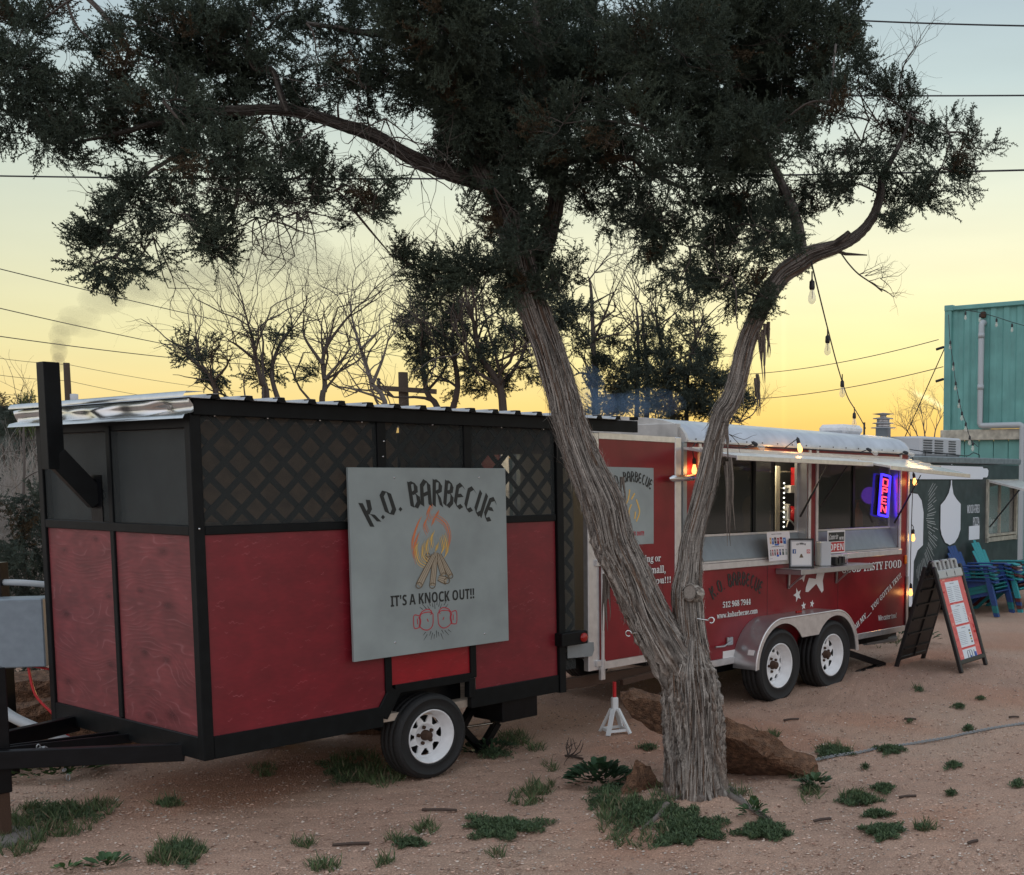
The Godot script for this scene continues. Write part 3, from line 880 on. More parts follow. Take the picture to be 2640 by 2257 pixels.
	for piece in [[Vector2(-1.47, 2.574), Vector2(-1.585, 2.571), Vector2(-1.602, 2.549), Vector2(-1.602, 2.538)], [Vector2(-1.54, 2.537), Vector2(-1.572, 2.528), Vector2(-1.566, 2.495), Vector2(-1.558, 2.455), Vector2(-1.602, 2.440), Vector2(-1.612, 2.418)]]:
		var st := S()
		st.set_smooth_group(4)
		var cols := 90
		for i in cols:
			for j in piece.size() - 1:
				var c := []
				for q in [[i, j], [i + 1, j], [i + 1, j + 1], [i, j + 1]]:
					var z: float = 0.085 - 2.31 * q[0] / cols
					var p: Vector2 = piece[q[1]]
					var dent: float = dn.get_noise_2d(z * 1.4, q[1] * 0.6) * (0.05 if piece.size() > 4 and q[1] in [2, 3] else 0.002)
					if piece.size() > 4 and q[1] in [2, 3]: dent += 0.05 * exp(-pow((z + 0.28) / 0.10, 2.0)) - 0.03 * exp(-pow((z + 1.0) / 0.14, 2.0))
					c.append(Vector3(p.x + dent, p.y + dent * 0.12, z))
				quad(st, c[0], c[1], c[2], c[3])
		obj("roof_flashing", st, M.galvanised, t)
	# smoke stack: a square duct that leaves the front wall, slants up and rises past the roof
	var du := S()
	var o := Vector3(-1.52, 1.95, -1.22)
	bar(du, Vector3(-1.74, 2.135, -1.26), Vector3(-1.74, 2.79, -1.26), 0.10, 0.095, Vector3.RIGHT, 0.003)
	bar(du, Vector3(-1.732, 2.22, -1.259), o + Vector3(0.02, -0.02, 0), 0.094, 0.125, Vector3.UP, 0.003)
	obj("smoke_stack", du, M.black, t)
	var pl := S()
	box(pl, o + Vector3(-0.0, -0.02, 0.02), Vector3(0.006, 0.34, 0.15))
	obj("mounting_plate", pl, M.black_steel, t)
	screws(t, [Vector3(-1.38, 2.442, 0.0), Vector3(-1.05, 2.44, 0.0), Vector3(-0.7, 2.44, 0.0), Vector3(-0.4, 2.44, 0.0), Vector3(0.15, 2.44, 0.0), Vector3(0.75, 2.44, 0.0), Vector3(1.15, 2.44, 0.0), Vector3(-0.24, 2.32, 0.0), Vector3(-0.25, 2.22, 0.0), Vector3(1.31, 2.2, 0.0), Vector3(1.31, 1.62, 0.0), Vector3(1.31, 1.2, 0.0), Vector3(-1.5, 1.79, 0.002)], M.galvanised)
	# tail lamp and its bracket
	var tb := S()
	box(tb, Vector3(1.385, 0.845, 0.015), Vector3(0.27, 0.10, 0.09), Basis.IDENTITY, 0.006)
	var tl := obj("tail_lamp", tb, M.black, t)
	var ln := S()
	lathe(ln, [Vector2(0.036, 0), Vector2(0.036, 0.012), Vector2(0.02, 0.02), Vector2(0, 0.021)], 20, Transform3D(Basis(Vector3.RIGHT, PI / 2), Vector3(1.475, 0.845, 0.058)))
	obj("red_lens", ln, M.red_lens, tl)
	var np := S()
	prism(np, PackedVector2Array([Vector2(1.36, 0.79), Vector2(1.36, 0.69), Vector2(1.62, 0.675), Vector2(1.645, 0.72), Vector2(1.64, 0.785)]), -0.01, 0.0)
	obj("plate_bracket", np, M.steel_grey, t)
	# wheels on one axle
	for z in [-0.10, -W + 0.10]:
		wheel(t, Vector3(0.085, 0.298, z), 0.298, 0.20, 0.185, 8)
	var ax := S()
	tube(ax, [Vector3(0.085, 0.298, -0.16), Vector3(0.085, 0.298, -W + 0.16)], 0.035, 10)
	for z in [-0.35, -W + 0.35]: bar(ax, Vector3(-0.3, 0.41, z), Vector3(0.5, 0.41, z), 0.05, 0.07)
	obj("axle", ax, M.black_steel, t)
	var wl := S()
	box(wl, Vector3(0.10, 0.58, -0.17), Vector3(0.72, 0.26, 0.012))
	obj("wheel_well", wl, M.black_steel, t)
	var tool := S()
	box(tool, Vector3(0.92, 0.36, -0.22), Vector3(0.34, 0.16, 0.34), Basis.IDENTITY, 0.006)
	obj("hanging_box", tool, M.black_steel, t)
	# draw bar: two outer beams and two inner ones meet at the coupler
	var coup := Vector3(-2.75, 0.50, -1.0)
	for q in [[-0.28, 0.10], [-1.70, 0.10], [-0.93, 0.05], [-1.07, 0.05]]:
		var st := S()
		bar(st, Vector3(-1.5, 0.445, q[0]), coup + Vector3(0.1, 0, (q[0] + 1.0) * 0.06), 0.06 if q[1] > 0.06 else 0.025, 0.105 if q[1] > 0.06 else 0.06, Vector3.UP, 0.004)
		obj("draw_beam", st, M.black_steel, t)
	var cp := S()
	box(cp, coup + Vector3(0.25, 0.065, 0), Vector3(0.42, 0.02, 0.24), Basis.IDENTITY, 0.004)
	box(cp, coup, Vector3(0.3, 0.13, 0.1), Basis.IDENTITY, 0.01)
	obj("coupler", cp, M.black_steel, t)
	var sa := S()
	bar(sa, Vector3(-2.28, 0.27, -0.86), Vector3(-2.28, 1.0, -0.86), 0.085, 0.085, Vector3.UP, 0.005)
	obj("jack_post", sa, M.black_steel, t)
	var le := S()
	bar(le, Vector3(-2.28, 0.0, -0.86), Vector3(-2.28, 0.40, -0.86), 0.062, 0.062, Vector3.UP, 0.003)
	obj("jack_leg", le, M.rust, t)
	var ch := S()
	for k in 9:
		var f := float(k) / 8.0
		var c := Vector3(-2.12 + 0.14 * f, 0.52 - 0.20 * f * f - (0.0 if k > 1 else 0.0), -0.74 + 0.03 * f)
		var ring := []
		for i in 9: ring.append(c + Basis(Vector3(1, 0.4, 0).normalized(), k * PI / 2) * Vector3(0.010 * cos(TAU * i / 8), 0.020 * sin(TAU * i / 8), 0))
		tube(ch, ring, 0.0042, 6, false)
	obj("safety_chain", ch, M.chain, t)
	sign_board(t)

func sign_board(t: Node) -> void:
	var st := S()
	box(st, Vector3(0, 0, 0.012), Vector3(1.285, 1.248, 0.022), Basis.IDENTITY, 0.002)
	var b := obj("sign_board", st, M.sign_white, t, Transform3D(Basis.IDENTITY, Vector3(0.1005, 1.5235, 0.02)))
	var z := 0.0245
	var k := S()
	arc_text(k, "K.O. BARBECUE", Vector2(0, 0.455), 1.06, 0.175, 0.755, z, Transform3D.IDENTITY, 0.98)
	obj("lettering", k, M.ink, b)
	words_fit("lettering", "IT'S A KNOCK OUT!!", "Droid Sans", 0.69, 0.072, M.ink, b, xf_at(-0.01, -0.255, z), true)
	# the camp fire: tapering strokes of flame over crossed logs
	var fl := [[[-0.155, 0.03], [-0.17, 0.13], [-0.13, 0.24], [-0.10, 0.29]], [[-0.14, -0.01], [-0.155, 0.09], [-0.12, 0.19]], [[0.105, 0.05], [0.135, 0.14], [0.11, 0.23], [0.05, 0.28], [-0.01, 0.30]], [[-0.02, 0.27], [-0.04, 0.32], [-0.018, 0.37], [-0.012, 0.335]], [[-0.045, 0.18], [-0.07, 0.24], [-0.05, 0.285]], [[0.02, 0.29], [0.04, 0.325], [0.03, 0.29]], [[-0.005, 0.24], [0.01, 0.29]]]
	var yl := [[[-0.04, -0.05], [-0.12, -0.01], [-0.145, 0.08], [-0.13, 0.12]], [[-0.03, -0.03], [-0.09, 0.03], [-0.085, 0.12]], [[0.07, 0.0], [0.11, 0.05], [0.10, 0.13], [0.085, 0.17]], [[0.05, 0.03], [0.08, 0.08], [0.06, 0.16]], [[-0.01, 0.08], [-0.02, 0.14], [0.0, 0.19]], [[-0.05, 0.03], [-0.06, 0.09], [-0.045, 0.15]], [[0.02, 0.06], [0.03, 0.11]]]
	for set_ in [[fl, "ink_orange", 0.0075, 0.0], [yl, "ink_yellow", 0.0075, 0.0004]]:
		var s := S()
		for line in set_[0]:
			for rep in 3:
				var pts := []
				for p in line: pts.append(Vector2(p[0] + (rep - 1) * 0.011, p[1] + (rep - 1) * 0.012))
				pts = curve(pts, 5)
				var w := []
				for i in pts.size(): w.append(0.0015 + set_[2] * (1.0 if rep == 1 else 0.35) * sin(PI * i / (pts.size() - 1.0)))
				ribbon(s, pts, w, z + set_[3] + rep * 0.00012)
		obj("flame_print", s, M[set_[1]], b)
	var body := S()
	var line_ := S()
	var n := 0
	for lg in [[-0.05, 0.035, -0.04, -0.06, 0.018], [0.135, -0.12, 0.045, 0.035, 0.020], [0.075, -0.11, 0.025, 0.04, 0.022], [-0.02, -0.175, 0.015, 0.05, 0.024], [-0.13, -0.165, 0.0, 0.035, 0.026], [0.10, -0.15, 0.03, -0.125, 0.026]]:
		var a := Vector2(lg[0], lg[1])
		var c := Vector2(lg[2], lg[3])
		var zz := z + 0.0003 + n * 0.0003
		ribbon(body, [a, a.lerp(c, 0.5), c], [lg[4] * 1.9, lg[4] * 1.6, lg[4] * 1.3], zz)
		var nn: Vector2 = (c - a).normalized().orthogonal()
		for side in [-1.0, 1.0, 0.25, -0.4]:
			ribbon(line_, [a + nn * lg[4] * 0.95 * side, a.lerp(c, 0.5) + nn * lg[4] * 0.85 * side, c + nn * lg[4] * 0.6 * side], 0.006 if absf(side) == 1.0 else 0.003, zz + 0.00012)
		var ring := []
		for i in 11: ring.append(a + Vector2(cos(TAU * i / 10), sin(TAU * i / 10) * 0.8) * lg[4] * 0.95)
		ribbon(line_, ring, 0.006, zz + 0.0002)
		n += 1
	obj("log_print", body, M.ink_tan, b)
	obj("log_outline", line_, M.ink_brown, b)
	# two gloves knocking together, with rays
	var gl := S()
	var ry := S()
	var g := [[[0.02, -0.36], [0.025, -0.435], [0.06, -0.465], [0.10, -0.46], [0.128, -0.44]], [[0.02, -0.36], [0.05, -0.345], [0.11, -0.35], [0.128, -0.38], [0.128, -0.44]], [[0.04, -0.365], [0.03, -0.345], [0.06, -0.325], [0.105, -0.335], [0.13, -0.36]], [[0.13, -0.365], [0.172, -0.355], [0.18, -0.40], [0.172, -0.445], [0.128, -0.44]], [[0.135, -0.37], [0.125, -0.40], [0.134, -0.437]], [[0.06, -0.41], [0.07, -0.39]], [[0.15, -0.38], [0.147, -0.42]]]
	for sx in [-1.0, 1.0]:
		for line in g:
			var pts := []
			for p in line: pts.append(Vector2(p[0] * sx, p[1] - 0.008))
			ribbon(gl, curve(pts, 5), 0.0065 if line.size() != 3 else 0.013, z)
	for i in 36:
		var a := TAU * i / 36.0 + 0.04
		if absf(cos(a)) > 0.80: continue
		var r0 := 0.075 + 0.012 * (i % 3) + 0.05 * cos(a) * cos(a)
		var r1 := r0 + 0.032 + 0.018 * (i % 2)
		ribbon(ry, [Vector2(cos(a) * r0, sin(a) * r0 - 0.41), Vector2(cos(a) * r1, sin(a) * r1 - 0.41)], [0.005, 0.002], z)
	obj("glove_print", gl, M.ink_red, b)
	obj("ray_print", ry, M.ink, b)
	screws(b, [Vector3(-0.30, 0.56, 0.023), Vector3(0.40, 0.56, 0.023), Vector3(-0.33, -0.53, 0.023), Vector3(0.42, -0.55, 0.023)], M.galvanised)

# ---------- food trailer ----------
func lamp(parent: Node, at: Vector3, c: Color, energy: float, size := 0.03) -> void:
	var l := OmniLight3D.new()
	l.name = "lamp"
	l.position = at
	l.light_color = c
	l.light_energy = energy
	l.light_size = size
	l.omni_range = 12.0
	l.omni_attenuation = 2.0
	l.shadow_enabled = true
	parent.add_child(l, true)

# a hanging bulb: its socket at `at`, pointing along `way`
func bulb(parent: Node, at: Vector3, way: Vector3, lit: bool, k := 1.0) -> void:
	var y := -way.normalized()
	var x := y.cross(Vector3.BACK if absf(y.z) < 0.9 else Vector3.RIGHT).normalized()
	var b := Basis(x, y, x.cross(y)) * Basis.from_scale(Vector3.ONE * k)
	var st := S()
	lathe(st, [Vector2(0.006, 0.05), Vector2(0.0065, 0.045), Vector2(0.016, 0.035), Vector2(0.018, 0.0), Vector2(0.0145, -0.012), Vector2(0.0, -0.012)].map(func(p): return Vector2(p.x, p.y)), 10, Transform3D(b, at), 0.0)
	var so := obj("socket", st, M.cord, parent)
	var g := S()
	lathe(g, [Vector2(0.0, -0.098), Vector2(0.012, -0.094), Vector2(0.021, -0.084), Vector2(0.0245, -0.068), Vector2(0.022, -0.05), Vector2(0.015, -0.028), Vector2(0.012, -0.010)], 14, Transform3D(b, at))
	if lit:
		obj("bulb", g, M.lit_bulb, so)
		lamp(parent, at + b * Vector3(0, -0.062, 0), lin(1.0, 0.45, 0.14), 0.016, 0.02)
	else:
		obj("bulb", g, M.bulb_glass, so)
		var f := S()
		tube(f, [at + b * Vector3(0, -0.01, 0), at + b * Vector3(0.003, -0.04, 0), at + b * Vector3(0, -0.065, 0)], 0.003, 5)
		obj("filament", f, M.ink_tan, so)

func food_trailer() -> Node3D:
	var t := thing("food_trailer", "red food trailer with serving windows, white rounded roof and open sign", "trailer", Vector3(-0.2992, -0.02, -11.3744))
	t.basis = Basis(Vector3.UP, deg_to_rad(55.6)) * Basis(Vector3.BACK, -0.0125)
	var W := 2.10
	var wall := S()
	for q in [[-0.95, 3.02, 0.45, 1.285], [-0.95, -0.80, 1.285, 2.39], [1.0, 1.1, 1.285, 2.39], [2.86, 3.02, 1.285, 2.39], [-0.80, 1.0, 2.325, 2.39], [1.1, 2.86, 2.325, 2.39]]:
		box(wall, Vector3((q[0] + q[1]) / 2, (q[2] + q[3]) / 2, -0.02), Vector3(q[1] - q[0], q[3] - q[2], 0.04))
	var side := obj("side_wall", wall, M.red_paint, t)
	var seam := S()
	for s in [0.27, 1.55]: box(seam, Vector3(s, 0.86, 0.0008), Vector3(0.004, 0.80, 0.002))
	obj("panel_seam", seam, M.ink, side)
	var inn := S()
	box(inn, Vector3(1.03, 1.42, -W + 0.02), Vector3(3.96, 1.94, 0.04))
	box(inn, Vector3(3.0, 1.42, -W / 2), Vector3(0.04, 1.94, W - 0.08))
	obj("inner_wall", inn, M.inner_wall, t)
	var fl := S()
	box(fl, Vector3(1.03, 0.42, -W / 2 - 0.02), Vector3(3.94, 0.05, W - 0.06))
	obj("floor", fl, M.black_steel, t)
	var ce := S()
	box(ce, Vector3(1.03, 2.40, -W / 2), Vector3(3.94, 0.02, W - 0.06))
	obj("ceiling", ce, M.inner_wall, t)
	# end walls
	var en := S()
	box(en, Vector3(3.03, 1.38, -W / 2), Vector3(0.02, 1.99, W))
	obj("end_wall", en, M.red_paint, t)
	var rail := S()
	box(rail, Vector3(1.03, 0.417, 0.004), Vector3(3.98, 0.062, 0.02), Basis.IDENTITY, 0.003)
	obj("bottom_rail", rail, M.aluminium, t)
	var cor := S()
	box(cor, Vector3(3.032, 1.37, 0.006), Vector3(0.03, 1.97, 0.022), Basis.IDENTITY, 0.004)
	obj("corner_trim", cor, M.aluminium, t)
	var cr := S()
	box(cr, Vector3(3.025, 0.70, 0.016), Vector3(0.05, 0.62, 0.012), Basis.IDENTITY, 0.003)
	obj("corner_guard", cr, M.steel, t)
	# rounded roof
	var prof := [Vector2(0.016, 2.392), Vector2(0.018, 2.42), Vector2(0.0, 2.465), Vector2(-0.045, 2.515), Vector2(-0.12, 2.555), Vector2(-0.25, 2.585), Vector2(-0.5, 2.615), Vector2(-1.05, 2.645)]
	for i in range(6, -1, -1): prof.append(Vector2(-W - prof[i].x, prof[i].y))
	var rf := S()
	rf.set_smooth_group(2)
	for i in prof.size() - 1:
		var a: Vector2 = prof[i]
		var b: Vector2 = prof[i + 1]
		quad(rf, Vector3(-0.95, a.y, a.x), Vector3(3.02, a.y, a.x), Vector3(3.02, b.y, b.x), Vector3(-0.95, b.y, b.x))
	obj("roof", rf, M.roof_blue, t)
	var poly := PackedVector2Array()
	for p in prof: poly.append(Vector2(p.x, p.y))
	for e in [[3.02, 3.045, "roof_white"], [-0.985, -0.95, "roof_white"]]:
		var st := S()
		prism(st, poly, e[0], e[1], Transform3D(Basis(Vector3(0, 0, 1), Vector3(0, 1, 0), Vector3(1, 0, 0)), Vector3.ZERO))
		obj("roof_end", st, M[e[2]], t)
	var gut := S()
	box(gut, Vector3(1.03, 2.398, 0.02), Vector3(3.99, 0.014, 0.014))
	obj("drip_rail", gut, M.white_trim, t)
	var rv := []
	for i in 16: rv.append(Vector3(-0.85 + i * 0.25, 2.42, 0.019))
	screws(t, rv, M.rust)
	var vt := S()
	box(vt, Vector3(2.55, 2.655, -0.6), Vector3(0.42, 0.11, 0.36), Basis.IDENTITY, 0.04)
	obj("roof_vent", vt, M.white_paint, t)
	var mast := S()
	tube(mast, [Vector3(2.98, 2.55, -0.55), Vector3(2.98, 2.76, -0.55)], 0.012, 8)
	obj("mast", mast, M.cord, t)
	# rear frame: header and corner post of the open end
	var hd := S()
	box(hd, Vector3(-0.99, 2.47, -W / 2), Vector3(0.06, 0.16, W - 0.12), Basis.IDENTITY, 0.004)
	obj("rear_header", hd, M.roof_white, t)
	var cp := S()
	box(cp, Vector3(-0.978, 1.39, -0.022), Vector3(0.056, 2.0, 0.05), Basis.IDENTITY, 0.004)
	box(cp, Vector3(-0.978, 1.39, -W + 0.03), Vector3(0.056, 2.0, 0.05), Basis.IDENTITY, 0.004)
	obj("rear_post", cp, M.steel_grey, t)
	# service windows
	for q in [[-0.80, 1.0, 0.20, 0.55], [1.1, 2.86, 2.03, 9.0]]:
		var x0: float = q[0]
		var x1: float = q[1]
		var fr := MeshInstance3D.new()
		var st := S()
		for e in [[x0 + 0.018, 1.84, 0.036, 1.11], [x1 - 0.018, 1.84, 0.036, 1.11]]: box(st, Vector3(e[0], e[1], 0.008), Vector3(e[2], e[3], 0.022), Basis.IDENTITY, 0.003)
		box(st, Vector3((x0 + x1) / 2, 2.325, 0.008), Vector3(x1 - x0, 0.06, 0.02), Basis.IDENTITY, 0.003)
		box(st, Vector3((x0 + x1) / 2, 1.296, 0.012), Vector3(x1 - x0 + 0.03, 0.058, 0.026), Basis.IDENTITY, 0.004)
		box(st, Vector3((x0 + x1) / 2, 1.335, -0.02), Vector3(x1 - x0 - 0.01, 0.014, 0.06))
		box(st, Vector3((x0 + x1) / 2, 1.568, -0.118), Vector3(x1 - x0 - 0.08, 0.022, 0.03), Basis.IDENTITY, 0.003)
		box(st, Vector3((x0 + x1) / 2, 2.29, -0.118), Vector3(x1 - x0 - 0.08, 0.022, 0.03), Basis.IDENTITY, 0.003)
		st.generate_normals()
		fr.mesh = st.commit()
		fr.material_override = M.white_trim
		fr.name = "window"
		t.add_child(fr, true)
		for e in [x0 + 0.045, x1 - 0.045]:
			var jb := S()
			box(jb, Vector3(e, 1.83, -0.075), Vector3(0.012, 0.96, 0.14))
			box(jb, Vector3(e + (0.012 if e < (x0 + x1) / 2 else -0.012), 1.93, -0.125), Vector3(0.02, 0.70, 0.03))
			obj("jamb", jb, M.steel, fr)
		var sl := S()
		quad(sl, Vector3(x0 + 0.05, 1.352, -0.012), Vector3(x1 - 0.05, 1.352, -0.012), Vector3(x1 - 0.05, 1.556, -0.11), Vector3(x0 + 0.05, 1.556, -0.11))
		quad(sl, Vector3(x0 + 0.05, 1.343, -0.012), Vector3(x1 - 0.05, 1.343, -0.012), Vector3(x1 - 0.05, 1.352, -0.012), Vector3(x0 + 0.05, 1.352, -0.012))
		obj("sill", sl, M.steel_grey, fr)
		var mu := S()
		box(mu, Vector3(q[2], 1.93, -0.12), Vector3(0.045, 0.70, 0.03))
		if q[3] < 5.0: box(mu, Vector3(q[3], 1.93, -0.135), Vector3(0.03, 0.70, 0.03))
		box(mu, Vector3(x0 + 0.075, 1.93, -0.118), Vector3(0.04, 0.70, 0.025))
		obj("sash", mu, M.black, fr)
		for g in ([[x0 + 0.09, q[2] - 0.02], [q[2] + 0.02, q[3] - 0.01]] if q[3] < 5.0 else [[x0 + 0.09, q[2] - 0.02], [q[2] + 0.02, x1 - 0.06]]):
			var gs := S()
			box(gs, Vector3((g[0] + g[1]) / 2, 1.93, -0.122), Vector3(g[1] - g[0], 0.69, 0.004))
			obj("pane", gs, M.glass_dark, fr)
	# awnings folded up over the windows
	for q in [[-1.05, 1.20, 2.345, 2.268, 2.258, 0.60], [1.225, 3.0, 2.335, 2.225, 2.165, 0.78]]:
		var st := S()
		var a := Vector3(q[0], q[2], 0.04)
		var b := Vector3(q[1], q[2], 0.04)
		var c := Vector3(q[1], q[4], q[5])
		var d := Vector3(q[0], q[3], q[5])
		var th := Vector3(0, -0.02, 0)
		quad(st, d, c, b, a)
		quad(st, a + th, b + th, c + th, d + th)
		quad(st, d + th, a + th, a, d)
		quad(st, b + th, c + th, c, b)
		var aw := obj("awning", st, M.white_trim, t)
		var fa := S()
		bar(fa, d + Vector3(0, -0.018, 0.006), c + Vector3(0, -0.018, 0.006), 0.014, 0.042, Vector3.UP, 0.003)
		obj("edge_trim", fa, M.aluminium, aw)
		var rb := S()
		for f in [0.16, 0.34, 0.52]:
			bar(rb, a.lerp(d, f) + Vector3(0, 0.006, 0), b.lerp(c, f) + Vector3(0, 0.006, 0), 0.02, 0.012)
		obj("stiffener", rb, M.white_trim, aw)
	for q in [[0.80, 1.72, 0.98, 2.24], [1.17, 1.82, 1.14, 2.24], [2.70, 1.62, 2.98, 2.15]]:
		var st := S()
		var a := Vector3(q[0], q[1], 0.02)
		var b := Vector3(q[0], q[3], 0.34)
		tube(st, [a, a.lerp(b, 0.62)], 0.011, 8)
		tube(st, [a.lerp(b, 0.60), b], 0.006, 8)
		obj("gas_strut", st, M.cord, t)
	# counter shelf
	var sh := S()
	box(sh, Vector3(1.075, 1.222, 0.155), Vector3(1.35, 0.012, 0.29))
	box(sh, Vector3(1.075, 1.203, 0.297), Vector3(1.35, 0.05, 0.012), Basis.IDENTITY, 0.003)
	for s in [0.406, 1.744]: box(sh, Vector3(s, 1.203, 0.15), Vector3(0.012, 0.05, 0.28))
	for s in [0.62, 1.50]:
		bar(sh, Vector3(s, 1.19, 0.02), Vector3(s, 1.02, 0.012), 0.025, 0.01)
		bar(sh, Vector3(s, 1.195, 0.22), Vector3(s, 1.03, 0.016), 0.02, 0.012)
	obj("counter_shelf", sh, M.steel, t)
	# wheels, fender, running gear
	for z in [0.13, -W - 0.13]:
		wheel(t, Vector3(0.155, 0.335, z), 0.352, 0.22, 0.208, 10, true, 0.2)
		wheel(t, Vector3(1.085, 0.335, z), 0.352, 0.22, 0.208, 8)
	var top := PackedVector2Array()
	for i in 15:
		var a := lerpf(PI * 1.0, PI * 0.53, i / 14.0)
		top.append(Vector2(0.155, 0.345) + Vector2(cos(a) * 0.435, sin(a) * 0.445))
	for i in 15:
		var a := lerpf(PI * 0.47, 0.0, i / 14.0)
		top.append(Vector2(1.085, 0.345) + Vector2(cos(a) * 0.435, sin(a) * 0.445))
	var bot := PackedVector2Array()
	for i in 21:
		var a := lerpf(0.0, PI * 0.80, i / 20.0)
		bot.append(Vector2(1.085, 0.345) + Vector2(cos(a), sin(a)) * 0.392)
	for i in 21:
		var a := lerpf(PI * 0.20, PI, i / 20.0)
		bot.append(Vector2(0.155, 0.345) + Vector2(cos(a), sin(a)) * 0.392)
	var fd := S()
	fd.set_smooth_group(3)
	for i in top.size() - 1:
		var a := top[i]
		var b := top[i + 1]
		quad(fd, Vector3(a.x, a.y, 0.262), Vector3(b.x, b.y, 0.262), Vector3(b.x, b.y, 0.003), Vector3(a.x, a.y, 0.003))
	var fm := obj("fender", fd, M.steel, t)
	var lip := S()
	var face := top.duplicate()
	face.append_array(bot)
	prism(lip, face, 0.262, 0.272)
	obj("fender_skirt", lip, M.aluminium, fm)
	var edge := S()
	var rim_line := []
	for p in top: rim_line.append(Vector3(p.x, p.y - 0.004, 0.268))
	tube(edge, rim_line, 0.011, 6)
	obj("fender_lip", edge, M.aluminium, fm)
	var mk := S()
	box(mk, Vector3(0.62, 0.80, 0.13), Vector3(0.09, 0.025, 0.03), Basis.IDENTITY, 0.008)
	obj("marker_light", mk, M.red_lens, fm)
	var stk := S()
	box(stk, Vector3(-0.265, 0.50, 0.20), Vector3(0.004, 0.05, 0.07), Basis(Vector3.BACK, -0.35))
	obj("sticker", stk, M.paper, fm)
	var gear := S()
	for z in [-0.12, -W + 0.12]: box(gear, Vector3(1.03, 0.345, z), Vector3(3.9, 0.08, 0.06))
	for s in [0.155, 1.085]: tube(gear, [Vector3(s, 0.335, 0.02), Vector3(s, 0.335, -W - 0.02)], 0.04, 10)
	obj("running_gear", gear, M.black_steel, t)
	var bm := S()
	bar(bm, Vector3(-2.55, 0.455, -0.10), Vector3(-0.95, 0.43, -0.10), 0.06, 0.085, Vector3.UP, 0.004)
	bar(bm, Vector3(-1.78, 0.40, -0.02), Vector3(-0.95, 0.44, -0.02), 0.04, 0.05, Vector3.UP, 0.003)
	obj("rear_beam", bm, M.rust, t)
	var dp := S()
	tube(dp, [Vector3(2.45, 0.30, -0.2), Vector3(2.95, 0.30, -0.1)], 0.045, 12)
	obj("drain_pipe", dp, M.pipe_grey, t)
	var stab := S()
	bar(stab, Vector3(1.55, 0.32, 0.02), Vector3(2.50, 0.05, 0.02), 0.05, 0.06)
	bar(stab, Vector3(1.85, 0.03, 0.03), Vector3(2.48, 0.06, 0.03), 0.06, 0.04)
	box(stab, Vector3(1.78, 0.03, 0.03), Vector3(0.32, 0.03, 0.12))
	obj("stabiliser", stab, M.black_steel, t)
	var am := S()
	box(am, Vector3(2.985, 1.20, 0.012), Vector3(0.035, 0.10, 0.03), Basis.IDENTITY, 0.01)
	obj("side_marker", am, M.orange_lens, t)
	for q in [[-0.34, 0.60, -0.13]]:
		var st := S()
		box(st, Vector3(q[0], q[1], 0.012), Vector3(0.085, 0.075, 0.022), Basis.IDENTITY, 0.005)
		tube(st, [Vector3(q[0], q[1], 0.03), Vector3(q[0] - 0.12, q[1] - 0.035, 0.035), Vector3(q[0] - 0.24, q[1] - 0.03, 0.035)], 0.009, 8)
		obj("holdback_latch", st, M.steel, t)
	var lb := S()
	box(lb, Vector3(-0.30, 0.475, 0.002), Vector3(0.26, 0.075, 0.003))
	obj("label_plate", lb, M.paper, t)
	wall_prints(t)
	door(t)
	far_door(t)
	interior(t)
	return t

func star(c: Vector2, r: float, turn := 0.0, inner := 0.42) -> PackedVector2Array:
	var p := PackedVector2Array()
	for i in 10: p.append(c + Vector2(0, r if i % 2 == 0 else r * inner).rotated(turn + TAU * i / 10))
	return p

func shadowed(text: String, font: String, at: Transform3D, w: float, h: float, t: Node, slant := 0.0, off := 0.007) -> void:
	words_fit("lettering", text, font, w, h, M.ink, t, at.translated_local(Vector3(off, -off * 0.4, -0.0006)), true, slant)
	words_fit("lettering", text, font, w, h, M.paper, t, at, true, slant)

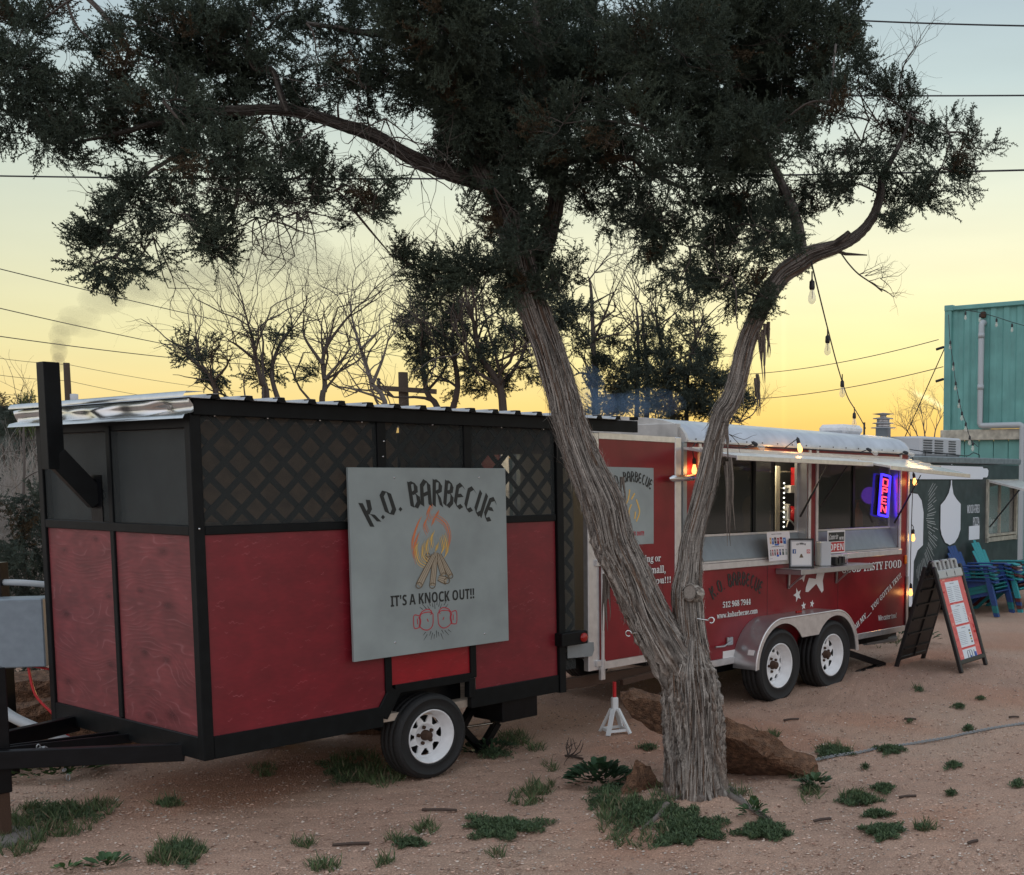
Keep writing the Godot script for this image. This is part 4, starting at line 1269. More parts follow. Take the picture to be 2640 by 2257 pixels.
func wall_prints(t: Node) -> void:
	var k := S()
	arc_text(k, "K.O. BARBECUE", Vector2(-0.215, 1.165), 0.72, 0.125, 0.80, 0.003, Transform3D.IDENTITY, 0.98)
	obj("lettering", k, M.ink, t)
	shadowed("512 968 7944", "Droid Serif", xf_at(-0.22, 0.94, 0.004), 0.43, 0.055, t, 0.0, 0.006)
	shadowed("www.kobarbecue.com", "Droid Serif", xf_at(-0.21, 0.845, 0.004), 0.63, 0.05, t, 0.0, 0.005)
	shadowed("GOOD TASTY FOOD", "Droid Serif", xf_at(2.26, 1.158, 0.004), 1.28, 0.085, t, 0.0, 0.010)
	shadowed("OH MY___ YOU GOTTA TRY!!", "Droid Serif", xf_at(2.39, 0.765, 0.004, 0.475), 1.14, 0.070, t, 0.012, 0.006)
	shadowed("We cater too!", "Droid Serif", xf_at(2.60, 0.578, 0.004), 0.41, 0.058, t, 0.0, 0.005)
	var lp := func(x: float, y: float): 
		var s := 0.794 + (1950.0 + x / 5.18 - 2055.0) / 142.0
		return Vector2(s, 0.935 - (1300.0 + y / 5.18 - 1530.0) / 216.0 + 0.0125 * s + (s - 0.8) * 0.03)
	var st := S()
	for shape in [[[800, 985], [830, 975], [862, 992], [925, 925], [880, 1080], [892, 1195], [868, 1220], [790, 1105], [682, 1180], [645, 1172], [650, 1120], [690, 1022], [782, 1048]], [[735, 905], [780, 960], [835, 905], [825, 940], [770, 985]], [[842, 955], [895, 895], [905, 905], [856, 968]], [[610, 935], [660, 930], [668, 955], [640, 990], [620, 1060], [600, 1020], [545, 1030], [590, 975]]]:
		var p := PackedVector2Array()
		for q in shape: p.append(lp.call(q[0], q[1]))
		prism(st, p, 0.003, 0.003)
	for q in [[540, 1188, 0.075, 0.3], [622, 1325, 0.045, 0.1], [735, 1322, 0.042, -0.2]]: prism(st, star(lp.call(q[0], q[1]), q[2], q[3]), 0.003, 0.003)
	obj("star_print", st, M.paper, t)

func door(t: Node) -> void:
	var fr := MeshInstance3D.new()
	var st := S()
	box(st, Vector3(-2.15, 1.485, 0.0), Vector3(0.13, 1.88, 0.055), Basis.IDENTITY, 0.005)
	box(st, Vector3(-1.10, 1.485, 0.0), Vector3(0.085, 1.88, 0.055), Basis.IDENTITY, 0.005)
	box(st, Vector3(-1.6135, 2.402, 0.0), Vector3(0.94, 0.046, 0.052))
	box(st, Vector3(-1.6135, 0.575, 0.0), Vector3(0.94, 0.06, 0.052))
	st.generate_normals()
	fr.mesh = st.commit()
	fr.material_override = M.aluminium
	fr.name = "rear_door"
	t.add_child(fr, true)
	var pn := S()
	box(pn, Vector3(-1.6135, 1.492, 0.006), Vector3(0.94, 1.77, 0.028))
	obj("panel", pn, M.red_paint, fr)
	var sg := S()
	box(sg, Vector3(-1.705, 1.845, 0.0215), Vector3(0.57, 0.63, 0.002))
	obj("sign_print", sg, M.sign_white, fr)
	var k := S()
	arc_text(k, "K.O. BARBECUE", Vector2(-1.705, 2.085), 0.53, 0.085, 0.77, 0.0245)
	obj("lettering", k, M.ink, fr)
	var fl := S()
	for line in [[[-1.75, 1.70], [-1.80, 1.80], [-1.74, 1.90], [-1.72, 1.98]], [[-1.64, 1.72], [-1.60, 1.80], [-1.64, 1.90]], [[-1.72, 1.72], [-1.73, 1.80], [-1.70, 1.86]], [[-1.66, 1.74], [-1.65, 1.80]], [[-1.70, 1.90], [-1.66, 1.95]]]:
		var pts := []
		for p in line: pts.append(Vector2(p[0], p[1]))
		ribbon(fl, curve(pts, 5), 0.014, 0.0245)
	obj("flame_print", fl, M.ink_yellow, fr)
	words_fit("lettering", "IT'S A KNOCK OUT!!", "Droid Sans", 0.32, 0.034, M.ink_red, fr, xf_at(-1.705, 1.62, 0.0245), true)
	var y := 1.40
	for q in [["No catering or", 0.50], ["event too small,", 0.62], ["we do it for you!!!", 0.76]]:
		shadowed(q[0], "Droid Serif", xf_at(-1.58, y, 0.025), q[1], 0.075, fr, 0.0, 0.006)
		y -= 0.095
	var br := S()
	tube(br, [Vector3(-2.075, 1.43, 0.05), Vector3(-2.075, 0.50, 0.05)], 0.014, 10)
	for v in [1.40, 0.60]: box(br, Vector3(-2.09, v, 0.035), Vector3(0.10, 0.05, 0.03), Basis.IDENTITY, 0.004)
	box(br, Vector3(-2.075, 0.52, 0.04), Vector3(0.05, 0.11, 0.03), Basis.IDENTITY, 0.004)
	obj("lock_bar", br, M.aluminium, fr)
	var lk := S()
	box(lk, Vector3(-2.02, 1.28, 0.03), Vector3(0.06, 0.36, 0.03), Basis.IDENTITY, 0.012)
	obj("lock_box", lk, M.steel_grey, fr)
	var cat := S()
	box(cat, Vector3(-1.42, 0.66, 0.03), Vector3(0.09, 0.065, 0.025), Basis.IDENTITY, 0.006)
	obj("door_catch", cat, M.steel, fr)
	var gh := S()
	tube(gh, [Vector3(-1.30, 2.07, 0.09), Vector3(-1.26, 2.075, 0.09), Vector3(-0.98, 2.085, 0.085), Vector3(-0.96, 2.085, 0.03)], [0.010, 0.028, 0.028, 0.02], 12)
	obj("grab_handle", gh, M.galvanised, t)

func far_door(t: Node) -> void:
	# the other rear door stands open on the far side
	var fr := S()
	var z := -2.12
	for s in [-2.15, -1.10]: box(fr, Vector3(s, 1.485, z), Vector3(0.11, 1.88, 0.055), Basis.IDENTITY, 0.005)
	for v in [2.40, 0.575]: box(fr, Vector3(-1.6135, v, z), Vector3(0.94, 0.06, 0.052))
	var o := obj("rear_door", fr, M.aluminium, t)
	var pn := S()
	box(pn, Vector3(-1.6135, 1.492, z), Vector3(0.94, 1.77, 0.028))
	obj("panel", pn, M.red_paint, o)

func interior(t: Node) -> void:
	# what shows through the open sash: shelves, a strip of little lights, boxes and cords
	var sh := S()
	for v in [1.55, 1.76, 2.0, 2.17]: box(sh, Vector3(1.20, v, -0.50), Vector3(0.26, 0.012, 0.08))
	for s in [1.075, 1.115]: box(sh, Vector3(s, 1.85, -0.46), Vector3(0.03, 0.75, 0.02))
	obj("shelf_unit", sh, M.cream, t)
	var st := S()
	for i in 10:
		lathe(st, [Vector2(0, -0.011), Vector2(0.011, 0), Vector2(0, 0.011)], 8, Transform3D(Basis.IDENTITY, Vector3(1.21, 1.60 + i * 0.050, -0.455)))
	struct(obj("led_string_light", st, M.led, t), "stuff")
	var c := S()
	box(c, Vector3(1.30, 1.75, -0.48), Vector3(0.04, 0.17, 0.06), Basis.IDENTITY, 0.004)
	box(c, Vector3(1.37, 1.99, -0.48), Vector3(0.12, 0.08, 0.08), Basis.IDENTITY, 0.004)
	obj("carton", c, M.paper, t)
	var r := S()
	box(r, Vector3(1.40, 2.12, -0.46), Vector3(0.04, 0.19, 0.06), Basis.IDENTITY, 0.005)
	lathe(r, [Vector2(0.0, -0.01), Vector2(0.07, 0.0), Vector2(0.075, 0.10), Vector2(0.03, 0.15), Vector2(0, 0.15)], 16, Transform3D(Basis.IDENTITY, Vector3(1.40, 1.66, -0.48)))
	obj("red_container", r, M.bright_red, t)
	var co := S()
	tube(co, curve([Vector3(1.12, 1.60, -0.36), Vector3(1.16, 1.67, -0.36), Vector3(1.22, 1.65, -0.36), Vector3(1.28, 1.61, -0.36), Vector3(1.30, 1.64, -0.36)], 6), 0.008, 6)
	obj("cable", co, M.paper, t)
	var tu := S()
	tube(tu, [Vector3(0.86, 2.34, -0.30), Vector3(0.86, 2.34, -1.40)], 0.018, 10)
	var bkp := S()
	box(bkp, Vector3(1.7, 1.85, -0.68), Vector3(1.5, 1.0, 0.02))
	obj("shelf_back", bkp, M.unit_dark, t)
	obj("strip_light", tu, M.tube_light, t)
	lamp(t, Vector3(0.86, 2.29, -0.40), lin(1.0, 0.84, 0.56), 0.22, 0.1)
	# pump bottle behind the second window
	var bt := S()
	lathe(bt, [Vector2(0, 0), Vector2(0.055, 0.0), Vector2(0.058, 0.02), Vector2(0.056, 0.14), Vector2(0.03, 0.19), Vector2(0.018, 0.20), Vector2(0.016, 0.27), Vector2(0.0, 0.27)], 18, Transform3D(Basis.IDENTITY, Vector3(2.34, 1.585, -0.24)))
	bar(bt, Vector3(2.28, 1.86, -0.24), Vector3(2.38, 1.87, -0.24), 0.02, 0.018)
	obj("pump_bottle", bt, M.ink_orange, t)
	# the open sign: red tubes inside a blue ring, hung a little askew on the glass
	var ne := Transform3D(Basis(Vector3.BACK, -0.12), Vector3(2.635, 1.925, -0.085))
	var bk := S()
	box(bk, Vector3(0, 0, -0.012), Vector3(0.20, 0.45, 0.006), Basis.IDENTITY, 0.003)
	var sign := obj("open_sign", bk, M.dark_hole, t, ne)
	var rg := S()
	var loop := []
	for i in 37:
		var a := TAU * i / 36.0
		loop.append(Vector3(clampf(cos(a) * 0.16, -0.1, 0.1), clampf(sin(a) * 0.31, -0.225, 0.225), 0.01))
	tube(rg, loop, 0.013, 8, false)
	obj("neon_ring", rg, M.neon_blue, sign)
	var le := S()
	var y := 0.145
	for g in [[[0.05, 0.035, -0.05, 0.035, -0.05, -0.035, 0.05, -0.035, 0.05, 0.035]], [[-0.05, -0.038, -0.05, 0.035, 0.05, 0.035, 0.05, 0.0, -0.05, 0.0]], [[0.05, 0.035, -0.05, 0.035, -0.05, -0.035, 0.05, -0.035], [-0.05, 0.0, 0.035, 0.0]], [[-0.05, -0.038, -0.05, 0.035, 0.05, -0.035, 0.05, 0.038]]]:
		for line in g:
			var pts := []
			for i in range(0, line.size(), 2): pts.append(Vector3(line[i], line[i + 1] + y, 0.01))
			for i in pts.size() - 1: tube(le, [pts[i], pts[i + 1]], 0.0085, 6)
		y -= 0.098
	obj("neon_letters", le, M.neon_red, sign)
	lamp(t, Vector3(2.635, 1.925, 0.02), lin(0.25, 0.06, 1.0), 0.012, 0.1)
	person(t)

# distance-blended bones, meshed as surface nets: bones are [from, to, radius, radius]
func bones_mesh(st: SurfaceTool, bones: Array, cell: float, blend: float) -> void:
	var lo := Vector3.ONE * 99.0
	var hi := -lo
	for b in bones:
		var r: float = maxf(b[2], b[3]) + cell * 3.0
		lo = lo.min(b[0] - Vector3.ONE * r).min(b[1] - Vector3.ONE * r)
		hi = hi.max(b[0] + Vector3.ONE * r).max(b[1] + Vector3.ONE * r)
	var n := Vector3i(((hi - lo) / cell).ceil()) + Vector3i.ONE
	var f := PackedFloat32Array()
	f.resize(n.x * n.y * n.z)
	for k in n.z:
		for j in n.y:
			for i in n.x:
				var p := lo + Vector3(i, j, k) * cell
				var d := 9.0
				for b in bones:
					var ab: Vector3 = b[1] - b[0]
					var h := clampf((p - b[0]).dot(ab) / maxf(ab.length_squared(), 1e-9), 0.0, 1.0)
					var e: float = p.distance_to(b[0] + ab * h) - lerpf(b[2], b[3], h)
					if d > 8.0: d = e
					else:
						var m := clampf(0.5 + 0.5 * (e - d) / blend, 0.0, 1.0)
						d = lerpf(e, d, m) - blend * m * (1.0 - m)
				f[(k * n.y + j) * n.x + i] = d
	var at := {}
	for k in n.z - 1:
		for j in n.y - 1:
			for i in n.x - 1:
				var s := Vector3.ZERO
				var c := 0
				for e in [[0, 0, 0, 1, 0, 0], [0, 1, 0, 1, 1, 0], [0, 0, 1, 1, 0, 1], [0, 1, 1, 1, 1, 1], [0, 0, 0, 0, 1, 0], [1, 0, 0, 1, 1, 0], [0, 0, 1, 0, 1, 1], [1, 0, 1, 1, 1, 1], [0, 0, 0, 0, 0, 1], [1, 0, 0, 1, 0, 1], [0, 1, 0, 0, 1, 1], [1, 1, 0, 1, 1, 1]]:
					var a := f[((k + e[2]) * n.y + j + e[1]) * n.x + i + e[0]]
					var b := f[((k + e[5]) * n.y + j + e[4]) * n.x + i + e[3]]
					if (a < 0.0) != (b < 0.0):
						s += Vector3(e[0], e[1], e[2]).lerp(Vector3(e[3], e[4], e[5]), a / (a - b))
						c += 1
				if c > 0: at[Vector3i(i, j, k)] = lo + (Vector3(i, j, k) + s / c) * cell
	st.set_smooth_group(1)
	for v in at:
		var a := f[(v.z * n.y + v.y) * n.x + v.x]
		for q in [[1, 1, Vector3i(0, 1, 0), Vector3i(0, 0, 1)], [2, n.x, Vector3i(0, 0, 1), Vector3i(1, 0, 0)], [3, n.x * n.y, Vector3i(1, 0, 0), Vector3i(0, 1, 0)]]:
			var b := f[(v.z * n.y + v.y) * n.x + v.x + q[1]]
			if (a < 0.0) == (b < 0.0): continue
			var p1: Vector3i = v - q[2]
			var p2: Vector3i = v - q[2] - q[3]
			var p3: Vector3i = v - q[3]
			if at.has(p1) and at.has(p2) and at.has(p3):
				if a < 0.0: quad(st, at[p2], at[p3], at[v], at[p1])
				else: quad(st, at[p2], at[p1], at[v], at[p3])

func person(t: Node3D) -> void:
	var base := t.transform * Vector3(1.42, 0.455, -0.92)
	var o := Node3D.new()
	o.name = "person"
	add_child(o)
	o.position = base
	o.rotation.y = deg_to_rad(55.6 + 60.0)
	tag(o, "person in a tan t-shirt standing behind the dark serving window", "person")
	var st := S()
	bones_mesh(st, [[Vector3(-0.1, 0.05, 0.0), Vector3(-0.1, 0.48, 0.02), 0.05, 0.062], [Vector3(-0.1, 0.48, 0.02), Vector3(-0.09, 0.88, 0), 0.065, 0.09], [Vector3(0.1, 0.05, 0.0), Vector3(0.1, 0.48, 0.02), 0.05, 0.062], [Vector3(0.1, 0.48, 0.02), Vector3(0.09, 0.88, 0), 0.065, 0.09], [Vector3(-0.1, 0.05, 0.0), Vector3(-0.11, 0.035, 0.16), 0.045, 0.035], [Vector3(0.1, 0.05, 0.0), Vector3(0.11, 0.035, 0.16), 0.045, 0.035],
		[Vector3(0, 0.92, 0), Vector3(0, 1.15, 0.01), 0.15, 0.145], [Vector3(-0.06, 1.32, 0), Vector3(0.06, 1.32, 0), 0.135, 0.135], [Vector3(-0.14, 1.38, 0), Vector3(0.14, 1.38, 0), 0.075, 0.075],
		[Vector3(-0.18, 1.38, 0), Vector3(-0.24, 1.12, 0.02), 0.058, 0.045], [Vector3(-0.24, 1.12, 0.02), Vector3(-0.16, 0.98, 0.20), 0.042, 0.03], [Vector3(0.18, 1.38, 0), Vector3(0.24, 1.12, 0.02), 0.058, 0.045], [Vector3(0.24, 1.12, 0.02), Vector3(0.16, 0.98, 0.20), 0.042, 0.03], [Vector3(-0.16, 0.98, 0.20), Vector3(-0.13, 0.95, 0.28), 0.032, 0.028], [Vector3(0.16, 0.98, 0.20), Vector3(0.13, 0.95, 0.28), 0.032, 0.028],
		[Vector3(0, 1.42, 0), Vector3(0, 1.52, 0.015), 0.055, 0.052], [Vector3(0, 1.60, 0.02), Vector3(0, 1.67, 0.01), 0.078, 0.088], [Vector3(0, 1.59, 0.085), Vector3(0, 1.60, 0.10), 0.016, 0.014], [Vector3(0, 1.54, 0.06), Vector3(0, 1.56, 0.06), 0.045, 0.05]], 0.03, 0.05)
	obj("body", st, mat("skin", lin(0.42, 0.24, 0.17), 0.6), o)
	var sh := S()
	bones_mesh(sh, [[Vector3(0, 0.93, 0), Vector3(0, 1.15, 0.01), 0.175, 0.165], [Vector3(-0.06, 1.31, 0), Vector3(0.06, 1.31, 0), 0.152, 0.152], [Vector3(-0.15, 1.37, 0), Vector3(0.15, 1.37, 0), 0.090, 0.090], [Vector3(-0.18, 1.37, 0), Vector3(-0.225, 1.20, 0.01), 0.078, 0.075], [Vector3(0.18, 1.37, 0), Vector3(0.225, 1.20, 0.01), 0.078, 0.075]], 0.03, 0.05)
	obj("shirt", sh, mat("shirt", lin(0.55, 0.42, 0.25), 0.9), o)
	var hr := S()
	bones_mesh(hr, [[Vector3(0, 1.67, -0.02), Vector3(0, 1.70, 0.0), 0.095, 0.09]], 0.025, 0.03)
	obj("hair", hr, mat("hair", lin(0.05, 0.03, 0.02), 0.8), o)

# ---------- things about the counter ----------
func print_sheet(w: int, h: int, draw: Callable) -> StandardMaterial3D:
	var im := Image.create_empty(w, h, false, Image.FORMAT_RGB8)
	draw.call(im)
	var m := StandardMaterial3D.new()
	m.albedo_texture = ImageTexture.create_from_image(im)
	m.roughness = 0.65
	return m

# rows of short dark dashes that read as small print
func small_print(im: Image, x0: int, y0: int, x1: int, y1: int, step: int, c: Color, seed_: int) -> void:
	rng.seed = seed_
	var y := y0
	while y < y1:
		var x := x0
		while x < x1:
			var n := 2 + rng.randi() % 6
			im.fill_rect(Rect2i(x, y, mini(n, x1 - x), maxi(1, step / 3)), c)
			x += n + 1 + rng.randi() % 3
		y += step

func curled(w: float, h: float, curl: float, lean: float) -> Mesh:
	var st := SurfaceTool.new()
	st.begin(Mesh.PRIMITIVE_TRIANGLES)
	st.set_smooth_group(1)
	var n := 10
	for i in n:
		for q in [[0, 0], [1, 1], [1, 0], [0, 0], [0, 1], [1, 1]]:
			var f := float(i + q[0]) / n
			var g: float = q[1]
			st.set_uv(Vector2(f, 1.0 - g))
			st.add_vertex(Vector3((f - 0.5) * w, (g - 0.5) * h, curl * pow(absf(f - 0.55) * 1.8, 2.0) - lean * g))
	st.generate_normals()
	return st.commit()

func counter_things(t: Node3D) -> void:
	var X := t.transform
	var at := func(s: float, v: float, z: float, turn := 0.0): return X * Transform3D(Basis(Vector3.UP, turn), Vector3(s, v, z))
	# sheet of cans taped over the sill
	var cans := func(im: Image):
		im.fill(Color(0.86, 0.84, 0.84))
		small_print(im, 70, 12, 185, 22, 14, Color(0.3, 0.3, 0.32), 3)
		small_print(im, 60, 88, 195, 98, 14, Color(0.2, 0.2, 0.22), 4)
		var k := 0
		for c in [Color(0.75, 0.55, 0.3), Color(0.16, 0.36, 0.66), Color(0.12, 0.1, 0.14), Color(0.55, 0.08, 0.12), Color(0.5, 0.08, 0.1), Color(0.15, 0.38, 0.66)]:
			im.fill_rect(Rect2i(40 + k * 31, 34 + (4 if k % 2 else 0), 24, 38), c)
			im.fill_rect(Rect2i(46 + k * 31, 46, 10, 12), c.lightened(0.6))
			k += 1
		im.fill_rect(Rect2i(102, 74, 48, 10), Color(0.14, 0.36, 0.68))
		k = 0
		for c in [Color(0.2, 0.12, 0.1), Color(0.6, 0.1, 0.1), Color(0.3, 0.3, 0.34), Color(0.6, 0.12, 0.1), Color(0.16, 0.2, 0.45), Color(0.25, 0.3, 0.28), Color(0.6, 0.62, 0.6)]:
			im.fill_rect(Rect2i(32 + k * 29, 108, 17, 36), c)
			im.fill_rect(Rect2i(37 + k * 29, 114, 6, 12), Color(0.85, 0.85, 0.85))
			k += 1
		im.fill_rect(Rect2i(116, 140, 26, 12), Color(0.1, 0.35, 0.7))
		small_print(im, 20, 160, 60, 166, 8, Color(0.25, 0.3, 0.5), 5)
	var o := put("drinks_sheet", curled(0.40, 0.275, 0.035, 0.03), print_sheet(256, 176, cans), null, at.call(0.385, 1.445, 0.045))
	tag(o, "white paper sheet picturing drink cans taped below the first window", "poster")
	# come in, we're open
	var op := Node3D.new()
	op.name = "welcome_sign"
	add_child(op)
	op.transform = at.call(1.46, 1.452, 0.03)
	tag(op, "black and red come in we are open sign on the counter sill", "sign")
	put("board", boxm(Vector3(0.345, 0.235, 0.005), 0.002), M.paper, op)
	for q in [[0.052, 0.095, "ink"], [-0.052, 0.10, "bright_red"]]:
		put("field", boxm(Vector3(0.305, q[1], 0.002)), M[q[2]], op, Transform3D(Basis.IDENTITY, Vector3(0, q[0], 0.003)))
	words_fit("lettering", "Come in", "Droid Serif", 0.17, 0.052, M.paper, op, xf_at(-0.055, 0.055, 0.005, 0.04), false, 0.25)
	words_fit("lettering", "WE'RE", "Droid Sans", 0.085, 0.030, M.paper, op, xf_at(0.095, 0.035, 0.005), true)
	words_fit("lettering", "OPEN", "Droid Sans", 0.27, 0.068, M.paper, op, xf_at(0, -0.053, 0.005), true)
	# framed notice turned to the yard
	var fr := Node3D.new()
	fr.name = "framed_notice"
	add_child(fr)
	fr.transform = at.call(0.615, 1.23, 0.16, -0.80)
	fr.transform.basis = fr.transform.basis * Basis(Vector3.RIGHT, -0.06)
	tag(fr, "black framed notice with social media badges standing on the counter shelf", "picture frame")
	var f := S()
	for e in [[0.0, 0.007, 0.245, 0.016], [0.0, 0.277, 0.245, 0.016], [-0.1145, 0.142, 0.016, 0.27], [0.1145, 0.142, 0.016, 0.27]]: box(f, Vector3(e[0], e[1], 0), Vector3(e[2], e[3], 0.02), Basis.IDENTITY, 0.002)
	obj("frame", f, M.plastic_black, fr)
	put("backing", boxm(Vector3(0.225, 0.262, 0.004)), M.unit_grey, fr, Transform3D(Basis.IDENTITY, Vector3(0, 0.142, -0.002)))
	put("notice", boxm(Vector3(0.19, 0.225, 0.002)), M.paper, fr, Transform3D(Basis.IDENTITY, Vector3(0, 0.142, 0.002)))
	var k := S()
	arc_text(k, "K.O. BARBECUE", Vector2(0, 0.236), 0.10, 0.018, 0.62, 0.0045)
	obj("lettering", k, M.ink, fr)
	put("badge", boxm(Vector3(0.034, 0.042, 0.001)), mat("badge_blue", lin(0.05, 0.11, 0.30), 0.5), fr, Transform3D(Basis.IDENTITY, Vector3(-0.07, 0.16, 0.0045)))
	words_fit("lettering", "f", "Droid Sans", 0.014, 0.030, M.paper, fr, xf_at(-0.066, 0.158, 0.006), true)
	put("badge", boxm(Vector3(0.034, 0.038, 0.001), 0.0), mat("badge_red", lin(0.55, 0.10, 0.10), 0.5), fr, Transform3D(Basis.IDENTITY, Vector3(0.07, 0.16, 0.0045)))
	var cam := S()
	for lp in [[0.011, 5, 0.785], [0.006, 16, 0.0]]:
		var pts := []
		for i in int(lp[1]): pts.append(Vector2(0.07, 0.16) + Vector2(lp[0] * 1.2, 0).rotated(lp[2] + TAU * i / (lp[1] - 1)))
		ribbon(cam, pts, 0.003, 0.0056)
	obj("badge_print", cam, M.paper, fr)
	var fp := S()
	prism(fp, PackedVector2Array([Vector2(-0.02, 0.10), Vector2(0.02, 0.10), Vector2(0.006, 0.135), Vector2(-0.006, 0.135)]), 0.0045, 0.0045)
	obj("log_print", fp, M.ink_brown, fr)
	# napkin box, caddy, cup
	var nb := put("napkin_dispenser", boxm(Vector3(0.12, 0.245, 0.15), 0.012), M.unit_grey, null, at.call(1.02, 1.352, 0.15, -0.6))
	tag(nb, "pale upright napkin dispenser beside the black picture frame", "dispenser")
	var cs := S()
	box(cs, Vector3(0, 0.012, 0), Vector3(0.20, 0.014, 0.09), Basis.IDENTITY, 0.003)
	for x in [-0.07, 0.0, 0.07]: box(cs, Vector3(x, 0.045, 0), Vector3(0.045, 0.06 + absf(x) * 0.3, 0.06), Basis.IDENTITY, 0.004)
	cs.generate_normals()
	var cd := put("condiment_caddy", cs.commit(), M.plastic_black, null, at.call(1.24, 1.228, 0.19))
	tag(cd, "low black condiment caddy on the steel counter shelf", "caddy")
	var cu := S()
	lathe(cu, [Vector2(0, 0.002), Vector2(0.03, 0.002), Vector2(0.042, 0.095), Vector2(0.044, 0.097)], 20)
	cu.generate_normals()
	var c2 := put("plastic_cup", cu.commit(), M.glass, null, at.call(1.40, 1.228, 0.17))
	tag(c2, "clear plastic cup at the right of the counter shelf", "cup")

func string_lights(t: Node3D) -> void:
	var o := Node3D.new()
	o.name = numbered("string_lights")
	add_child(o)
	o.transform = t.transform
	tag(o, "string of bulbs clipped along the food trailer roof edge, some lit", "string lights")
	var st := S()
	var w := [Vector3(-0.905, 2.23, 0.04), Vector3(-0.89, 2.38, 0.035), Vector3(-0.6, 2.375, 0.035), Vector3(-0.2, 2.365, 0.05), Vector3(0.1, 2.385, 0.035), Vector3(0.47, 2.378, 0.05), Vector3(0.8, 2.385, 0.035), Vector3(1.35, 2.378, 0.05), Vector3(1.88, 2.38, 0.05), Vector3(2.3, 2.385, 0.035), Vector3(2.68, 2.378, 0.05), Vector3(3.04, 2.37, 0.04), Vector3(3.06, 2.15, 0.05), Vector3(3.06, 1.60, 0.04), Vector3(3.05, 1.1, 0.04), Vector3(3.03, 0.92, 0.05)]
	tube(st, curve(w, 4), 0.005, 5)
	for q in [[Vector3(-0.2, 2.365, 0.05), Vector3(-0.16, 2.40, 0.14)], [Vector3(0.47, 2.378, 0.05), Vector3(0.485, 2.47, 0.19)], [Vector3(1.88, 2.38, 0.05), Vector3(1.90, 2.41, 0.14)], [Vector3(2.68, 2.378, 0.05), Vector3(2.70, 2.40, 0.14)], [Vector3(3.06, 1.60, 0.04), Vector3(3.09, 1.57, 0.05), Vector3(3.085, 1.51, 0.05)]]: tube(st, q, 0.005, 5)
	obj("wire", st, M.cord, o)
	bulb(o, Vector3(-0.905, 2.21, 0.045), Vector3.DOWN, true)
	bulb(o, Vector3(-0.15, 2.395, 0.16), Vector3(0.6, -0.35, 0.35), false)
	bulb(o, Vector3(0.487, 2.435, 0.20), Vector3(0.1, -0.9, 0.2), true)
	bulb(o, Vector3(1.905, 2.40, 0.16), Vector3(0.55, -0.3, 0.4), false)
	bulb(o, Vector3(2.705, 2.395, 0.16), Vector3(0.6, -0.2, 0.4), false)
	bulb(o, Vector3(3.05, 2.135, 0.07), Vector3(0.15, -1, 0.1), true)
	bulb(o, Vector3(3.085, 1.50, 0.05), Vector3.DOWN, true)
	bulb(o, Vector3(3.03, 0.88, 0.06), Vector3.DOWN, true)

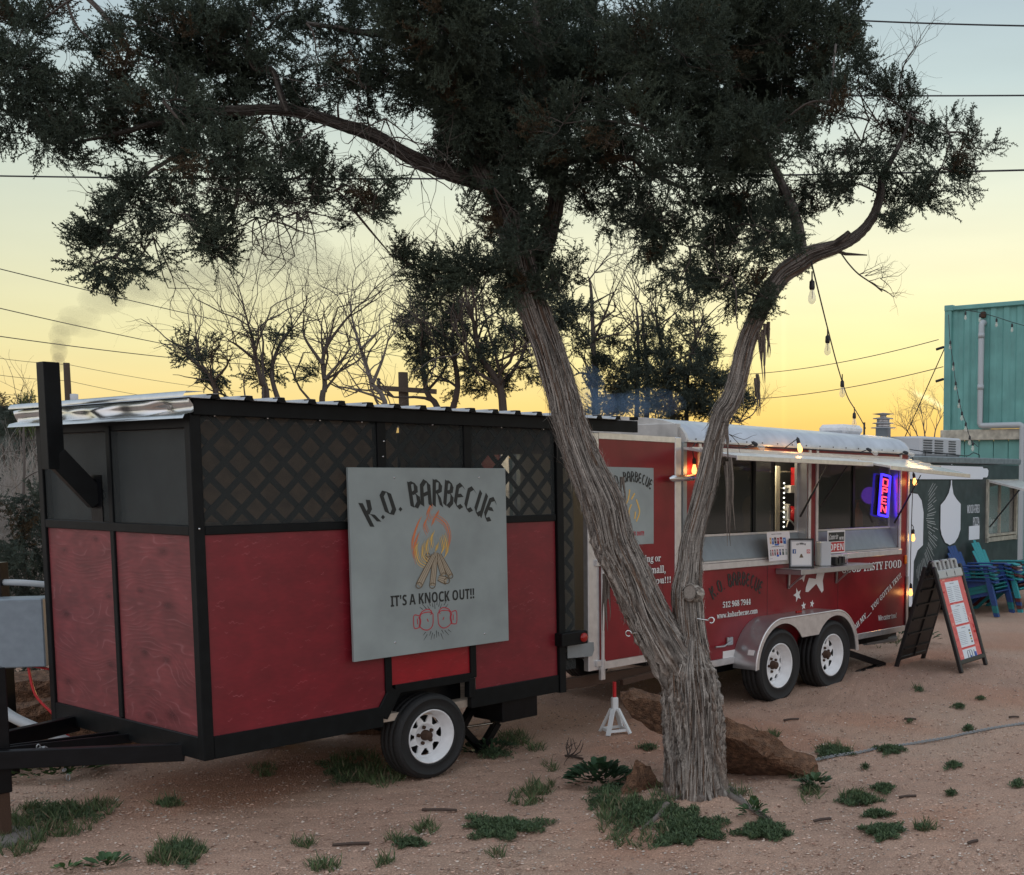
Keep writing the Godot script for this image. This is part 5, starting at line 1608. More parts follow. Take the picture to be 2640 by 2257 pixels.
# ---------- pizza trailer, container building ----------
func pizza_trailer() -> Node3D:
	var t := thing("pizza_trailer", "charcoal pizza trailer with white oven peels painted on its side", "trailer", Vector3(4.0816, -0.147, -21.0992), deg_to_rad(58.0))
	var st := S()
	box(st, Vector3(-2.45, 1.42, -0.03), Vector3(2.0, 1.98, 0.06))
	for q in [[-3.98, 1.42, 1.06, 1.98], [-0.07, 1.42, 0.12, 1.98]]: box(st, Vector3(q[0], q[1], -0.03), Vector3(q[2], q[3], 0.06))
	box(st, Vector3(-0.79, 0.80, -0.03), Vector3(1.32, 0.74, 0.06))
	box(st, Vector3(-0.79, 2.28, -0.03), Vector3(1.32, 0.26, 0.06))
	box(st, Vector3(-3.45, 1.42, -0.031), Vector3(0.03, 1.98, 0.06))
	box(st, Vector3(-0.01 - 0.005, 1.42, -1.1), Vector3(0.02, 1.98, 2.1))
	box(st, Vector3(-2.25, 1.42, -2.1), Vector3(4.5, 1.98, 0.05))
	box(st, Vector3(-2.25, 0.42, -1.06), Vector3(4.46, 0.06, 2.0))
	obj("body", st, M.charcoal, t)
	var rf := S()
	box(rf, Vector3(-2.25, 2.47, -1.05), Vector3(4.52, 0.10, 2.16), Basis.IDENTITY, 0.015)
	obj("roof_band", rf, M.band_grey, t)
	# painted peels, rays and rolling pin
	var p1 := PackedVector2Array()
	for q in [[-4.26, 0.35], [-4.14, 0.35], [-4.10, 1.0], [-3.98, 1.15], [-3.80, 1.22], [-3.79, 1.70], [-3.86, 1.88], [-4.0, 1.98], [-4.26, 2.0], [-4.42, 1.9], [-4.45, 1.22], [-4.32, 1.1]]: p1.append(Vector2(q[0], q[1]))
	var p2 := PackedVector2Array()
	for q in [[-2.86, 2.50], [-2.80, 2.50], [-2.80, 2.10], [-2.74, 1.96], [-2.62, 1.88], [-2.46, 1.80], [-2.46, 1.40], [-2.55, 1.28], [-2.68, 1.20], [-2.86, 1.17], [-3.04, 1.22], [-3.17, 1.34], [-3.22, 1.45], [-3.22, 1.80], [-3.06, 1.88], [-2.93, 1.98], [-2.86, 2.10]]: p2.append(Vector2(q[0], minf(q[1], 2.415)))
	var pn := PackedVector2Array()
	for q in [[-4.45, 2.18], [-1.62, 2.17], [-1.60, 2.2], [-1.44, 2.20], [-1.39, 2.24], [-1.38, 2.32], [-1.44, 2.36], [-1.60, 2.36], [-1.62, 2.385], [-4.45, 2.405]]: pn.append(Vector2(q[0], q[1]))
	var n := 0
	for p in [p1, p2, pn]:
		var o := S()
		var i := 0.003 + n * 0.003
		var line := []
		for v in p: line.append(v)
		line.append(p[0])
		prism(o, p, i, i)
		var out := obj(["peel_print", "peel_print", "rolling_pin_print"][n], o, M.print_white, t)
		var e := S()
		ribbon(e, line, 0.014, i + 0.0015)
		obj("print_outline", e, M.ink, out)
		n += 1
	var ry := S()
	rng.seed = 5
	for k in 44:
		var a := -1.45 + 2.9 * k / 43.0 + rng.randf() * 0.03
		var r := 0.36 + 0.30 * absf(sin(a)) + rng.randf() * 0.06
		for seg in 3 + rng.randi() % 2:
			var l := 0.12 + rng.randf() * 0.24
			var c := Vector2(-4.1, 1.62)
			var d := Vector2(cos(a), sin(a) * 1.05)
			var b := c + d * (r + l)
			if b.y < 2.15 and b.y > 0.5 and b.x < -3.24: ribbon(ry, [c + d * r, b], 0.010, 0.002)
			r += l + 0.05
	struct(obj("ray_print", ry, M.print_line, t), "stuff")
	words_fit("lettering", "WOOD-FIRED", "Droid Sans", 0.50, 0.13, M.print_white, t, xf_at(-1.96, 1.71, 0.003))
	words_fit("lettering", "PIZZA", "Droid Sans", 0.25, 0.13, M.print_white, t, xf_at(-1.84, 1.51, 0.003))
	var pp := S()
	box(pp, Vector3(-1.92, 1.33, 0.004), Vector3(0.42, 0.22, 0.004))
	obj("paper_notice", pp, M.print_white, t)
	# window with a raised flap
	var wf := MeshInstance3D.new()
	var w := S()
	for e in [[-1.42, 1.66, 0.06, 1.03], [-0.15, 1.66, 0.06, 1.03], [-0.785, 1.19, 1.33, 0.07], [-0.785, 2.145, 1.33, 0.05], [-0.785, 1.26, 1.25, 0.04]]: box(w, Vector3(e[0], e[1], 0.012), Vector3(e[2], e[3], 0.05), Basis.IDENTITY, 0.004)
	box(w, Vector3(-0.80, 1.66, -0.02), Vector3(0.03, 0.95, 0.03))
	w.generate_normals()
	wf.mesh = w.commit()
	wf.material_override = M.cream
	wf.name = "window"
	t.add_child(wf, true)
	var pg := S()
	box(pg, Vector3(-0.79, 1.66, -0.03), Vector3(1.26, 0.95, 0.006))
	obj("pane", pg, M.glass, wf)
	var fl := S()
	quad(fl, Vector3(-1.42, 2.0, 0.75), Vector3(-0.12, 2.0, 0.75), Vector3(-0.12, 2.16, 0.03), Vector3(-1.42, 2.16, 0.03))
	quad(fl, Vector3(-1.42, 2.13, 0.03), Vector3(-0.12, 2.13, 0.03), Vector3(-0.12, 1.965, 0.75), Vector3(-1.42, 1.965, 0.75))
	quad(fl, Vector3(-1.42, 1.965, 0.75), Vector3(-0.12, 1.965, 0.75), Vector3(-0.12, 2.0, 0.75), Vector3(-1.42, 2.0, 0.75))
	quad(fl, Vector3(-1.42, 2.13, 0.03), Vector3(-1.42, 1.965, 0.75), Vector3(-1.42, 2.0, 0.75), Vector3(-1.42, 2.16, 0.03))
	obj("flap", fl, M.roof_white, t)
	var gs := S()
	tube(gs, [Vector3(-1.40, 1.40, 0.05), Vector3(-1.38, 2.02, 0.55)], 0.013, 6)
	obj("gas_strut", gs, M.cord, t)
	var sk := S()
	rng.seed = 12
	for k in 9: box(sk, Vector3(-1.25 + k * 0.1, 1.34 + rng.randf() * 0.1, -0.30), Vector3(0.09, 0.12 + rng.randf() * 0.2, 0.1), Basis.IDENTITY, 0.01)
	obj("foil_tray", sk, M.aluminium, t)
	var ih := S()
	box(ih, Vector3(-1.7, 1.4, -1.6), Vector3(2.6, 1.9, 0.03))
	obj("inner_wall", ih, M.inner_wall, t)
	# air conditioner and oven flue on the roof
	var ac := S()
	box(ac, Vector3(-2.50, 2.68, -0.62), Vector3(1.5, 0.30, 0.62), Basis.IDENTITY, 0.03)
	var am := obj("air_conditioner", ac, M.unit_grey, t)
	for q in [[-3.02, 0.30], [-2.62, 0.30], [-2.12, 0.26]]:
		for k in 6:
			var s2 := S()
			box(s2, Vector3(q[0], 2.58 + k * 0.038, -0.305), Vector3(q[1], 0.016, 0.012))
			obj("vent_slat", s2, M.unit_dark, am)
	var fu := S()
	lathe(fu, [Vector2(0.115, 2.5), Vector2(0.115, 2.95), Vector2(0.19, 2.955), Vector2(0.19, 2.965), Vector2(0.11, 2.97), Vector2(0.11, 3.02), Vector2(0.165, 3.025), Vector2(0.165, 3.035), Vector2(0.10, 3.04), Vector2(0.10, 3.09), Vector2(0.16, 3.095), Vector2(0.16, 3.105), Vector2(0.05, 3.12), Vector2(0.05, 3.15), Vector2(0.17, 3.17), Vector2(0, 3.19)], 24, Transform3D(Basis.IDENTITY, Vector3(-3.35, 0.0, -0.90)))
	obj("oven_flue", fu, M.steel, t)
	var ch := S()
	for z in [-0.3, -1.8]: bar(ch, Vector3(-4.4, 0.34, z), Vector3(0.2, 0.34, z), 0.08, 0.1)
	obj("chassis", ch, M.black_steel, t)
	for z in [-0.12, -2.0]: wheel(t, Vector3(-2.4, 0.33, z), 0.33, 0.2, 0.2, 8)
	return t

func container_building() -> void:
	# two stacked shipping containers; x runs left along the visible side, z outwards
	var c := Vector3(3.44, 0, -26.02)
	var t := thing("container_building", "teal corrugated shipping container stacked on a teal clad ground floor", "building", c)
	t.basis = Basis(Vector3.UP, -atan2(0.54464, 0.83867))
	var L := 9.0
	# upper floor
	var prof := []
	var x := 0.14
	while x < L - 0.2:
		for k in [[0.0, 0.0], [0.10, 0.0], [0.145, -0.035], [0.245, -0.035], [0.29, 0.0]]: prof.append(Vector2(x + k[0], k[1]))
		x += 0.29
	var st := S()
	for i in prof.size() - 1:
		var a: Vector2 = prof[i]
		var b: Vector2 = prof[i + 1]
		if b.x - a.x > 1e-4: quad(st, Vector3(a.x, 3.05, a.y - 0.01), Vector3(b.x, 3.05, b.y - 0.01), Vector3(b.x, 5.52, b.y - 0.01), Vector3(a.x, 5.52, a.y - 0.01))
	obj("corrugated_wall", st, M.teal, t)
	var fr := S()
	box(fr, Vector3(0.07, 4.28, 0), Vector3(0.16, 2.66, 0.10), Basis.IDENTITY, 0.01)
	box(fr, Vector3(L / 2, 5.565, 0), Vector3(L, 0.09, 0.10), Basis.IDENTITY, 0.01)
	box(fr, Vector3(0.09, 5.57, 0.005), Vector3(0.20, 0.12, 0.12), Basis.IDENTITY, 0.01)
	box(fr, Vector3(0.005, 4.28, -1.2), Vector3(0.02, 2.6, 2.4))
	box(fr, Vector3(L / 2, 5.59, -1.2), Vector3(L, 0.03, 2.4))
	obj("container_frame", fr, M.teal, t)
	var bd := S()
	box(bd, Vector3(L / 2 - 0.03, 2.93, 0.01), Vector3(L + 0.06, 0.22, 0.14), Basis.IDENTITY, 0.008)
	obj("trim_band", bd, M.cream, t)
	# lower floor, clad in vertical boards
	var n := 0
	x = 0.12
	while x < 4.2:
		var b := S()
		box(b, Vector3(x + 0.16, 1.40, -0.06), Vector3(0.312, 2.84, 0.03), Basis.IDENTITY, 0.004)
		obj("cladding_panel", b, M.teal, t)
		x += 0.326
		n += 1
	var lw := S()
	box(lw, Vector3(L / 2, 1.40, -1.3), Vector3(L - 0.3, 2.8, 2.4))
	obj("lower_wall", lw, M.teal, t)
	var dp := S()
	var ang := curve([Vector3(0.86, 5.22, -0.02), Vector3(0.86, 5.22, 0.05), Vector3(0.86, 5.16, 0.11)], 4)
	ang.append_array([Vector3(0.86, 3.16, 0.11), Vector3(0.88, 3.12, 0.11), Vector3(0.92, 3.11, 0.11), Vector3(1.74, 3.11, 0.11), Vector3(1.785, 3.09, 0.11), Vector3(1.79, 3.04, 0.11), Vector3(1.79, 0.1, 0.11)])
	tube(dp, ang, 0.062, 14)
	obj("drain_pipe", dp, M.pipe_grey, t)
	for y in [4.95, 3.9]:
		var cp := S()
		lathe(cp, [Vector2(0.062, -0.05), Vector2(0.07, -0.05), Vector2(0.07, 0.05), Vector2(0.062, 0.05)], 14, Transform3D(Basis.IDENTITY, Vector3(0.86, y, 0.11)))
		obj("pipe_coupling", cp, M.pipe_grey, t)
	var al := S()
	box(al, Vector3(0.86, 5.38, 0.03), Vector3(0.11, 0.13, 0.08), Basis.IDENTITY, 0.02)
	obj("alarm_box", al, M.rust, t)
	var mp := S()
	tube(mp, [Vector3(-0.03, 2.9, -0.1), Vector3(-0.03, 4.95, -0.1)], 0.03, 8)
	obj("service_mast", mp, M.wood_dark, t)
	for y in [4.79, 4.12]:
		var ins := S()
		tube(ins, [Vector3(-0.03, y, -0.1), Vector3(-0.09, y, -0.1)], 0.02, 6)
		tube(ins, [Vector3(-0.09, y, -0.1), Vector3(-0.26, y - 0.04, -0.1)], 0.028, 8)
		obj("insulator", ins, M.cord, t)
	# bulbs strung down the corner and along the top, all unlit
	var o := thing("string_lights", "string of unlit bulbs hanging down the teal container corner", "string lights")
	var w := []
	for q in [[2446, 812], [2450, 880], [2458, 935], [2464, 985], [2473, 1030], [2480, 1062], [2490, 1090], [2500, 1125], [2508, 1140], [2522, 1152]]: w.append(P(q[0], q[1], 25.5 - (q[1] - 800) * 0.011))
	var s2 := S()
	tube(s2, curve(w, 4), 0.007, 5)
	obj("wire", s2, M.cord, o)
	for p in w.slice(1, 9): bulb(o, p + Vector3(0, -0.05, 0.03), Vector3(0, -1, 0), false, 1.2)
	var o2 := thing("string_lights", "string of unlit bulbs swagged across the top of the teal container", "string lights")
	w = []
	for q in [[2490, 800], [2527, 806], [2570, 818], [2610, 831], [2660, 845]]: w.append(P(q[0], q[1], 25.6 - (q[0] - 2450) * 0.0052 * 1.15 - 0.15))
	s2 = S()
	tube(s2, curve(w, 4), 0.007, 5)
	obj("wire", s2, M.cord, o2)
	for p in w.slice(0, 4): bulb(o2, p + Vector3(0, -0.08, 0), Vector3(0, -1, 0), false, 1.2)
	var o3 := thing("string_lights", "string of unlit bulbs drooping along the charcoal pizza trailer roof band", "string lights")
	w = []
	for q in [[2338, 1158], [2386, 1165], [2442, 1170], [2492, 1176], [2510, 1168], [2526, 1174]]: w.append(P(q[0], q[1], 18.2 + (q[0] - 2338) * 0.0126 - 0.25))
	s2 = S()
	tube(s2, curve(w, 4), 0.007, 5)
	obj("wire", s2, M.cord, o3)
	for i in [1, 2, 3, 5]:
		var s3 := S()
		tube(s3, [w[i], w[i] + Vector3(0, -0.10, 0)], 0.006, 5)
		obj("wire", s3, M.cord, o3)
		bulb(o3, w[i] + Vector3(0, -0.13, 0), Vector3(0, -1, 0), false, 1.3)

# ---------- chairs, table, menu board ----------
func adirondack(m: Material, called: String, label: String, group: String) -> Node3D:
	var o := thing(called, label, "chair", Vector3.ZERO, 0.0, group)
	# +x is the way the sitter faces
	for i in 5:
		var z := (i - 2) * 0.098
		var h := 0.60 - 0.04 * (i - 2) * (i - 2)
		var a := Vector3(-0.20, 0.26, z * 0.82)
		var b := Vector3(-0.20 - h * 0.48, 0.26 + h * 0.98, z * 1.05)
		var st := S()
		var nrm := Vector3(0.9, 0.44, 0)
		bar(st, a, b, 0.086, 0.018, nrm, 0.006)
		obj("back_slat", st, m, o)
	for i in 6:
		var f := i / 5.0
		var st := S()
		box(st, Vector3(-0.20 + 0.50 * f, 0.245 + 0.11 * f - 0.03 * sin(PI * f), 0), Vector3(0.086, 0.018, 0.48), Basis(Vector3.BACK, 0.15), 0.005)
		obj("seat_slat", st, m, o)
	for s in [-1.0, 1.0]:
		var st := S()
		box(st, Vector3(0.02, 0.52, s * 0.315), Vector3(0.60, 0.022, 0.115), Basis(Vector3.BACK, 0.03), 0.008)
		box(st, Vector3(0.35, 0.513, s * 0.315), Vector3(0.09, 0.03, 0.13), Basis(Vector3.BACK, -0.2), 0.01)
		obj("armrest", st, m, o)
		var lg := S()
		prism(lg, PackedVector2Array([Vector2(0.20, 0.512), Vector2(0.27, 0.512), Vector2(0.42, 0.0), Vector2(0.345, 0.0)]), -0.03, 0.03, Transform3D(Basis.IDENTITY, Vector3(0, 0, s * 0.31)))
		obj("leg", lg, m, o)
		var rl := S()
		prism(rl, PackedVector2Array([Vector2(-0.18, 0.30), Vector2(0.30, 0.38), Vector2(0.30, 0.32), Vector2(-0.12, 0.22), Vector2(-0.36, 0.0), Vector2(-0.44, 0.0)]), -0.02, 0.02, Transform3D(Basis.IDENTITY, Vector3(0, 0, s * 0.255)))
		obj("leg", rl, m, o)
		var up := S()
		bar(up, Vector3(-0.31, 0.30, s * 0.29), Vector3(-0.29, 0.52, s * 0.30), 0.035, 0.05)
		obj("arm_support", up, m, o)
	return o

func chairs() -> void:
	var turn := deg_to_rad(-32.0)
	var stacks := [[Vector3(3.04, 0, -18.52), ["blue", "teal", "teal", "blue", "blue"], "stack beside the menu board"], [Vector3(3.50, 0, -19.06), ["turquoise", "red", "blue", "red", "turquoise"], "stack by the grey table"]]
	var words_ := ["bottom chair", "second chair from the bottom", "middle chair", "second chair from the top", "top chair"]
	var made := {}
	for s in stacks:
		for i in 5:
			var c: String = s[1][i]
			var label := "%s plastic garden chair, %s of the %s" % [c, words_[i], s[2]]
			var o: Node3D
			if made.has(c):
				o = made[c].duplicate()
				o.name = numbered("garden_chair")
				add_child(o)
				o.set_meta("label", label)
			else:
				o = adirondack(M["chair_" + c], "garden_chair", label, "stacked plastic garden chairs")
				made[c] = o
			o.position = s[0] + Vector3(-0.012 * i, 0.056 * i, 0.004 * i)
			o.rotation.y = turn
	var t := thing("garden_table", "grey plastic garden table behind the stacked chairs", "table", Vector3(4.30, 0, -19.35), turn)
	var st := S()
	box(st, Vector3(0, 0.71, 0), Vector3(1.25, 0.03, 0.85), Basis.IDENTITY, 0.012)
	obj("table_top", st, M.chair_grey, t)
	for x in [-0.52, 0.52]:
		for z in [-0.34, 0.34]:
			var l := S()
			bar(l, Vector3(x, 0, z), Vector3(x * 0.96, 0.695, z * 0.96), 0.05, 0.05)
			obj("leg", l, M.chair_grey, t)

func menu_board() -> void:
	# a folding board; x runs along its width, away from the camera
	var t := thing("menu_board", "black folding pavement board with a red and white menu", "sign", Vector3(1.72, 0, -13.29), atan2(0.635, 0.401))
	var H := 1.17
	var W := 0.70
	var n := 0
	for side in [1.0, -1.0]:
		# each leaf leans in to the hinge; its own plane has y up the slope and z outwards
		var foot := Vector3(0.08, 0.0, 0.40 * side)
		var lean := asin(0.34 / H)
		var b := Basis(Vector3.RIGHT, -lean * side)
		var xf := Transform3D(b * Basis(Vector3.UP, 0.0 if side > 0 else PI), foot)
		var st := S()
		for e in [[-W / 2 + 0.02, H / 2, 0.045, H], [W / 2 - 0.02, H / 2, 0.045, H], [0, 0.11, W - 0.04, 0.05], [0, H - 0.10, W - 0.04, 0.05]]: box(st, Vector3(e[0], e[1], -0.012), Vector3(e[2], e[3], 0.045), Basis.IDENTITY, 0.008)
		box(st, Vector3(0, 0.56, -0.026), Vector3(W - 0.06, 0.92, 0.008))
		for k in 5: box(st, Vector3(0, 0.22 + k * 0.17, -0.036), Vector3(W - 0.08, 0.018, 0.02))
		box(st, Vector3(0, 0.56, -0.0355), Vector3(0.02, 0.9, 0.018))
		var leaf := obj("board_leaf", st, M.plastic_black, t, xf)
		if side > 0: menu_print(leaf)
		var top := S()
		for x in [-0.21, 0.0, 0.21]:
			box(top, Vector3(x - 0.055, H - 0.02, -0.03), Vector3(0.035, 0.17, 0.05), Basis.IDENTITY, 0.012)
			box(top, Vector3(x + 0.055, H - 0.02, -0.03), Vector3(0.035, 0.17, 0.05), Basis.IDENTITY, 0.012)
			box(top, Vector3(x, H + 0.055, -0.045), Vector3(0.145, 0.03, 0.07), Basis.IDENTITY, 0.012)
			box(top, Vector3(x, H - 0.095, -0.012), Vector3(0.205, 0.10, 0.05), Basis.IDENTITY, 0.012)
		obj("handle", top, M.plastic_grey if side > 0 else M.plastic_black, leaf)

func menu_print(leaf: Node) -> void:
	var draw := func(im: Image):
		im.fill(Color(0.83, 0.42, 0.40))
		rng.seed = 77
		for k in 130:
			var q := Vector2i(rng.randi() % 220, rng.randi() % 380)
			im.fill_rect(Rect2i(q.x, q.y, 4 + rng.randi() % 22, 3 + rng.randi() % 16), [Color(0.86, 0.46, 0.42), Color(0.80, 0.34, 0.33), Color(0.88, 0.62, 0.56), Color(0.72, 0.12, 0.14)][rng.randi() % 10 / 3])
		for p in [[46, 16, 128, 96], [46, 122, 128, 92], [46, 224, 128, 96], [46, 330, 128, 48]]:
			im.fill_rect(Rect2i(p[0], p[1], p[2], p[3]), Color(0.84, 0.88, 0.90))
			im.fill_rect(Rect2i(p[0], p[1] + p[3] + 2, p[2], 3), Color(0.72, 0.1, 0.16))
			small_print(im, p[0] + 44, p[1] + 8, p[0] + 84, p[1] + 16, 9, Color(0.35, 0.36, 0.42), p[1])
		small_print(im, 52, 40, 96, 108, 9, Color(0.5, 0.53, 0.58), 21)
		small_print(im, 112, 40, 166, 108, 8, Color(0.48, 0.5, 0.56), 22)
		small_print(im, 52, 146, 110, 206, 8, Color(0.45, 0.48, 0.54), 23)
		small_print(im, 150, 140, 168, 206, 8, Color(0.45, 0.48, 0.54), 24)
		small_print(im, 52, 250, 118, 312, 8, Color(0.45, 0.48, 0.54), 25)
		for k in 5: im.fill_rect(Rect2i(150, 248 + k * 13, 14, 8), [Color(0.3, 0.3, 0.35), Color(0.7, 0.6, 0.3)][k % 2])
		for k in 4: im.fill_rect(Rect2i(84 + k * 21, 342, 8, 30), Color(0.45, 0.47, 0.52))
		im.fill_rect(Rect2i(108, 364, 14, 10), Color(0.2, 0.35, 0.65))
		im.fill_rect(Rect2i(152, 352, 20, 20), Color(0.25, 0.38, 0.68))
	var qm := QuadMesh.new()
	qm.size = Vector2(0.60, 0.92)
	put("menu_sheet", qm, print_sheet(220, 384, draw), leaf, Transform3D(Basis.IDENTITY, Vector3(0, 0.565, -0.008)))
	var fr := S()
	for e in [[-0.303, 0.565, 0.012, 0.93], [0.303, 0.565, 0.012, 0.93], [0, 0.10, 0.60, 0.012]]: box(fr, Vector3(e[0], e[1], -0.004), Vector3(e[2], e[3], 0.012))
	obj("sheet_frame", fr, M.plastic_black, leaf)

# ---------- the juniper and other plants ----------
# a trunk or limb in shaggy bark: ridges follow the length and wind slowly round it
func bark_tube(st: SurfaceTool, pts: Array, rads: Array, seed_: int, sides := 64, step := 0.02, ridge := 0.16, flare := 0.0, dark_from := 99.0) -> void:
	var path := curve(pts, 10)
	var rad := smooth_rads(rads, 10)
	var rough := noise(1.0, seed_, 3)
	var tint := noise(1.0, seed_ + 1, 3)
	var line: Array = [path[0]]
	var rr: Array = [rad[0]]
	for i in path.size() - 1:
		var n := maxi(1, int(path[i].distance_to(path[i + 1]) / step))
		for k in n:
			line.append(path[i].lerp(path[i + 1], float(k + 1) / n))
			rr.append(lerpf(rad[i], rad[i + 1], float(k + 1) / n))
	var t0: Vector3 = (line[1] - line[0]).normalized()
	var x := t0.cross(Vector3.BACK).normalized()
	var rings := []
	var cols := []
	var l := 0.0
	for i in line.size():
		var t: Vector3 = (line[mini(i + 3, line.size() - 1)] - line[maxi(i - 3, 0)]).normalized()
		x = (x - t * x.dot(t)).normalized()
		var y := t.cross(x)
		if i > 0: l += line[i].distance_to(line[i - 1])
		var ring := []
		var col := []
		for k in sides:
			var a := TAU * k / sides
			var tw := a + l * 0.8 + 0.25 * rough.get_noise_2d(l * 1.5, a * 0.3)
			var u := Vector3(cos(tw), sin(tw), 0)
			var r: float = rr[i]
			var q := u * (3.0 + r * 26.0)
			var d := 1.0 - 2.4 * absf(rough.get_noise_3d(q.x, q.y, l * 0.55)) + 0.8 * rough.get_noise_3d(q.x * 2.0 + 9.0, q.y * 2.0, l * 1.1)
			var lump := rough.get_noise_3d(u.x * 0.9 + 40.0, u.y * 0.9, l * 1.6) * 0.12
			var grow := flare * exp(-l / 0.16) * (0.55 + 0.45 * cos(a * 5.0 + 0.7)) + flare * 0.35 * exp(-l / 0.4)
			r *= 1.0 + grow + lump
			r = r * 0.90 + ridge * minf(rr[i], 0.16) * (d - 0.42)
			ring.append(line[i] + (x * cos(a) + y * sin(a)) * r)
			var v := 0.42 + 1.3 * tint.get_noise_3d(q.x * 1.6, q.y * 1.6, l * 0.5) + 0.35 * tint.get_noise_3d(u.x, u.y, l * 0.8 + 50.0)
			var hue := tint.get_noise_3d(u.x * 2.0 + 90.0, u.y * 2.0, l)
			col.append(Color(0.075, 0.06, 0.05).lerp(Color(0.60, 0.55, 0.49), clampf(v, 0.0, 1.0)).lerp(Color(0.26, 0.175, 0.125), clampf(hue * 1.2, 0.0, 0.5)) * lerpf(1.0, 0.36, smoothstep(dark_from, dark_from + 0.9, line[i].y)))  # upper bark: darker bark tone plus shade of the foliage, put into the colour
		rings.append(ring)
		cols.append(col)
	st.set_smooth_group(1)
	for i in rings.size() - 1:
		for k in sides:
			var k2 := (k + 1) % sides
			for q in [[i, k], [i + 1, k2], [i, k2], [i, k], [i + 1, k], [i + 1, k2]]:
				st.set_color(cols[q[0]][q[1]])
				st.add_vertex(rings[q[0]][q[1]])

# loose strips of bark that lie along a limb and lift at their ends
func bark_strips(st: SurfaceTool, pts: Array, rads: Array, count: int, seed_: int, lift := 0.02, from := 0.0, to := 1.0) -> void:
	rng.seed = seed_
	var path := curve(pts, 14)
	var rad := smooth_rads(rads, 14)
	for n in count:
		var i0 := int((from + (to - from) * rng.randf()) * (path.size() - 8))
		var len_ := 0.10 + 0.40 * rng.randf()
		var a := rng.randf() * TAU
		var w := 0.002 + 0.006 * rng.randf() * rng.randf()
		var up := rng.randf() * lift
		var drift := (rng.randf() - 0.5) * 0.9 + 0.3
		var end_lift := lift * (0.3 + 2.2 * pow(rng.randf(), 4.0))
		var v := 0.25 + rng.randf() * 1.0
		var c := Color(0.46, 0.42, 0.375) * v
		if rng.randf() < 0.2: c = Color(0.20, 0.13, 0.09) * (0.6 + 0.5 * rng.randf())
		st.set_color(Color(c.r, c.g, c.b))
		var row := []
		var l := 0.0
		var i := i0
		var prev: Vector3 = path[i0]
		while i < path.size() - 1 and l < len_:
			var t: Vector3 = (path[i + 1] - path[maxi(i - 1, 0)]).normalized()
			var x := t.cross(Vector3.BACK).normalized()
			var y := t.cross(x)
			l += prev.distance_to(path[i])
			prev = path[i]
			var f := l / len_
			var an := a + drift * l
			var d := x * cos(an) + y * sin(an)
			var tang := y * cos(an) - x * sin(an)
			var r: float = rad[i] * 0.95 + 0.004 + up * 0.4 + end_lift * pow(absf(2.0 * f - 1.0), 3.0)
			var p: Vector3 = path[i] + d * r
			var ww := w * (1.0 - 0.7 * absf(2.0 * f - 1.0))
			row.append([p - tang * ww, p + d * ww * 0.7, p + tang * ww])
			i += 1
		st.set_smooth_group(-1)
		for k in row.size() - 1:
			quad(st, row[k][0], row[k][1], row[k + 1][1], row[k + 1][0])
			quad(st, row[k][1], row[k][2], row[k + 1][2], row[k + 1][1])

# forking twigs without leaves
func twigs(st: SurfaceTool, p: Vector3, d: Vector3, len_: float, r: float, depth: int, spread := 0.6, droop := 0.0) -> void:
	var pts := [p]
	var q := p
	var v := d.normalized()
	var n := 4
	for i in n:
		v = (v + Vector3(rng.randf() - 0.5, rng.randf() - 0.5 - droop, rng.randf() - 0.5) * 0.5).normalized()
		q += v * len_ / n
		pts.append(q)
	var rads := []
	for i in n + 1: rads.append(r * (1.0 - 0.45 * i / n))
	tube(st, pts, rads, 5 if r > 0.012 else 4 if r > 0.004 else 3, false)
	if depth <= 0: return
	for k in (2 + rng.randi() % 2):
		var at: int = 1 + rng.randi() % n if k > 0 else n
		var side := Vector3(rng.randf() - 0.5, rng.randf() - 0.35, rng.randf() - 0.5).normalized()
		twigs(st, pts[at], v + side * spread * 1.6, len_ * (0.55 + 0.3 * rng.randf()), r * 0.55, depth - 1, spread, droop)

# one spray of juniper scale leaves, about 11 cm long
func sprig_mesh(seed_: int, wide := 1.0) -> Mesh:
	rng.seed = seed_
	var st := S()
	var blade := func(a: Vector3, d: Vector3, l: float, w: float):
		var x := d.cross(Vector3(0.3, 0.5, 0.8)).normalized()
		var y := d.cross(x)
		for s in [x, y]:
			var m: Vector3 = a + d * l * 0.45
			quad(st, a, m - s * w, a + d * l, m + s * w)
	var axis := Vector3.UP
	var p := Vector3.ZERO
	for i in 8:
		axis = (axis + Vector3(rng.randf() - 0.5, 0.25, rng.randf() - 0.5) * 0.5).normalized()
		var q := p + axis * 0.0115
		blade.call(p, axis, 0.015, 0.0022 * wide)
		for k in 3:
			var s := (axis * 0.7 + Vector3(rng.randf() - 0.5, rng.randf() - 0.5, rng.randf() - 0.5) * 1.7).normalized()
			blade.call(q, s, 0.011 + 0.012 * rng.randf(), 0.0024 * wide)
		p = q
	blade.call(p, axis, 0.018, 0.0022 * wide)
	st.generate_normals()
	return st.commit()

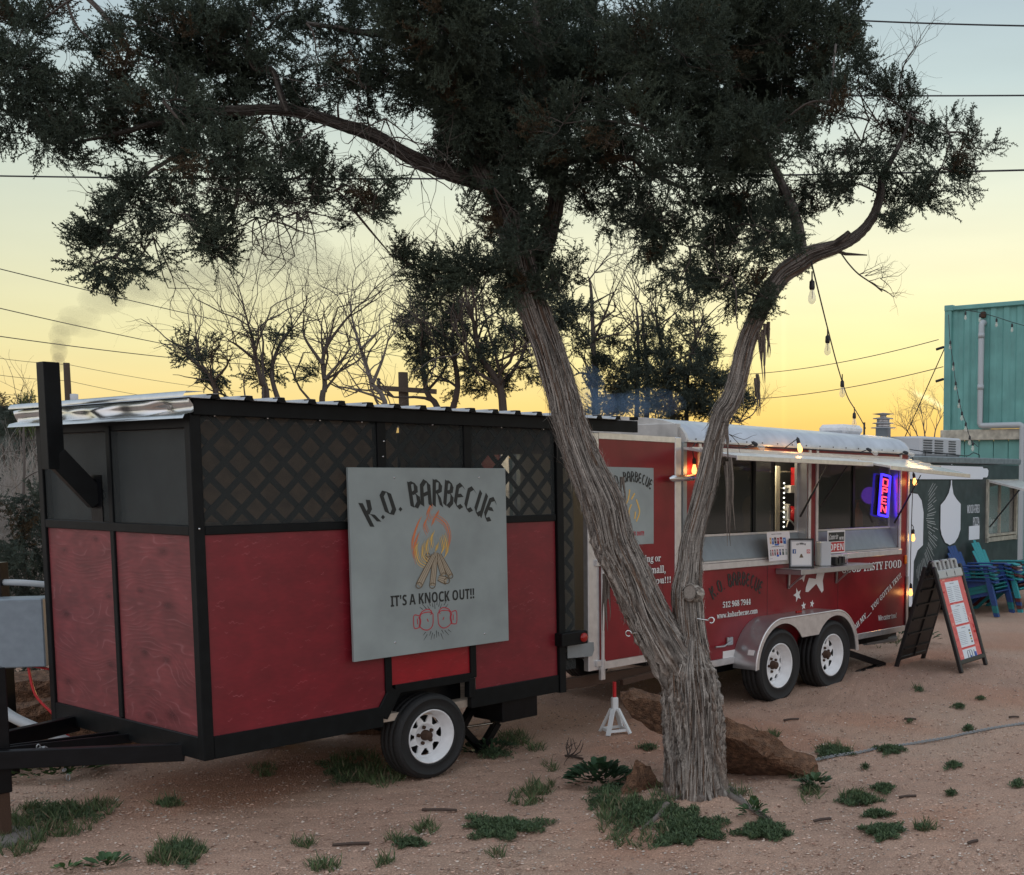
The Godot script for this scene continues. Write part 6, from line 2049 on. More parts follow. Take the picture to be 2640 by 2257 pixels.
# leaf sprays gathered in tufts through the volume of each clump; clumps are [centre, radius along x, y, depth, density]
func foliage(parent: Node, clumps: Array, seed_: int, size: float, per_area: float, dark: Color, pale: Color, brown := 0.06) -> void:
	var meshes := [sprig_mesh(seed_), sprig_mesh(seed_ + 1), sprig_mesh(seed_ + 2)]
	var xs := [[], [], []]
	var cs := [[], [], []]
	rng.seed = seed_ + 5
	for c in clumps:
		var n := int(per_area * c[4] * c[1] * c[2] / (size * size)) + 2
		for i in n:
			var d := Vector3(rng.randfn(), rng.randfn(), rng.randfn()).normalized()
			var f := pow(rng.randf(), 0.42)
			var at: Vector3 = c[0] + d * f * Vector3(c[1], c[2], c[3])
			var out := (d * Vector3(0.9, 0.6, 0.9) + Vector3(0, 0.28, 0) + Vector3(rng.randf() - 0.5, rng.randf() - 0.5, rng.randf() - 0.5)).normalized()
			var tone := rng.randf()
			var dead := rng.randf() < brown
			for k in 22:
				var v := (out + Vector3(rng.randf() - 0.5, rng.randf() - 0.5, rng.randf() - 0.5) * 1.7).normalized()
				var x := v.cross(Vector3(rng.randf() - 0.5, rng.randf() - 0.5, rng.randf() - 0.5)).normalized()
				var s := size * (0.65 + 0.6 * rng.randf())
				var j := rng.randi() % 3
				xs[j].append(Transform3D(Basis(x, v, x.cross(v)).scaled(Vector3.ONE * s), at + out * (rng.randf() - 0.3) * 0.07 * size + Vector3(rng.randf() - 0.5, rng.randf() - 0.5, rng.randf() - 0.5) * 0.09 * size))
				var col := dark.lerp(pale, tone * 0.6 + rng.randf() * 0.4)
				if dead: col = Color(0.075, 0.052, 0.025) * (0.6 + 0.6 * rng.randf())
				cs[j].append(Color(col.r, col.g, col.b))
	for j in 3:
		var mm := MultiMesh.new()
		mm.transform_format = MultiMesh.TRANSFORM_3D
		mm.use_colors = true
		mm.mesh = meshes[j]
		mm.instance_count = xs[j].size()
		for i in xs[j].size():
			mm.set_instance_transform(i, xs[j][i])
			mm.set_instance_color(i, cs[j][i])
		var g := MultiMeshInstance3D.new()
		g.name = "foliage"
		g.multimesh = mm
		g.material_override = M.leaf
		struct(g, "stuff")
		parent.add_child(g, true)

const K := 1.27413   # the traced clumps below are in a picture 2072 wide

func spots(list: Array, d: float, deep := 1.0, wander := 0.35) -> Array:
	var out := []
	for q in list:
		var dd := d + (rng.randf() - 0.5) * 2.0 * wander
		var c := P(q[0] * K, q[1] * K, dd)
		var k := K * dd / FOCAL
		out.append([c, q[2] * k, q[3] * k, maxf(q[2], q[3]) * k * deep, q[4]])
	return out

func juniper() -> void:
	var t := thing("juniper_tree", "large forked juniper with shaggy grey bark leaning over the trailers", "tree")
	var D := 7.62
	var px := func(list: Array, d0: float, d1: float):
		var out := [[], []]
		for i in list.size():
			var d := lerpf(d0, d1, float(i) / (list.size() - 1))
			out[0].append(P(list[i][0], list[i][1], d))
			out[1].append(list[i][2] * 0.5 * d / FOCAL)
		return out
	var limbs := {
		"trunk": [px.call([[1800, 2140, 186], [1797, 2085, 172], [1793, 2000, 154], [1790, 1900, 152], [1783, 1800, 150], [1775, 1730, 134], [1778, 1680, 90], [1782, 1630, 40]], D, D), 0.30],
		"left_stem": [px.call([[1800, 1800, 110], [1735, 1700, 122], [1672, 1590, 112], [1622, 1480, 108], [1583, 1400, 108], [1558, 1306, 108], [1512, 1205, 90], [1474, 1103, 80], [1446, 1002, 76], [1414, 900, 72], [1378, 803, 70], [1352, 720, 72], [1330, 640, 66], [1304, 543, 62], [1262, 470, 58], [1215, 380, 50], [1180, 290, 42], [1150, 170, 36], [1130, 40, 28], [1120, -80, 18]], D, D - 0.25), 0.0],
		"right_stem": [px.call([[1795, 1790, 70], [1790, 1700, 78], [1777, 1603, 76], [1771, 1530, 78], [1778, 1465, 62], [1783, 1400, 53], [1797, 1340, 48], [1822, 1239, 51], [1843, 1137, 44], [1862, 1069, 44], [1880, 1040, 46], [1901, 985, 44], [1922, 894, 42], [1945, 833, 39], [1974, 772, 40], [2015, 711, 42], [2056, 680, 46], [2096, 655, 40], [2161, 634, 32], [2213, 605, 27], [2252, 557, 23], [2270, 500, 20], [2275, 455, 18], [2297, 415, 14], [2330, 352, 9], [2345, 300, 5]], D, D + 0.35), 0.0],
		"long_limb": [px.call([[1250, 470, 48], [1170, 448, 42], [1105, 425, 40], [1048, 400, 38], [961, 350, 34], [874, 320, 30], [787, 293, 28], [700, 283, 26], [620, 286, 26], [565, 286, 22], [480, 300, 18], [390, 320, 14], [300, 345, 10], [180, 370, 6]], D - 0.1, D - 0.9), 0.0],
		"middle_stem": [px.call([[1352, 725, 50], [1394, 655, 48], [1424, 560, 46], [1438, 480, 40], [1446, 420, 38], [1425, 330, 34], [1400, 220, 28], [1385, 80, 20], [1380, -60, 12]], D, D - 0.2), 0.0],
		"cross_limb": [px.call([[1446, 430, 24], [1470, 416, 22], [1526, 412, 19], [1590, 408, 18], [1634, 410, 17], [1660, 435, 17], [1690, 452, 15], [1726, 470, 12], [1780, 492, 8]], D - 0.1, D - 0.1), 0.0],
		"upper_limb": [px.call([[2070, 672, 36], [2062, 620, 34], [2050, 555, 30], [2028, 505, 26], [1995, 430, 24], [1950, 340, 20], [1905, 220, 15], [1880, 90, 10]], D + 0.3, D + 0.2), 0.0],
		"left_rising_limb": [px.call([[740, 288, 18], [722, 240, 18], [700, 180, 16], [655, 176, 14], [640, 120, 12], [650, 30, 9]], D - 0.6, D - 0.7), 0.0],
		"outer_limb": [px.call([[330, 130, 13], [300, 80, 13], [265, 35, 14], [215, -15, 15]], D - 0.9, D - 0.9), 0.0],
		"drooping_limb": [px.call([[540, 300, 14], [450, 400, 11], [390, 440, 10], [350, 480, 9], [310, 540, 7], [285, 590, 6], [265, 640, 4], [240, 680, 3]], D - 0.7, D - 0.9), 0.0],
		"second_drooping_limb": [px.call([[620, 310, 12], [615, 420, 10], [610, 520, 8], [580, 580, 6], [545, 630, 4]], D - 0.6, D - 0.7), 0.0],
		"broken_limb": [px.call([[2120, 645, 26], [2150, 632, 22], [2176, 612, 18], [2190, 598, 12]], D + 0.25, D + 0.2), 0.0],
		"high_limb": [px.call([[1190, 60, 20], [1060, 90, 22], [950, 85, 18], [870, 72, 14], [790, 60, 9]], D - 0.2, D - 0.7), 0.0],
	}
	var strips := S()
	var seed_ := 100
	for name_ in limbs:
		var lim: Array = limbs[name_][0]
		var big: bool = name_ in ["trunk", "left_stem", "right_stem", "long_limb", "middle_stem"]
		var st := S()
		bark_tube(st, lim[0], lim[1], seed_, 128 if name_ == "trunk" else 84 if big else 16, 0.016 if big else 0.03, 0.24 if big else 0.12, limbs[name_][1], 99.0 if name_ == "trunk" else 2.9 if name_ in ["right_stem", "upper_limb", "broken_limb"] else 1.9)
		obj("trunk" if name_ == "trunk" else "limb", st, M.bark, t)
		if name_ == "trunk": bark_strips(strips, lim[0], lim[1], 900, seed_ + 50, 0.012)
		if name_ == "left_stem":
			bark_strips(strips, lim[0], lim[1], 1500, seed_ + 50, 0.012, 0.05, 0.58)
			bark_strips(strips, lim[0], lim[1], 40, seed_ + 51, 0.07, 0.25, 0.45)
		if name_ == "right_stem":
			bark_strips(strips, lim[0], lim[1], 1100, seed_ + 52, 0.010, 0.0, 0.62)
			bark_strips(strips, lim[0], lim[1], 26, seed_ + 53, 0.06, 0.28, 0.5)
		seed_ += 7
	# long shreds hanging from the right stem
	rng.seed = 333
	for q in [[1960, 850, 0.33], [1968, 835, 0.26], [1952, 855, 0.20], [1975, 830, 0.22], [1945, 965, 0.26], [1938, 975, 0.16], [1880, 1180, 0.45], [1872, 1190, 0.34], [1868, 1200, 0.5], [1538, 1230, 0.3], [1555, 1480, 0.36], [1562, 1478, 0.3], [1600, 1230, 0.22], [1870, 1100, 0.2]]:
		for k in 3:
			var p := P(q[0] + rng.randf() * 10.0, q[1], D + 0.05 + (0.08 if q[0] > 1900 else -0.08))
			var pts := [p]
			for i in 5:
				p += Vector3((rng.randf() - 0.4) * 0.015, -q[2] / 5.0, (rng.randf() - 0.5) * 0.015)
				pts.append(p)
			strips.set_color(Color(0.22, 0.185, 0.155) * (0.6 + 0.6 * rng.randf()))
			tube(strips, curve(pts, 2), [0.006, 0.007, 0.007, 0.007, 0.006, 0.006, 0.005, 0.004, 0.003, 0.002, 0.001], 4, false)
	struct(obj("bark_strip", strips, M.bark, t), "stuff")
	# sawn branch stubs
	for q in [[1778, 1527, 7.535, 0.046, Vector3(-0.15, 0.22, 1.0)], [1441, 1093, 7.50, 0.024, Vector3(-0.75, 0.15, 0.65)], [1661, 1530, 7.535, 0.022, Vector3(-0.1, 0.2, 1.0)]]:
		var c := P(q[0], q[1], q[2])
		var n: Vector3 = q[4].normalized()
		var x := n.cross(Vector3.UP).normalized()
		var b := Basis(x, n, x.cross(n))
		var st := S()
		lathe(st, [Vector2(q[3] * 1.0, -0.012), Vector2(q[3] * 0.98, -0.004), Vector2(q[3] * 0.7, -0.007), Vector2(q[3] * 0.4, -0.004), Vector2(0, -0.009)], 26, Transform3D(b * Basis.from_scale(Vector3(0.85, 1, 1.25)), c))
		var stub := obj("cut_stub", st, M.cutwood, t)
		var col := S()
		bark_tube(col, [c - n * 0.10, c - n * 0.04, c - n * 0.012, c + n * 0.001], [q[3] * 1.7, q[3] * 1.4, q[3] * 1.22, q[3] * 1.05], 900 + int(q[0]), 40, 0.006, 0.12)
		obj("bark_collar", col, M.bark, stub)
	# roots creeping out over the mound
	var rt := S()
	for q in [[[1850, 2030], [1900, 2060], [1960, 2078], [2000, 2100]], [[1840, 2010], [1890, 2040], [1930, 2070], [1985, 2095]], [[1800, 2065], [1850, 2050], [1900, 2050]], [[1720, 2075], [1690, 2095], [1650, 2115]]]:
		var pts := []
		for p in q:
			var g := G(p[0], p[1], 0.09)
			pts.append(Vector3(g.x, ground_y(g.x, g.z) + 0.012, g.z))
		var r := []
		for i in curve(pts, 6).size(): r.append(lerpf(0.028, 0.006, float(i) / (curve(pts, 6).size() - 1)))
		var c := curve(pts, 6)
		rt.set_color(Color(0.22, 0.19, 0.165))
		tube(rt, c, r, 8)
	obj("root", rt, M.bark, t)
	for q in [[1628, 1633, Vector3(-1, 0, 0.2)], [1808, 1596, Vector3(1, -0.1, 0.3)]]:
		var st := S()
		var c := P(q[0] + (30 if q[0] < 1700 else -10), q[1], 7.52)
		var e: Vector3 = c + q[2] * 0.07
		var loop := [c, e]
		for i in 9: loop.append(e + Basis(q[2].cross(Vector3.UP).normalized(), 0) * (Vector3(q[2].x, 0, 0) * 0.018 * (1 - cos(TAU * i / 9.5)) + Vector3(0, 0.018 * sin(TAU * i / 9.5), 0)))
		tube(st, loop, 0.005, 6)
		obj("screw_hook", st, M.galvanised, t)
	rng.seed = 4
	var cl := spots([[60, 60, 90, 55, 1.0], [40, 170, 70, 70, 1.4], [60, 240, 85, 60, 1.4], [110, 290, 50, 38, 1.4], [190, 250, 55, 50, 0.7], [165, 190, 70, 45, 0.8], [20, 110, 60, 50, 0.8],
		[300, 50, 80, 55, 0.5], [400, 60, 90, 65, 1.4], [430, 130, 95, 65, 1.5], [330, 140, 60, 45, 0.7], [480, 110, 70, 60, 1.2], [330, 205, 85, 45, 1.1], [410, 250, 95, 50, 1.4], [290, 265, 60, 40, 0.9], [330, 320, 60, 38, 0.8], [420, 330, 75, 42, 1.1], [475, 300, 60, 40, 0.8],
		[250, 180, 60, 40, 0.8], [220, 110, 55, 40, 0.5], [560, 180, 60, 60, 0.9], [540, 60, 70, 55, 1.1]], D - 0.85, 1.1, 0.4)
	cl.append_array(spots([[270, 388, 36, 24, 1.4], [320, 405, 36, 24, 1.2], [245, 430, 29, 20, 1.0], [205, 445, 22, 22, 1.0], [215, 480, 21, 19, 0.9], [180, 505, 40, 29, 1.5], [205, 545, 37, 17, 1.2], [265, 545, 22, 14, 1.2], [285, 490, 24, 15, 0.8], [305, 520, 13, 17, 1.0],
		[345, 425, 21, 14, 1.0], [365, 435, 24, 19, 1.2], [400, 455, 22, 17, 0.9], [430, 480, 27, 24, 1.2], [450, 522, 14, 14, 1.2], [405, 500, 21, 15, 1.0], [480, 440, 29, 22, 0.8], [470, 380, 36, 24, 0.9]], D - 0.85, 1.0, 0.2))
	cl.append_array(spots([[570, 300, 65, 32, 0.6], [600, 360, 75, 44, 0.8], [655, 340, 55, 30, 0.6], [560, 395, 70, 36, 0.8], [680, 385, 45, 30, 0.7], [520, 345, 45, 30, 0.6], [715, 425, 26, 18, 0.8], [755, 432, 26, 22, 0.8], [735, 400, 24, 18, 0.7], [780, 370, 30, 20, 0.6]], D - 0.5, 1.0, 0.3))
	cl.append_array(spots([[620, 25, 90, 40, 0.9], [710, 60, 70, 45, 0.8], [770, 25, 60, 40, 0.8], [640, 110, 60, 40, 0.7], [700, 185, 45, 36, 0.8], [745, 215, 30, 34, 0.6], [740, 150, 40, 28, 0.5], [830, 60, 60, 50, 0.9], [650, 220, 40, 40, 0.4]], D - 0.55, 1.1, 0.3))
	cl.append_array(spots([[900, 60, 110, 75, 2.2], [1010, 50, 110, 75, 2.0], [1120, 60, 110, 75, 2.0], [890, 170, 70, 70, 1.8], [960, 190, 80, 70, 2.0], [1060, 160, 90, 70, 1.8], [1160, 160, 90, 75, 1.4], [1250, 130, 110, 95, 1.8], [1350, 90, 110, 85, 2.0], [1450, 70, 110, 75, 2.2], [1550, 55, 110, 70, 2.2], [1640, 45, 85, 52, 1.8], [1690, 110, 45, 55, 1.4], [1600, 175, 95, 65, 2.0], [1680, 205, 36, 42, 1.4], [1500, 185, 110, 75, 2.0], [1400, 215, 95, 65, 1.6], [1300, 255, 90, 55, 1.4], [960, 280, 80, 60, 2.0], [1050, 270, 75, 55, 1.6], [1140, 250, 65, 45, 1.4], [1540, 285, 75, 52, 2.0], [1610, 275, 38, 36, 1.3], [1470, 315, 90, 60, 1.8], [1380, 345, 75, 42, 1.3], [1730, 40, 40, 40, 1.1]], D - 0.1, 1.2, 0.7))
	cl.append_array(spots([[1300, 375, 55, 40, 0.6], [1270, 425, 45, 32, 0.8], [1335, 445, 70, 45, 0.9], [1430, 420, 80, 52, 1.0], [1515, 400, 70, 52, 1.0], [1300, 490, 46, 30, 0.8], [1395, 500, 75, 45, 0.8], [1480, 490, 65, 55, 0.9], [1560, 470, 60, 55, 0.9], [1435, 560, 65, 38, 0.9], [1375, 565, 40, 30, 0.7], [1490, 585, 55, 32, 1.0], [1545, 600, 35, 26, 1.0], [1600, 440, 45, 45, 0.8], [1650, 370, 45, 45, 0.8], [1700, 385, 36, 36, 0.7], [1600, 525, 32, 26, 0.7], [1565, 630, 20, 22, 0.8], [1720, 335, 42, 36, 0.6], [1180, 395, 36, 30, 0.7], [1215, 440, 22, 22, 0.7], [1150, 330, 50, 40, 0.8], [1230, 320, 60, 40, 0.7]], D + 0.15, 1.1, 0.45))
	cl.append_array(spots([[1785, 195, 28, 45, 0.7], [1840, 225, 38, 45, 0.9], [1850, 285, 38, 36, 0.8], [1920, 268, 36, 34, 0.8], [1975, 300, 30, 26, 0.8], [1905, 340, 55, 38, 0.9], [1840, 375, 40, 36, 0.7], [1770, 325, 45, 32, 0.6], [1800, 420, 26, 26, 0.6], [1870, 400, 36, 26, 0.8], [1820, 462, 20, 14, 0.7], [1950, 360, 28, 22, 0.8], [1740, 300, 28, 22, 0.6]], D + 0.35, 1.0, 0.2))
	cl.append_array(spots([[795, 520, 20, 10, 0.6], [825, 535, 28, 14, 0.7], [860, 548, 30, 20, 0.7], [905, 570, 44, 36, 1.0], [950, 565, 46, 44, 1.0], [985, 540, 36, 44, 1.0], [895, 605, 30, 18, 0.8], [1010, 600, 26, 26, 0.6], [1115, 570, 38, 26, 0.8], [1140, 545, 22, 26, 0.6], [1085, 590, 26, 20, 0.7], [1040, 480, 26, 60, 0.8], [1065, 410, 36, 50, 1.0], [1010, 395, 30, 28, 0.7], [1100, 460, 20, 50, 0.6], [1030, 560, 40, 40, 1.0], [950, 440, 14, 14, 0.4], [1060, 540, 30, 40, 0.8]], D - 0.15, 1.0, 0.12))
	cl.append_array(spots([[985, 330, 60, 40, 1.5], [1060, 330, 50, 60, 1.5], [1040, 430, 32, 55, 1.6], [1050, 510, 26, 40, 1.4], [930, 300, 50, 36, 1.2], [1000, 240, 60, 50, 1.6], [930, 220, 60, 50, 1.5], [1080, 210, 60, 50, 1.5], [1130, 330, 40, 50, 1.3], [1180, 300, 60, 36, 1.2], [1260, 330, 60, 40, 1.2], [1060, 590, 30, 20, 1.2], [870, 120, 60, 60, 1.3], [800, 130, 40, 40, 0.8]], D - 0.35, 0.8, 0.15))
	foliage(t, cl, 11, 1.0, 430.0, Color(0.032, 0.050, 0.038), Color(0.075, 0.104, 0.068))
	# twigs: from the nearest limb out to each clump, then bare sprays
	rng.seed = 21
	var tw := S()
	var knots := []
	for name_ in limbs:
		for p in limbs[name_][0][0]: knots.append(p)
	for c in cl:
		var best: Vector3 = knots[0]
		for p in knots:
			if p.distance_to(c[0]) < best.distance_to(c[0]): best = p
		var gap := best.distance_to(c[0])
		if gap > 0.05:
			var mid := best.lerp(c[0], 0.5) + Vector3(rng.randf() - 0.5, rng.randf() - 0.2, rng.randf() - 0.5) * gap * 0.25
			var line := curve([best, mid, c[0]], 5)
			var r := []
			for i in line.size(): r.append(lerpf(0.006 + gap * 0.008, 0.003, float(i) / (line.size() - 1)))
			tube(tw, line, r, 5, false)
			if gap > 0.25: knots.append(mid)
			knots.append(c[0])
		for k in 3: twigs(tw, c[0], Vector3(rng.randf() - 0.5, rng.randf() - 0.5, rng.randf() - 0.5), maxf(c[1], c[2]) * 0.8, 0.0035, 2)
	for q in [[340, 110, 0.3, 4], [300, 420, 0.25, 3], [310, 480, 0.3, 5], [560, 430, 0.3, 5], [520, 440, 0.3, 5], [620, 430, 0.28, 4], [780, 240, 0.28, 4], [740, 170, 0.3, 4], [790, 280, 0.28, 5], [670, 250, 0.2, 3], [600, 430, 0.3, 4], [1480, 560, 0.3, 3], [1330, 330, 0.2, 3], [840, 340, 0.25, 4], [470, 420, 0.25, 3], [240, 390, 0.2, 2], [1000, 380, 0.2, 2]]:
		for k in q[3]: twigs(tw, P(q[0] * K, q[1] * K, D - 0.6), Vector3(rng.randf() - 0.5, -0.35 * rng.randf(), rng.randf() - 0.5), q[2], 0.0045, 2, 0.7, 0.05)
	for q in [[1760, 245, 2], [1790, 265, 3], [1745, 290, 2], [1820, 200, 2]]:
		for k in q[2]: twigs(tw, P(q[0] * K, q[1] * K, D + 0.35), Vector3(rng.randf() - 0.7, rng.randf() * 0.5, rng.randf() - 0.5), 0.30, 0.006, 3, 0.7)
	obj("twig", tw, M.twig, t)
	var dead := S()
	rng.seed = 9
	tube(dead, [P(2150, 645, D + 0.3), P(2180, 655, D + 0.3), P(2236, 658, D + 0.3)], [0.012, 0.011, 0.004], 6)
	tube(dead, curve([P(2165, 648, D + 0.28), P(2188, 680, D + 0.28), P(2215, 708, D + 0.28), P(2255, 735, D + 0.28), P(2275, 752, D + 0.28)], 4), 0.005, 5)
	for q in [[2215, 708], [2240, 725], [2262, 742], [2230, 712], [2270, 718]]:
		for k in 2: twigs(dead, P(q[0], q[1], D + 0.28), Vector3(0.8, rng.randf() - 0.4, rng.randf() - 0.5), 0.12, 0.003, 2, 0.7, 0.05)
	for q in [[1410, 640], [1440, 700], [1470, 720], [1860, 1090], [1880, 1120], [1500, 1300]]:
		for k in 2: twigs(dead, P(q[0], q[1], D - 0.05), Vector3(1.0, rng.randf() - 0.7, 0.2), 0.10, 0.003, 1, 0.6, 0.1)
	struct(obj("dead_twig", dead, M.twig, t), "stuff")

# a far tree: trunk and limbs from traced paths, forking twigs, leaf clumps on some
func far_tree(called: String, label: String, category: String, d: float, paths: Array, clumps: Array, seed_: int, twig_len: float, depth: int, group := "", dark := Color(0.03, 0.045, 0.036), pale := Color(0.065, 0.088, 0.065)) -> void:
	var root := P(paths[0][0][0], paths[0][0][1], d)
	var t := thing(called, label, category, Vector3(root.x, 0, root.z), 0.0, group)
	var st := S()
	rng.seed = seed_
	for path in paths:
		var pts := []
		var dz := (rng.randf() - 0.5) * 1.6
		for i in path.size() - 1:
			var p := P(path[i][0], path[i][1], d + dz * i / maxf(path.size() - 2.0, 1.0)) - t.position
			pts.append(p)
		if path == paths[0]: pts.push_front(Vector3(0, -0.3, 0))
		var line := curve(pts, 4)
		var w: Vector2 = path[-1]
		var r := []
		for i in line.size(): r.append(0.5 * lerpf(w.x, w.y, float(i) / (line.size() - 1)) * d / FOCAL)
		tube(st, line, r, 7, false)
		for i in range(3, line.size()):
			if rng.randf() < 0.62 and twig_len > 0.0:
				var v: Vector3 = (line[i] - line[i - 1]).normalized()
				twigs(st, line[i], v * 0.6 + Vector3(rng.randf() - 0.5, rng.randf() - 0.25, rng.randf() - 0.5) * 1.4, twig_len * (0.6 + 0.6 * rng.randf()), r[i] * 0.55, depth, 0.6)
		if twig_len > 0.0:
			for k in 2: twigs(st, line[-1], line[-1] - line[-2] + Vector3(rng.randf() - 0.5, 0.2, rng.randf() - 0.5) * 0.1, twig_len, r[-1] * 0.8, depth, 0.6)
	obj("trunk", st, M.twig_grey if clumps.is_empty() else M.twig, t)
	if clumps.size():
		rng.seed = seed_ + 3
		var cl := spots(clumps, d, 1.0, 0.6)
		for c in cl: c[0] -= t.position
		foliage(t, cl, seed_ + 31, 1.9, 230.0, dark, pale, 0.03)

func background_trees() -> void:
	far_tree("live_oak", "scrubby tree with small leaf tufts left of the bare trees behind the smoker roof", "tree", 17.0, [[[560, 1060], [545, 990], [500, 930], [480, 900], Vector2(16, 6)], [[545, 990], [580, 950], [590, 930], Vector2(8, 3)]], [[395, 705, 26, 22, 0.9], [425, 712, 22, 16, 0.7], [420, 750, 26, 22, 0.8], [445, 775, 24, 16, 0.8], [380, 725, 14, 14, 0.6]], 601, 0.5, 2)
	far_tree("bare_tree", "bare tree with a few leaf tufts rising behind the middle of the smoker roof", "tree", 18.0, [[[690, 1060], [675, 990], [660, 930], [650, 870], [640, 840], Vector2(18, 5)], [[720, 1040], [700, 960], [725, 880], [755, 845], Vector2(14, 4)], [[660, 930], [610, 890], [590, 880], Vector2(8, 3)]], [[545, 680, 22, 12, 0.35], [575, 690, 20, 12, 0.35], [555, 745, 18, 14, 0.35], [515, 755, 28, 16, 0.6], [535, 770, 22, 14, 0.5]], 602, 0.75, 3)
	far_tree("bare_tree", "leafless grey tree behind the smoker roof left of the pole crossarm", "tree", 18.5, [[[830, 1080], [838, 1000], [832, 930], [850, 880], [895, 820], Vector2(18, 5)], [[832, 940], [790, 880], [780, 850], Vector2(10, 3)], [[836, 980], [880, 930], [905, 895], Vector2(9, 3)]], [[640, 770, 18, 18, 0.25]], 603, 0.8, 3)
	far_tree("bare_tree", "leafless forked tree just left of the wooden pole crossarm", "tree", 19.0, [[[1000, 1090], [960, 990], [930, 900], [915, 850], [905, 810], Vector2(16, 4)], [[960, 990], [985, 930], [1000, 880], Vector2(10, 3)], [[930, 900], [960, 870], [980, 850], Vector2(7, 3)]], [], 604, 0.75, 3)
	far_tree("ashe_juniper", "open juniper with leaf clumps behind the pole and the left trunk", "tree", 20.0, [[[1140, 1110], [1100, 1010], [1090, 900], [1095, 780], Vector2(22, 6)], [[1150, 1100], [1180, 1000], [1165, 880], [1185, 810], Vector2(18, 6)], [[1300, 1120], [1290, 1000], [1240, 920], [1225, 850], [1215, 800], Vector2(24, 6)], [[1290, 1000], [1340, 930], [1370, 850], Vector2(12, 4)], [[1100, 1010], [1150, 940], [1110, 860], Vector2(8, 3)]],
		[[860, 595, 33, 19, 1.1], [850, 640, 30, 28, 1.3], [865, 700, 39, 44, 1.9], [835, 690, 22, 39, 1.5], [900, 650, 37, 28, 1.3], [930, 640, 28, 39, 1.3], [955, 620, 33, 33, 1.1], [875, 760, 26, 24, 1.5], [940, 720, 33, 28, 1.1], [985, 740, 39, 39, 1.9], [1000, 770, 33, 28, 1.9], [1010, 690, 39, 28, 1.3], [1050, 700, 44, 33, 1.3], [1080, 740, 33, 28, 1.1], [930, 790, 33, 13, 0.8], [1130, 620, 41, 33, 1.7], [1155, 650, 39, 39, 1.9], [1160, 690, 33, 22, 1.3], [1095, 650, 33, 33, 1.1], [1030, 640, 33, 28, 0.8]], 605, 0.8, 2)
	far_tree("ashe_juniper", "dense juniper with dead upright stems seen between the two trunks", "tree", 21.0, [[[1535, 1130], [1535, 1000], [1530, 880], [1525, 760], [1520, 720], Vector2(22, 5)], [[1640, 1110], [1645, 960], [1645, 840], [1640, 790], Vector2(14, 4)], [[1665, 1120], [1670, 980], [1660, 860], [1655, 790], Vector2(16, 4)], [[1740, 1120], [1720, 950], [1700, 860], [1690, 800], Vector2(14, 4)], [[1770, 1100], [1775, 950], [1800, 860], [1815, 830], Vector2(12, 4)], [[1530, 880], [1560, 810], [1580, 760], Vector2(8, 3)]],
		[[1350, 755, 66, 39, 2.1], [1400, 770, 66, 44, 2.3], [1300, 790, 66, 39, 1.9], [1435, 735, 39, 37, 1.9], [1450, 790, 44, 33, 1.9], [1240, 790, 44, 39, 1.7], [1210, 770, 33, 44, 1.5], [1245, 715, 44, 33, 0.9], [1290, 720, 39, 39, 1.1], [1245, 670, 24, 22, 1.1], [1375, 630, 33, 28, 0.9], [1400, 670, 28, 22, 0.9], [1360, 690, 39, 33, 1.1], [1330, 640, 22, 24, 0.8], [1420, 700, 33, 22, 1.1], [1210, 830, 44, 22, 1.7], [1330, 830, 66, 22, 1.9], [1440, 825, 44, 22, 1.7], [1380, 820, 55, 27, 1.9]], 606, 0.7, 2)
	far_tree("bare_tree", "far bare shrub glowing against the sunset beside the teal container", "tree", 38.0, [[[2385, 1150], [2382, 1105], [2380, 1082], Vector2(5, 2)], [[2375, 1150], [2362, 1115], [2350, 1095], Vector2(4, 2)], [[2408, 1150], [2412, 1110], [2425, 1080], Vector2(4, 2)], [[2360, 1150], [2345, 1120], [2335, 1105], Vector2(3, 2)]], [], 607, 0.6, 3)
	far_tree("sapling", "small twiggy sapling behind the right trunk above the food trailer roof", "tree", 15.5, [[[1880, 1140], [1905, 1090], [1925, 1060], [1935, 1040], Vector2(6, 2)], [[1905, 1090], [1940, 1070], [1950, 1050], Vector2(4, 2)]], [[1470, 830, 14, 10, 0.4], [1495, 820, 12, 10, 0.4], [1520, 815, 12, 8, 0.35]], 608, 0.25, 2)
	# the thicket on the slope at the left
	var th := [["ashe_juniper", "dark juniper crowns at the far left beyond the brush", 24.0, [[20, 855, 60, 30, 1.0], [75, 850, 40, 28, 0.9], [-20, 830, 50, 30, 1.0], [50, 880, 60, 20, 1.0]], 701], ["ashe_juniper", "low green juniper bushes growing behind the grey electric box", 12.0, [[40, 1040, 60, 40, 1.1], [80, 1010, 36, 30, 1.0], [10, 1090, 60, 60, 1.2], [70, 1110, 50, 60, 1.2], [40, 1180, 70, 60, 1.2], [90, 1200, 30, 60, 1.1], [0, 1250, 50, 60, 1.1], [60, 1260, 60, 50, 1.1], [60, 1330, 60, 40, 0.8], [110, 1290, 30, 60, 1.0]], 702]]
	for q in th: far_tree(q[0], q[1], "bush", q[2], [[[60, 1400], [62, 1200], [60, 1100], Vector2(10, 4)]], q[3], q[4], 0.4, 2)
	far_tree("green_bush", "bright green leafy bush at the left end of the smoker roof", "bush", 22.0, [[[62, 1180], [60, 1100], Vector2(10, 4)]], [[52, 838, 28, 22, 1.0], [62, 850, 22, 16, 1.0]], 703, 0.3, 1, "", Color(0.05, 0.09, 0.02), Color(0.10, 0.15, 0.035))
	var br := S()
	rng.seed = 44
	for i in 420:
		var p := P(-60 + rng.randf() * 230.0, 1290.0, 14.5 + rng.randf() * 5.0)
		p.y = 0.4
		twigs(br, p, Vector3((rng.randf() - 0.5) * 0.6, 1.0, (rng.randf() - 0.5) * 0.6), 0.55 + rng.randf() * 0.45, 0.014, 3, 0.55)
	var b := obj("brush", br, M.brush)
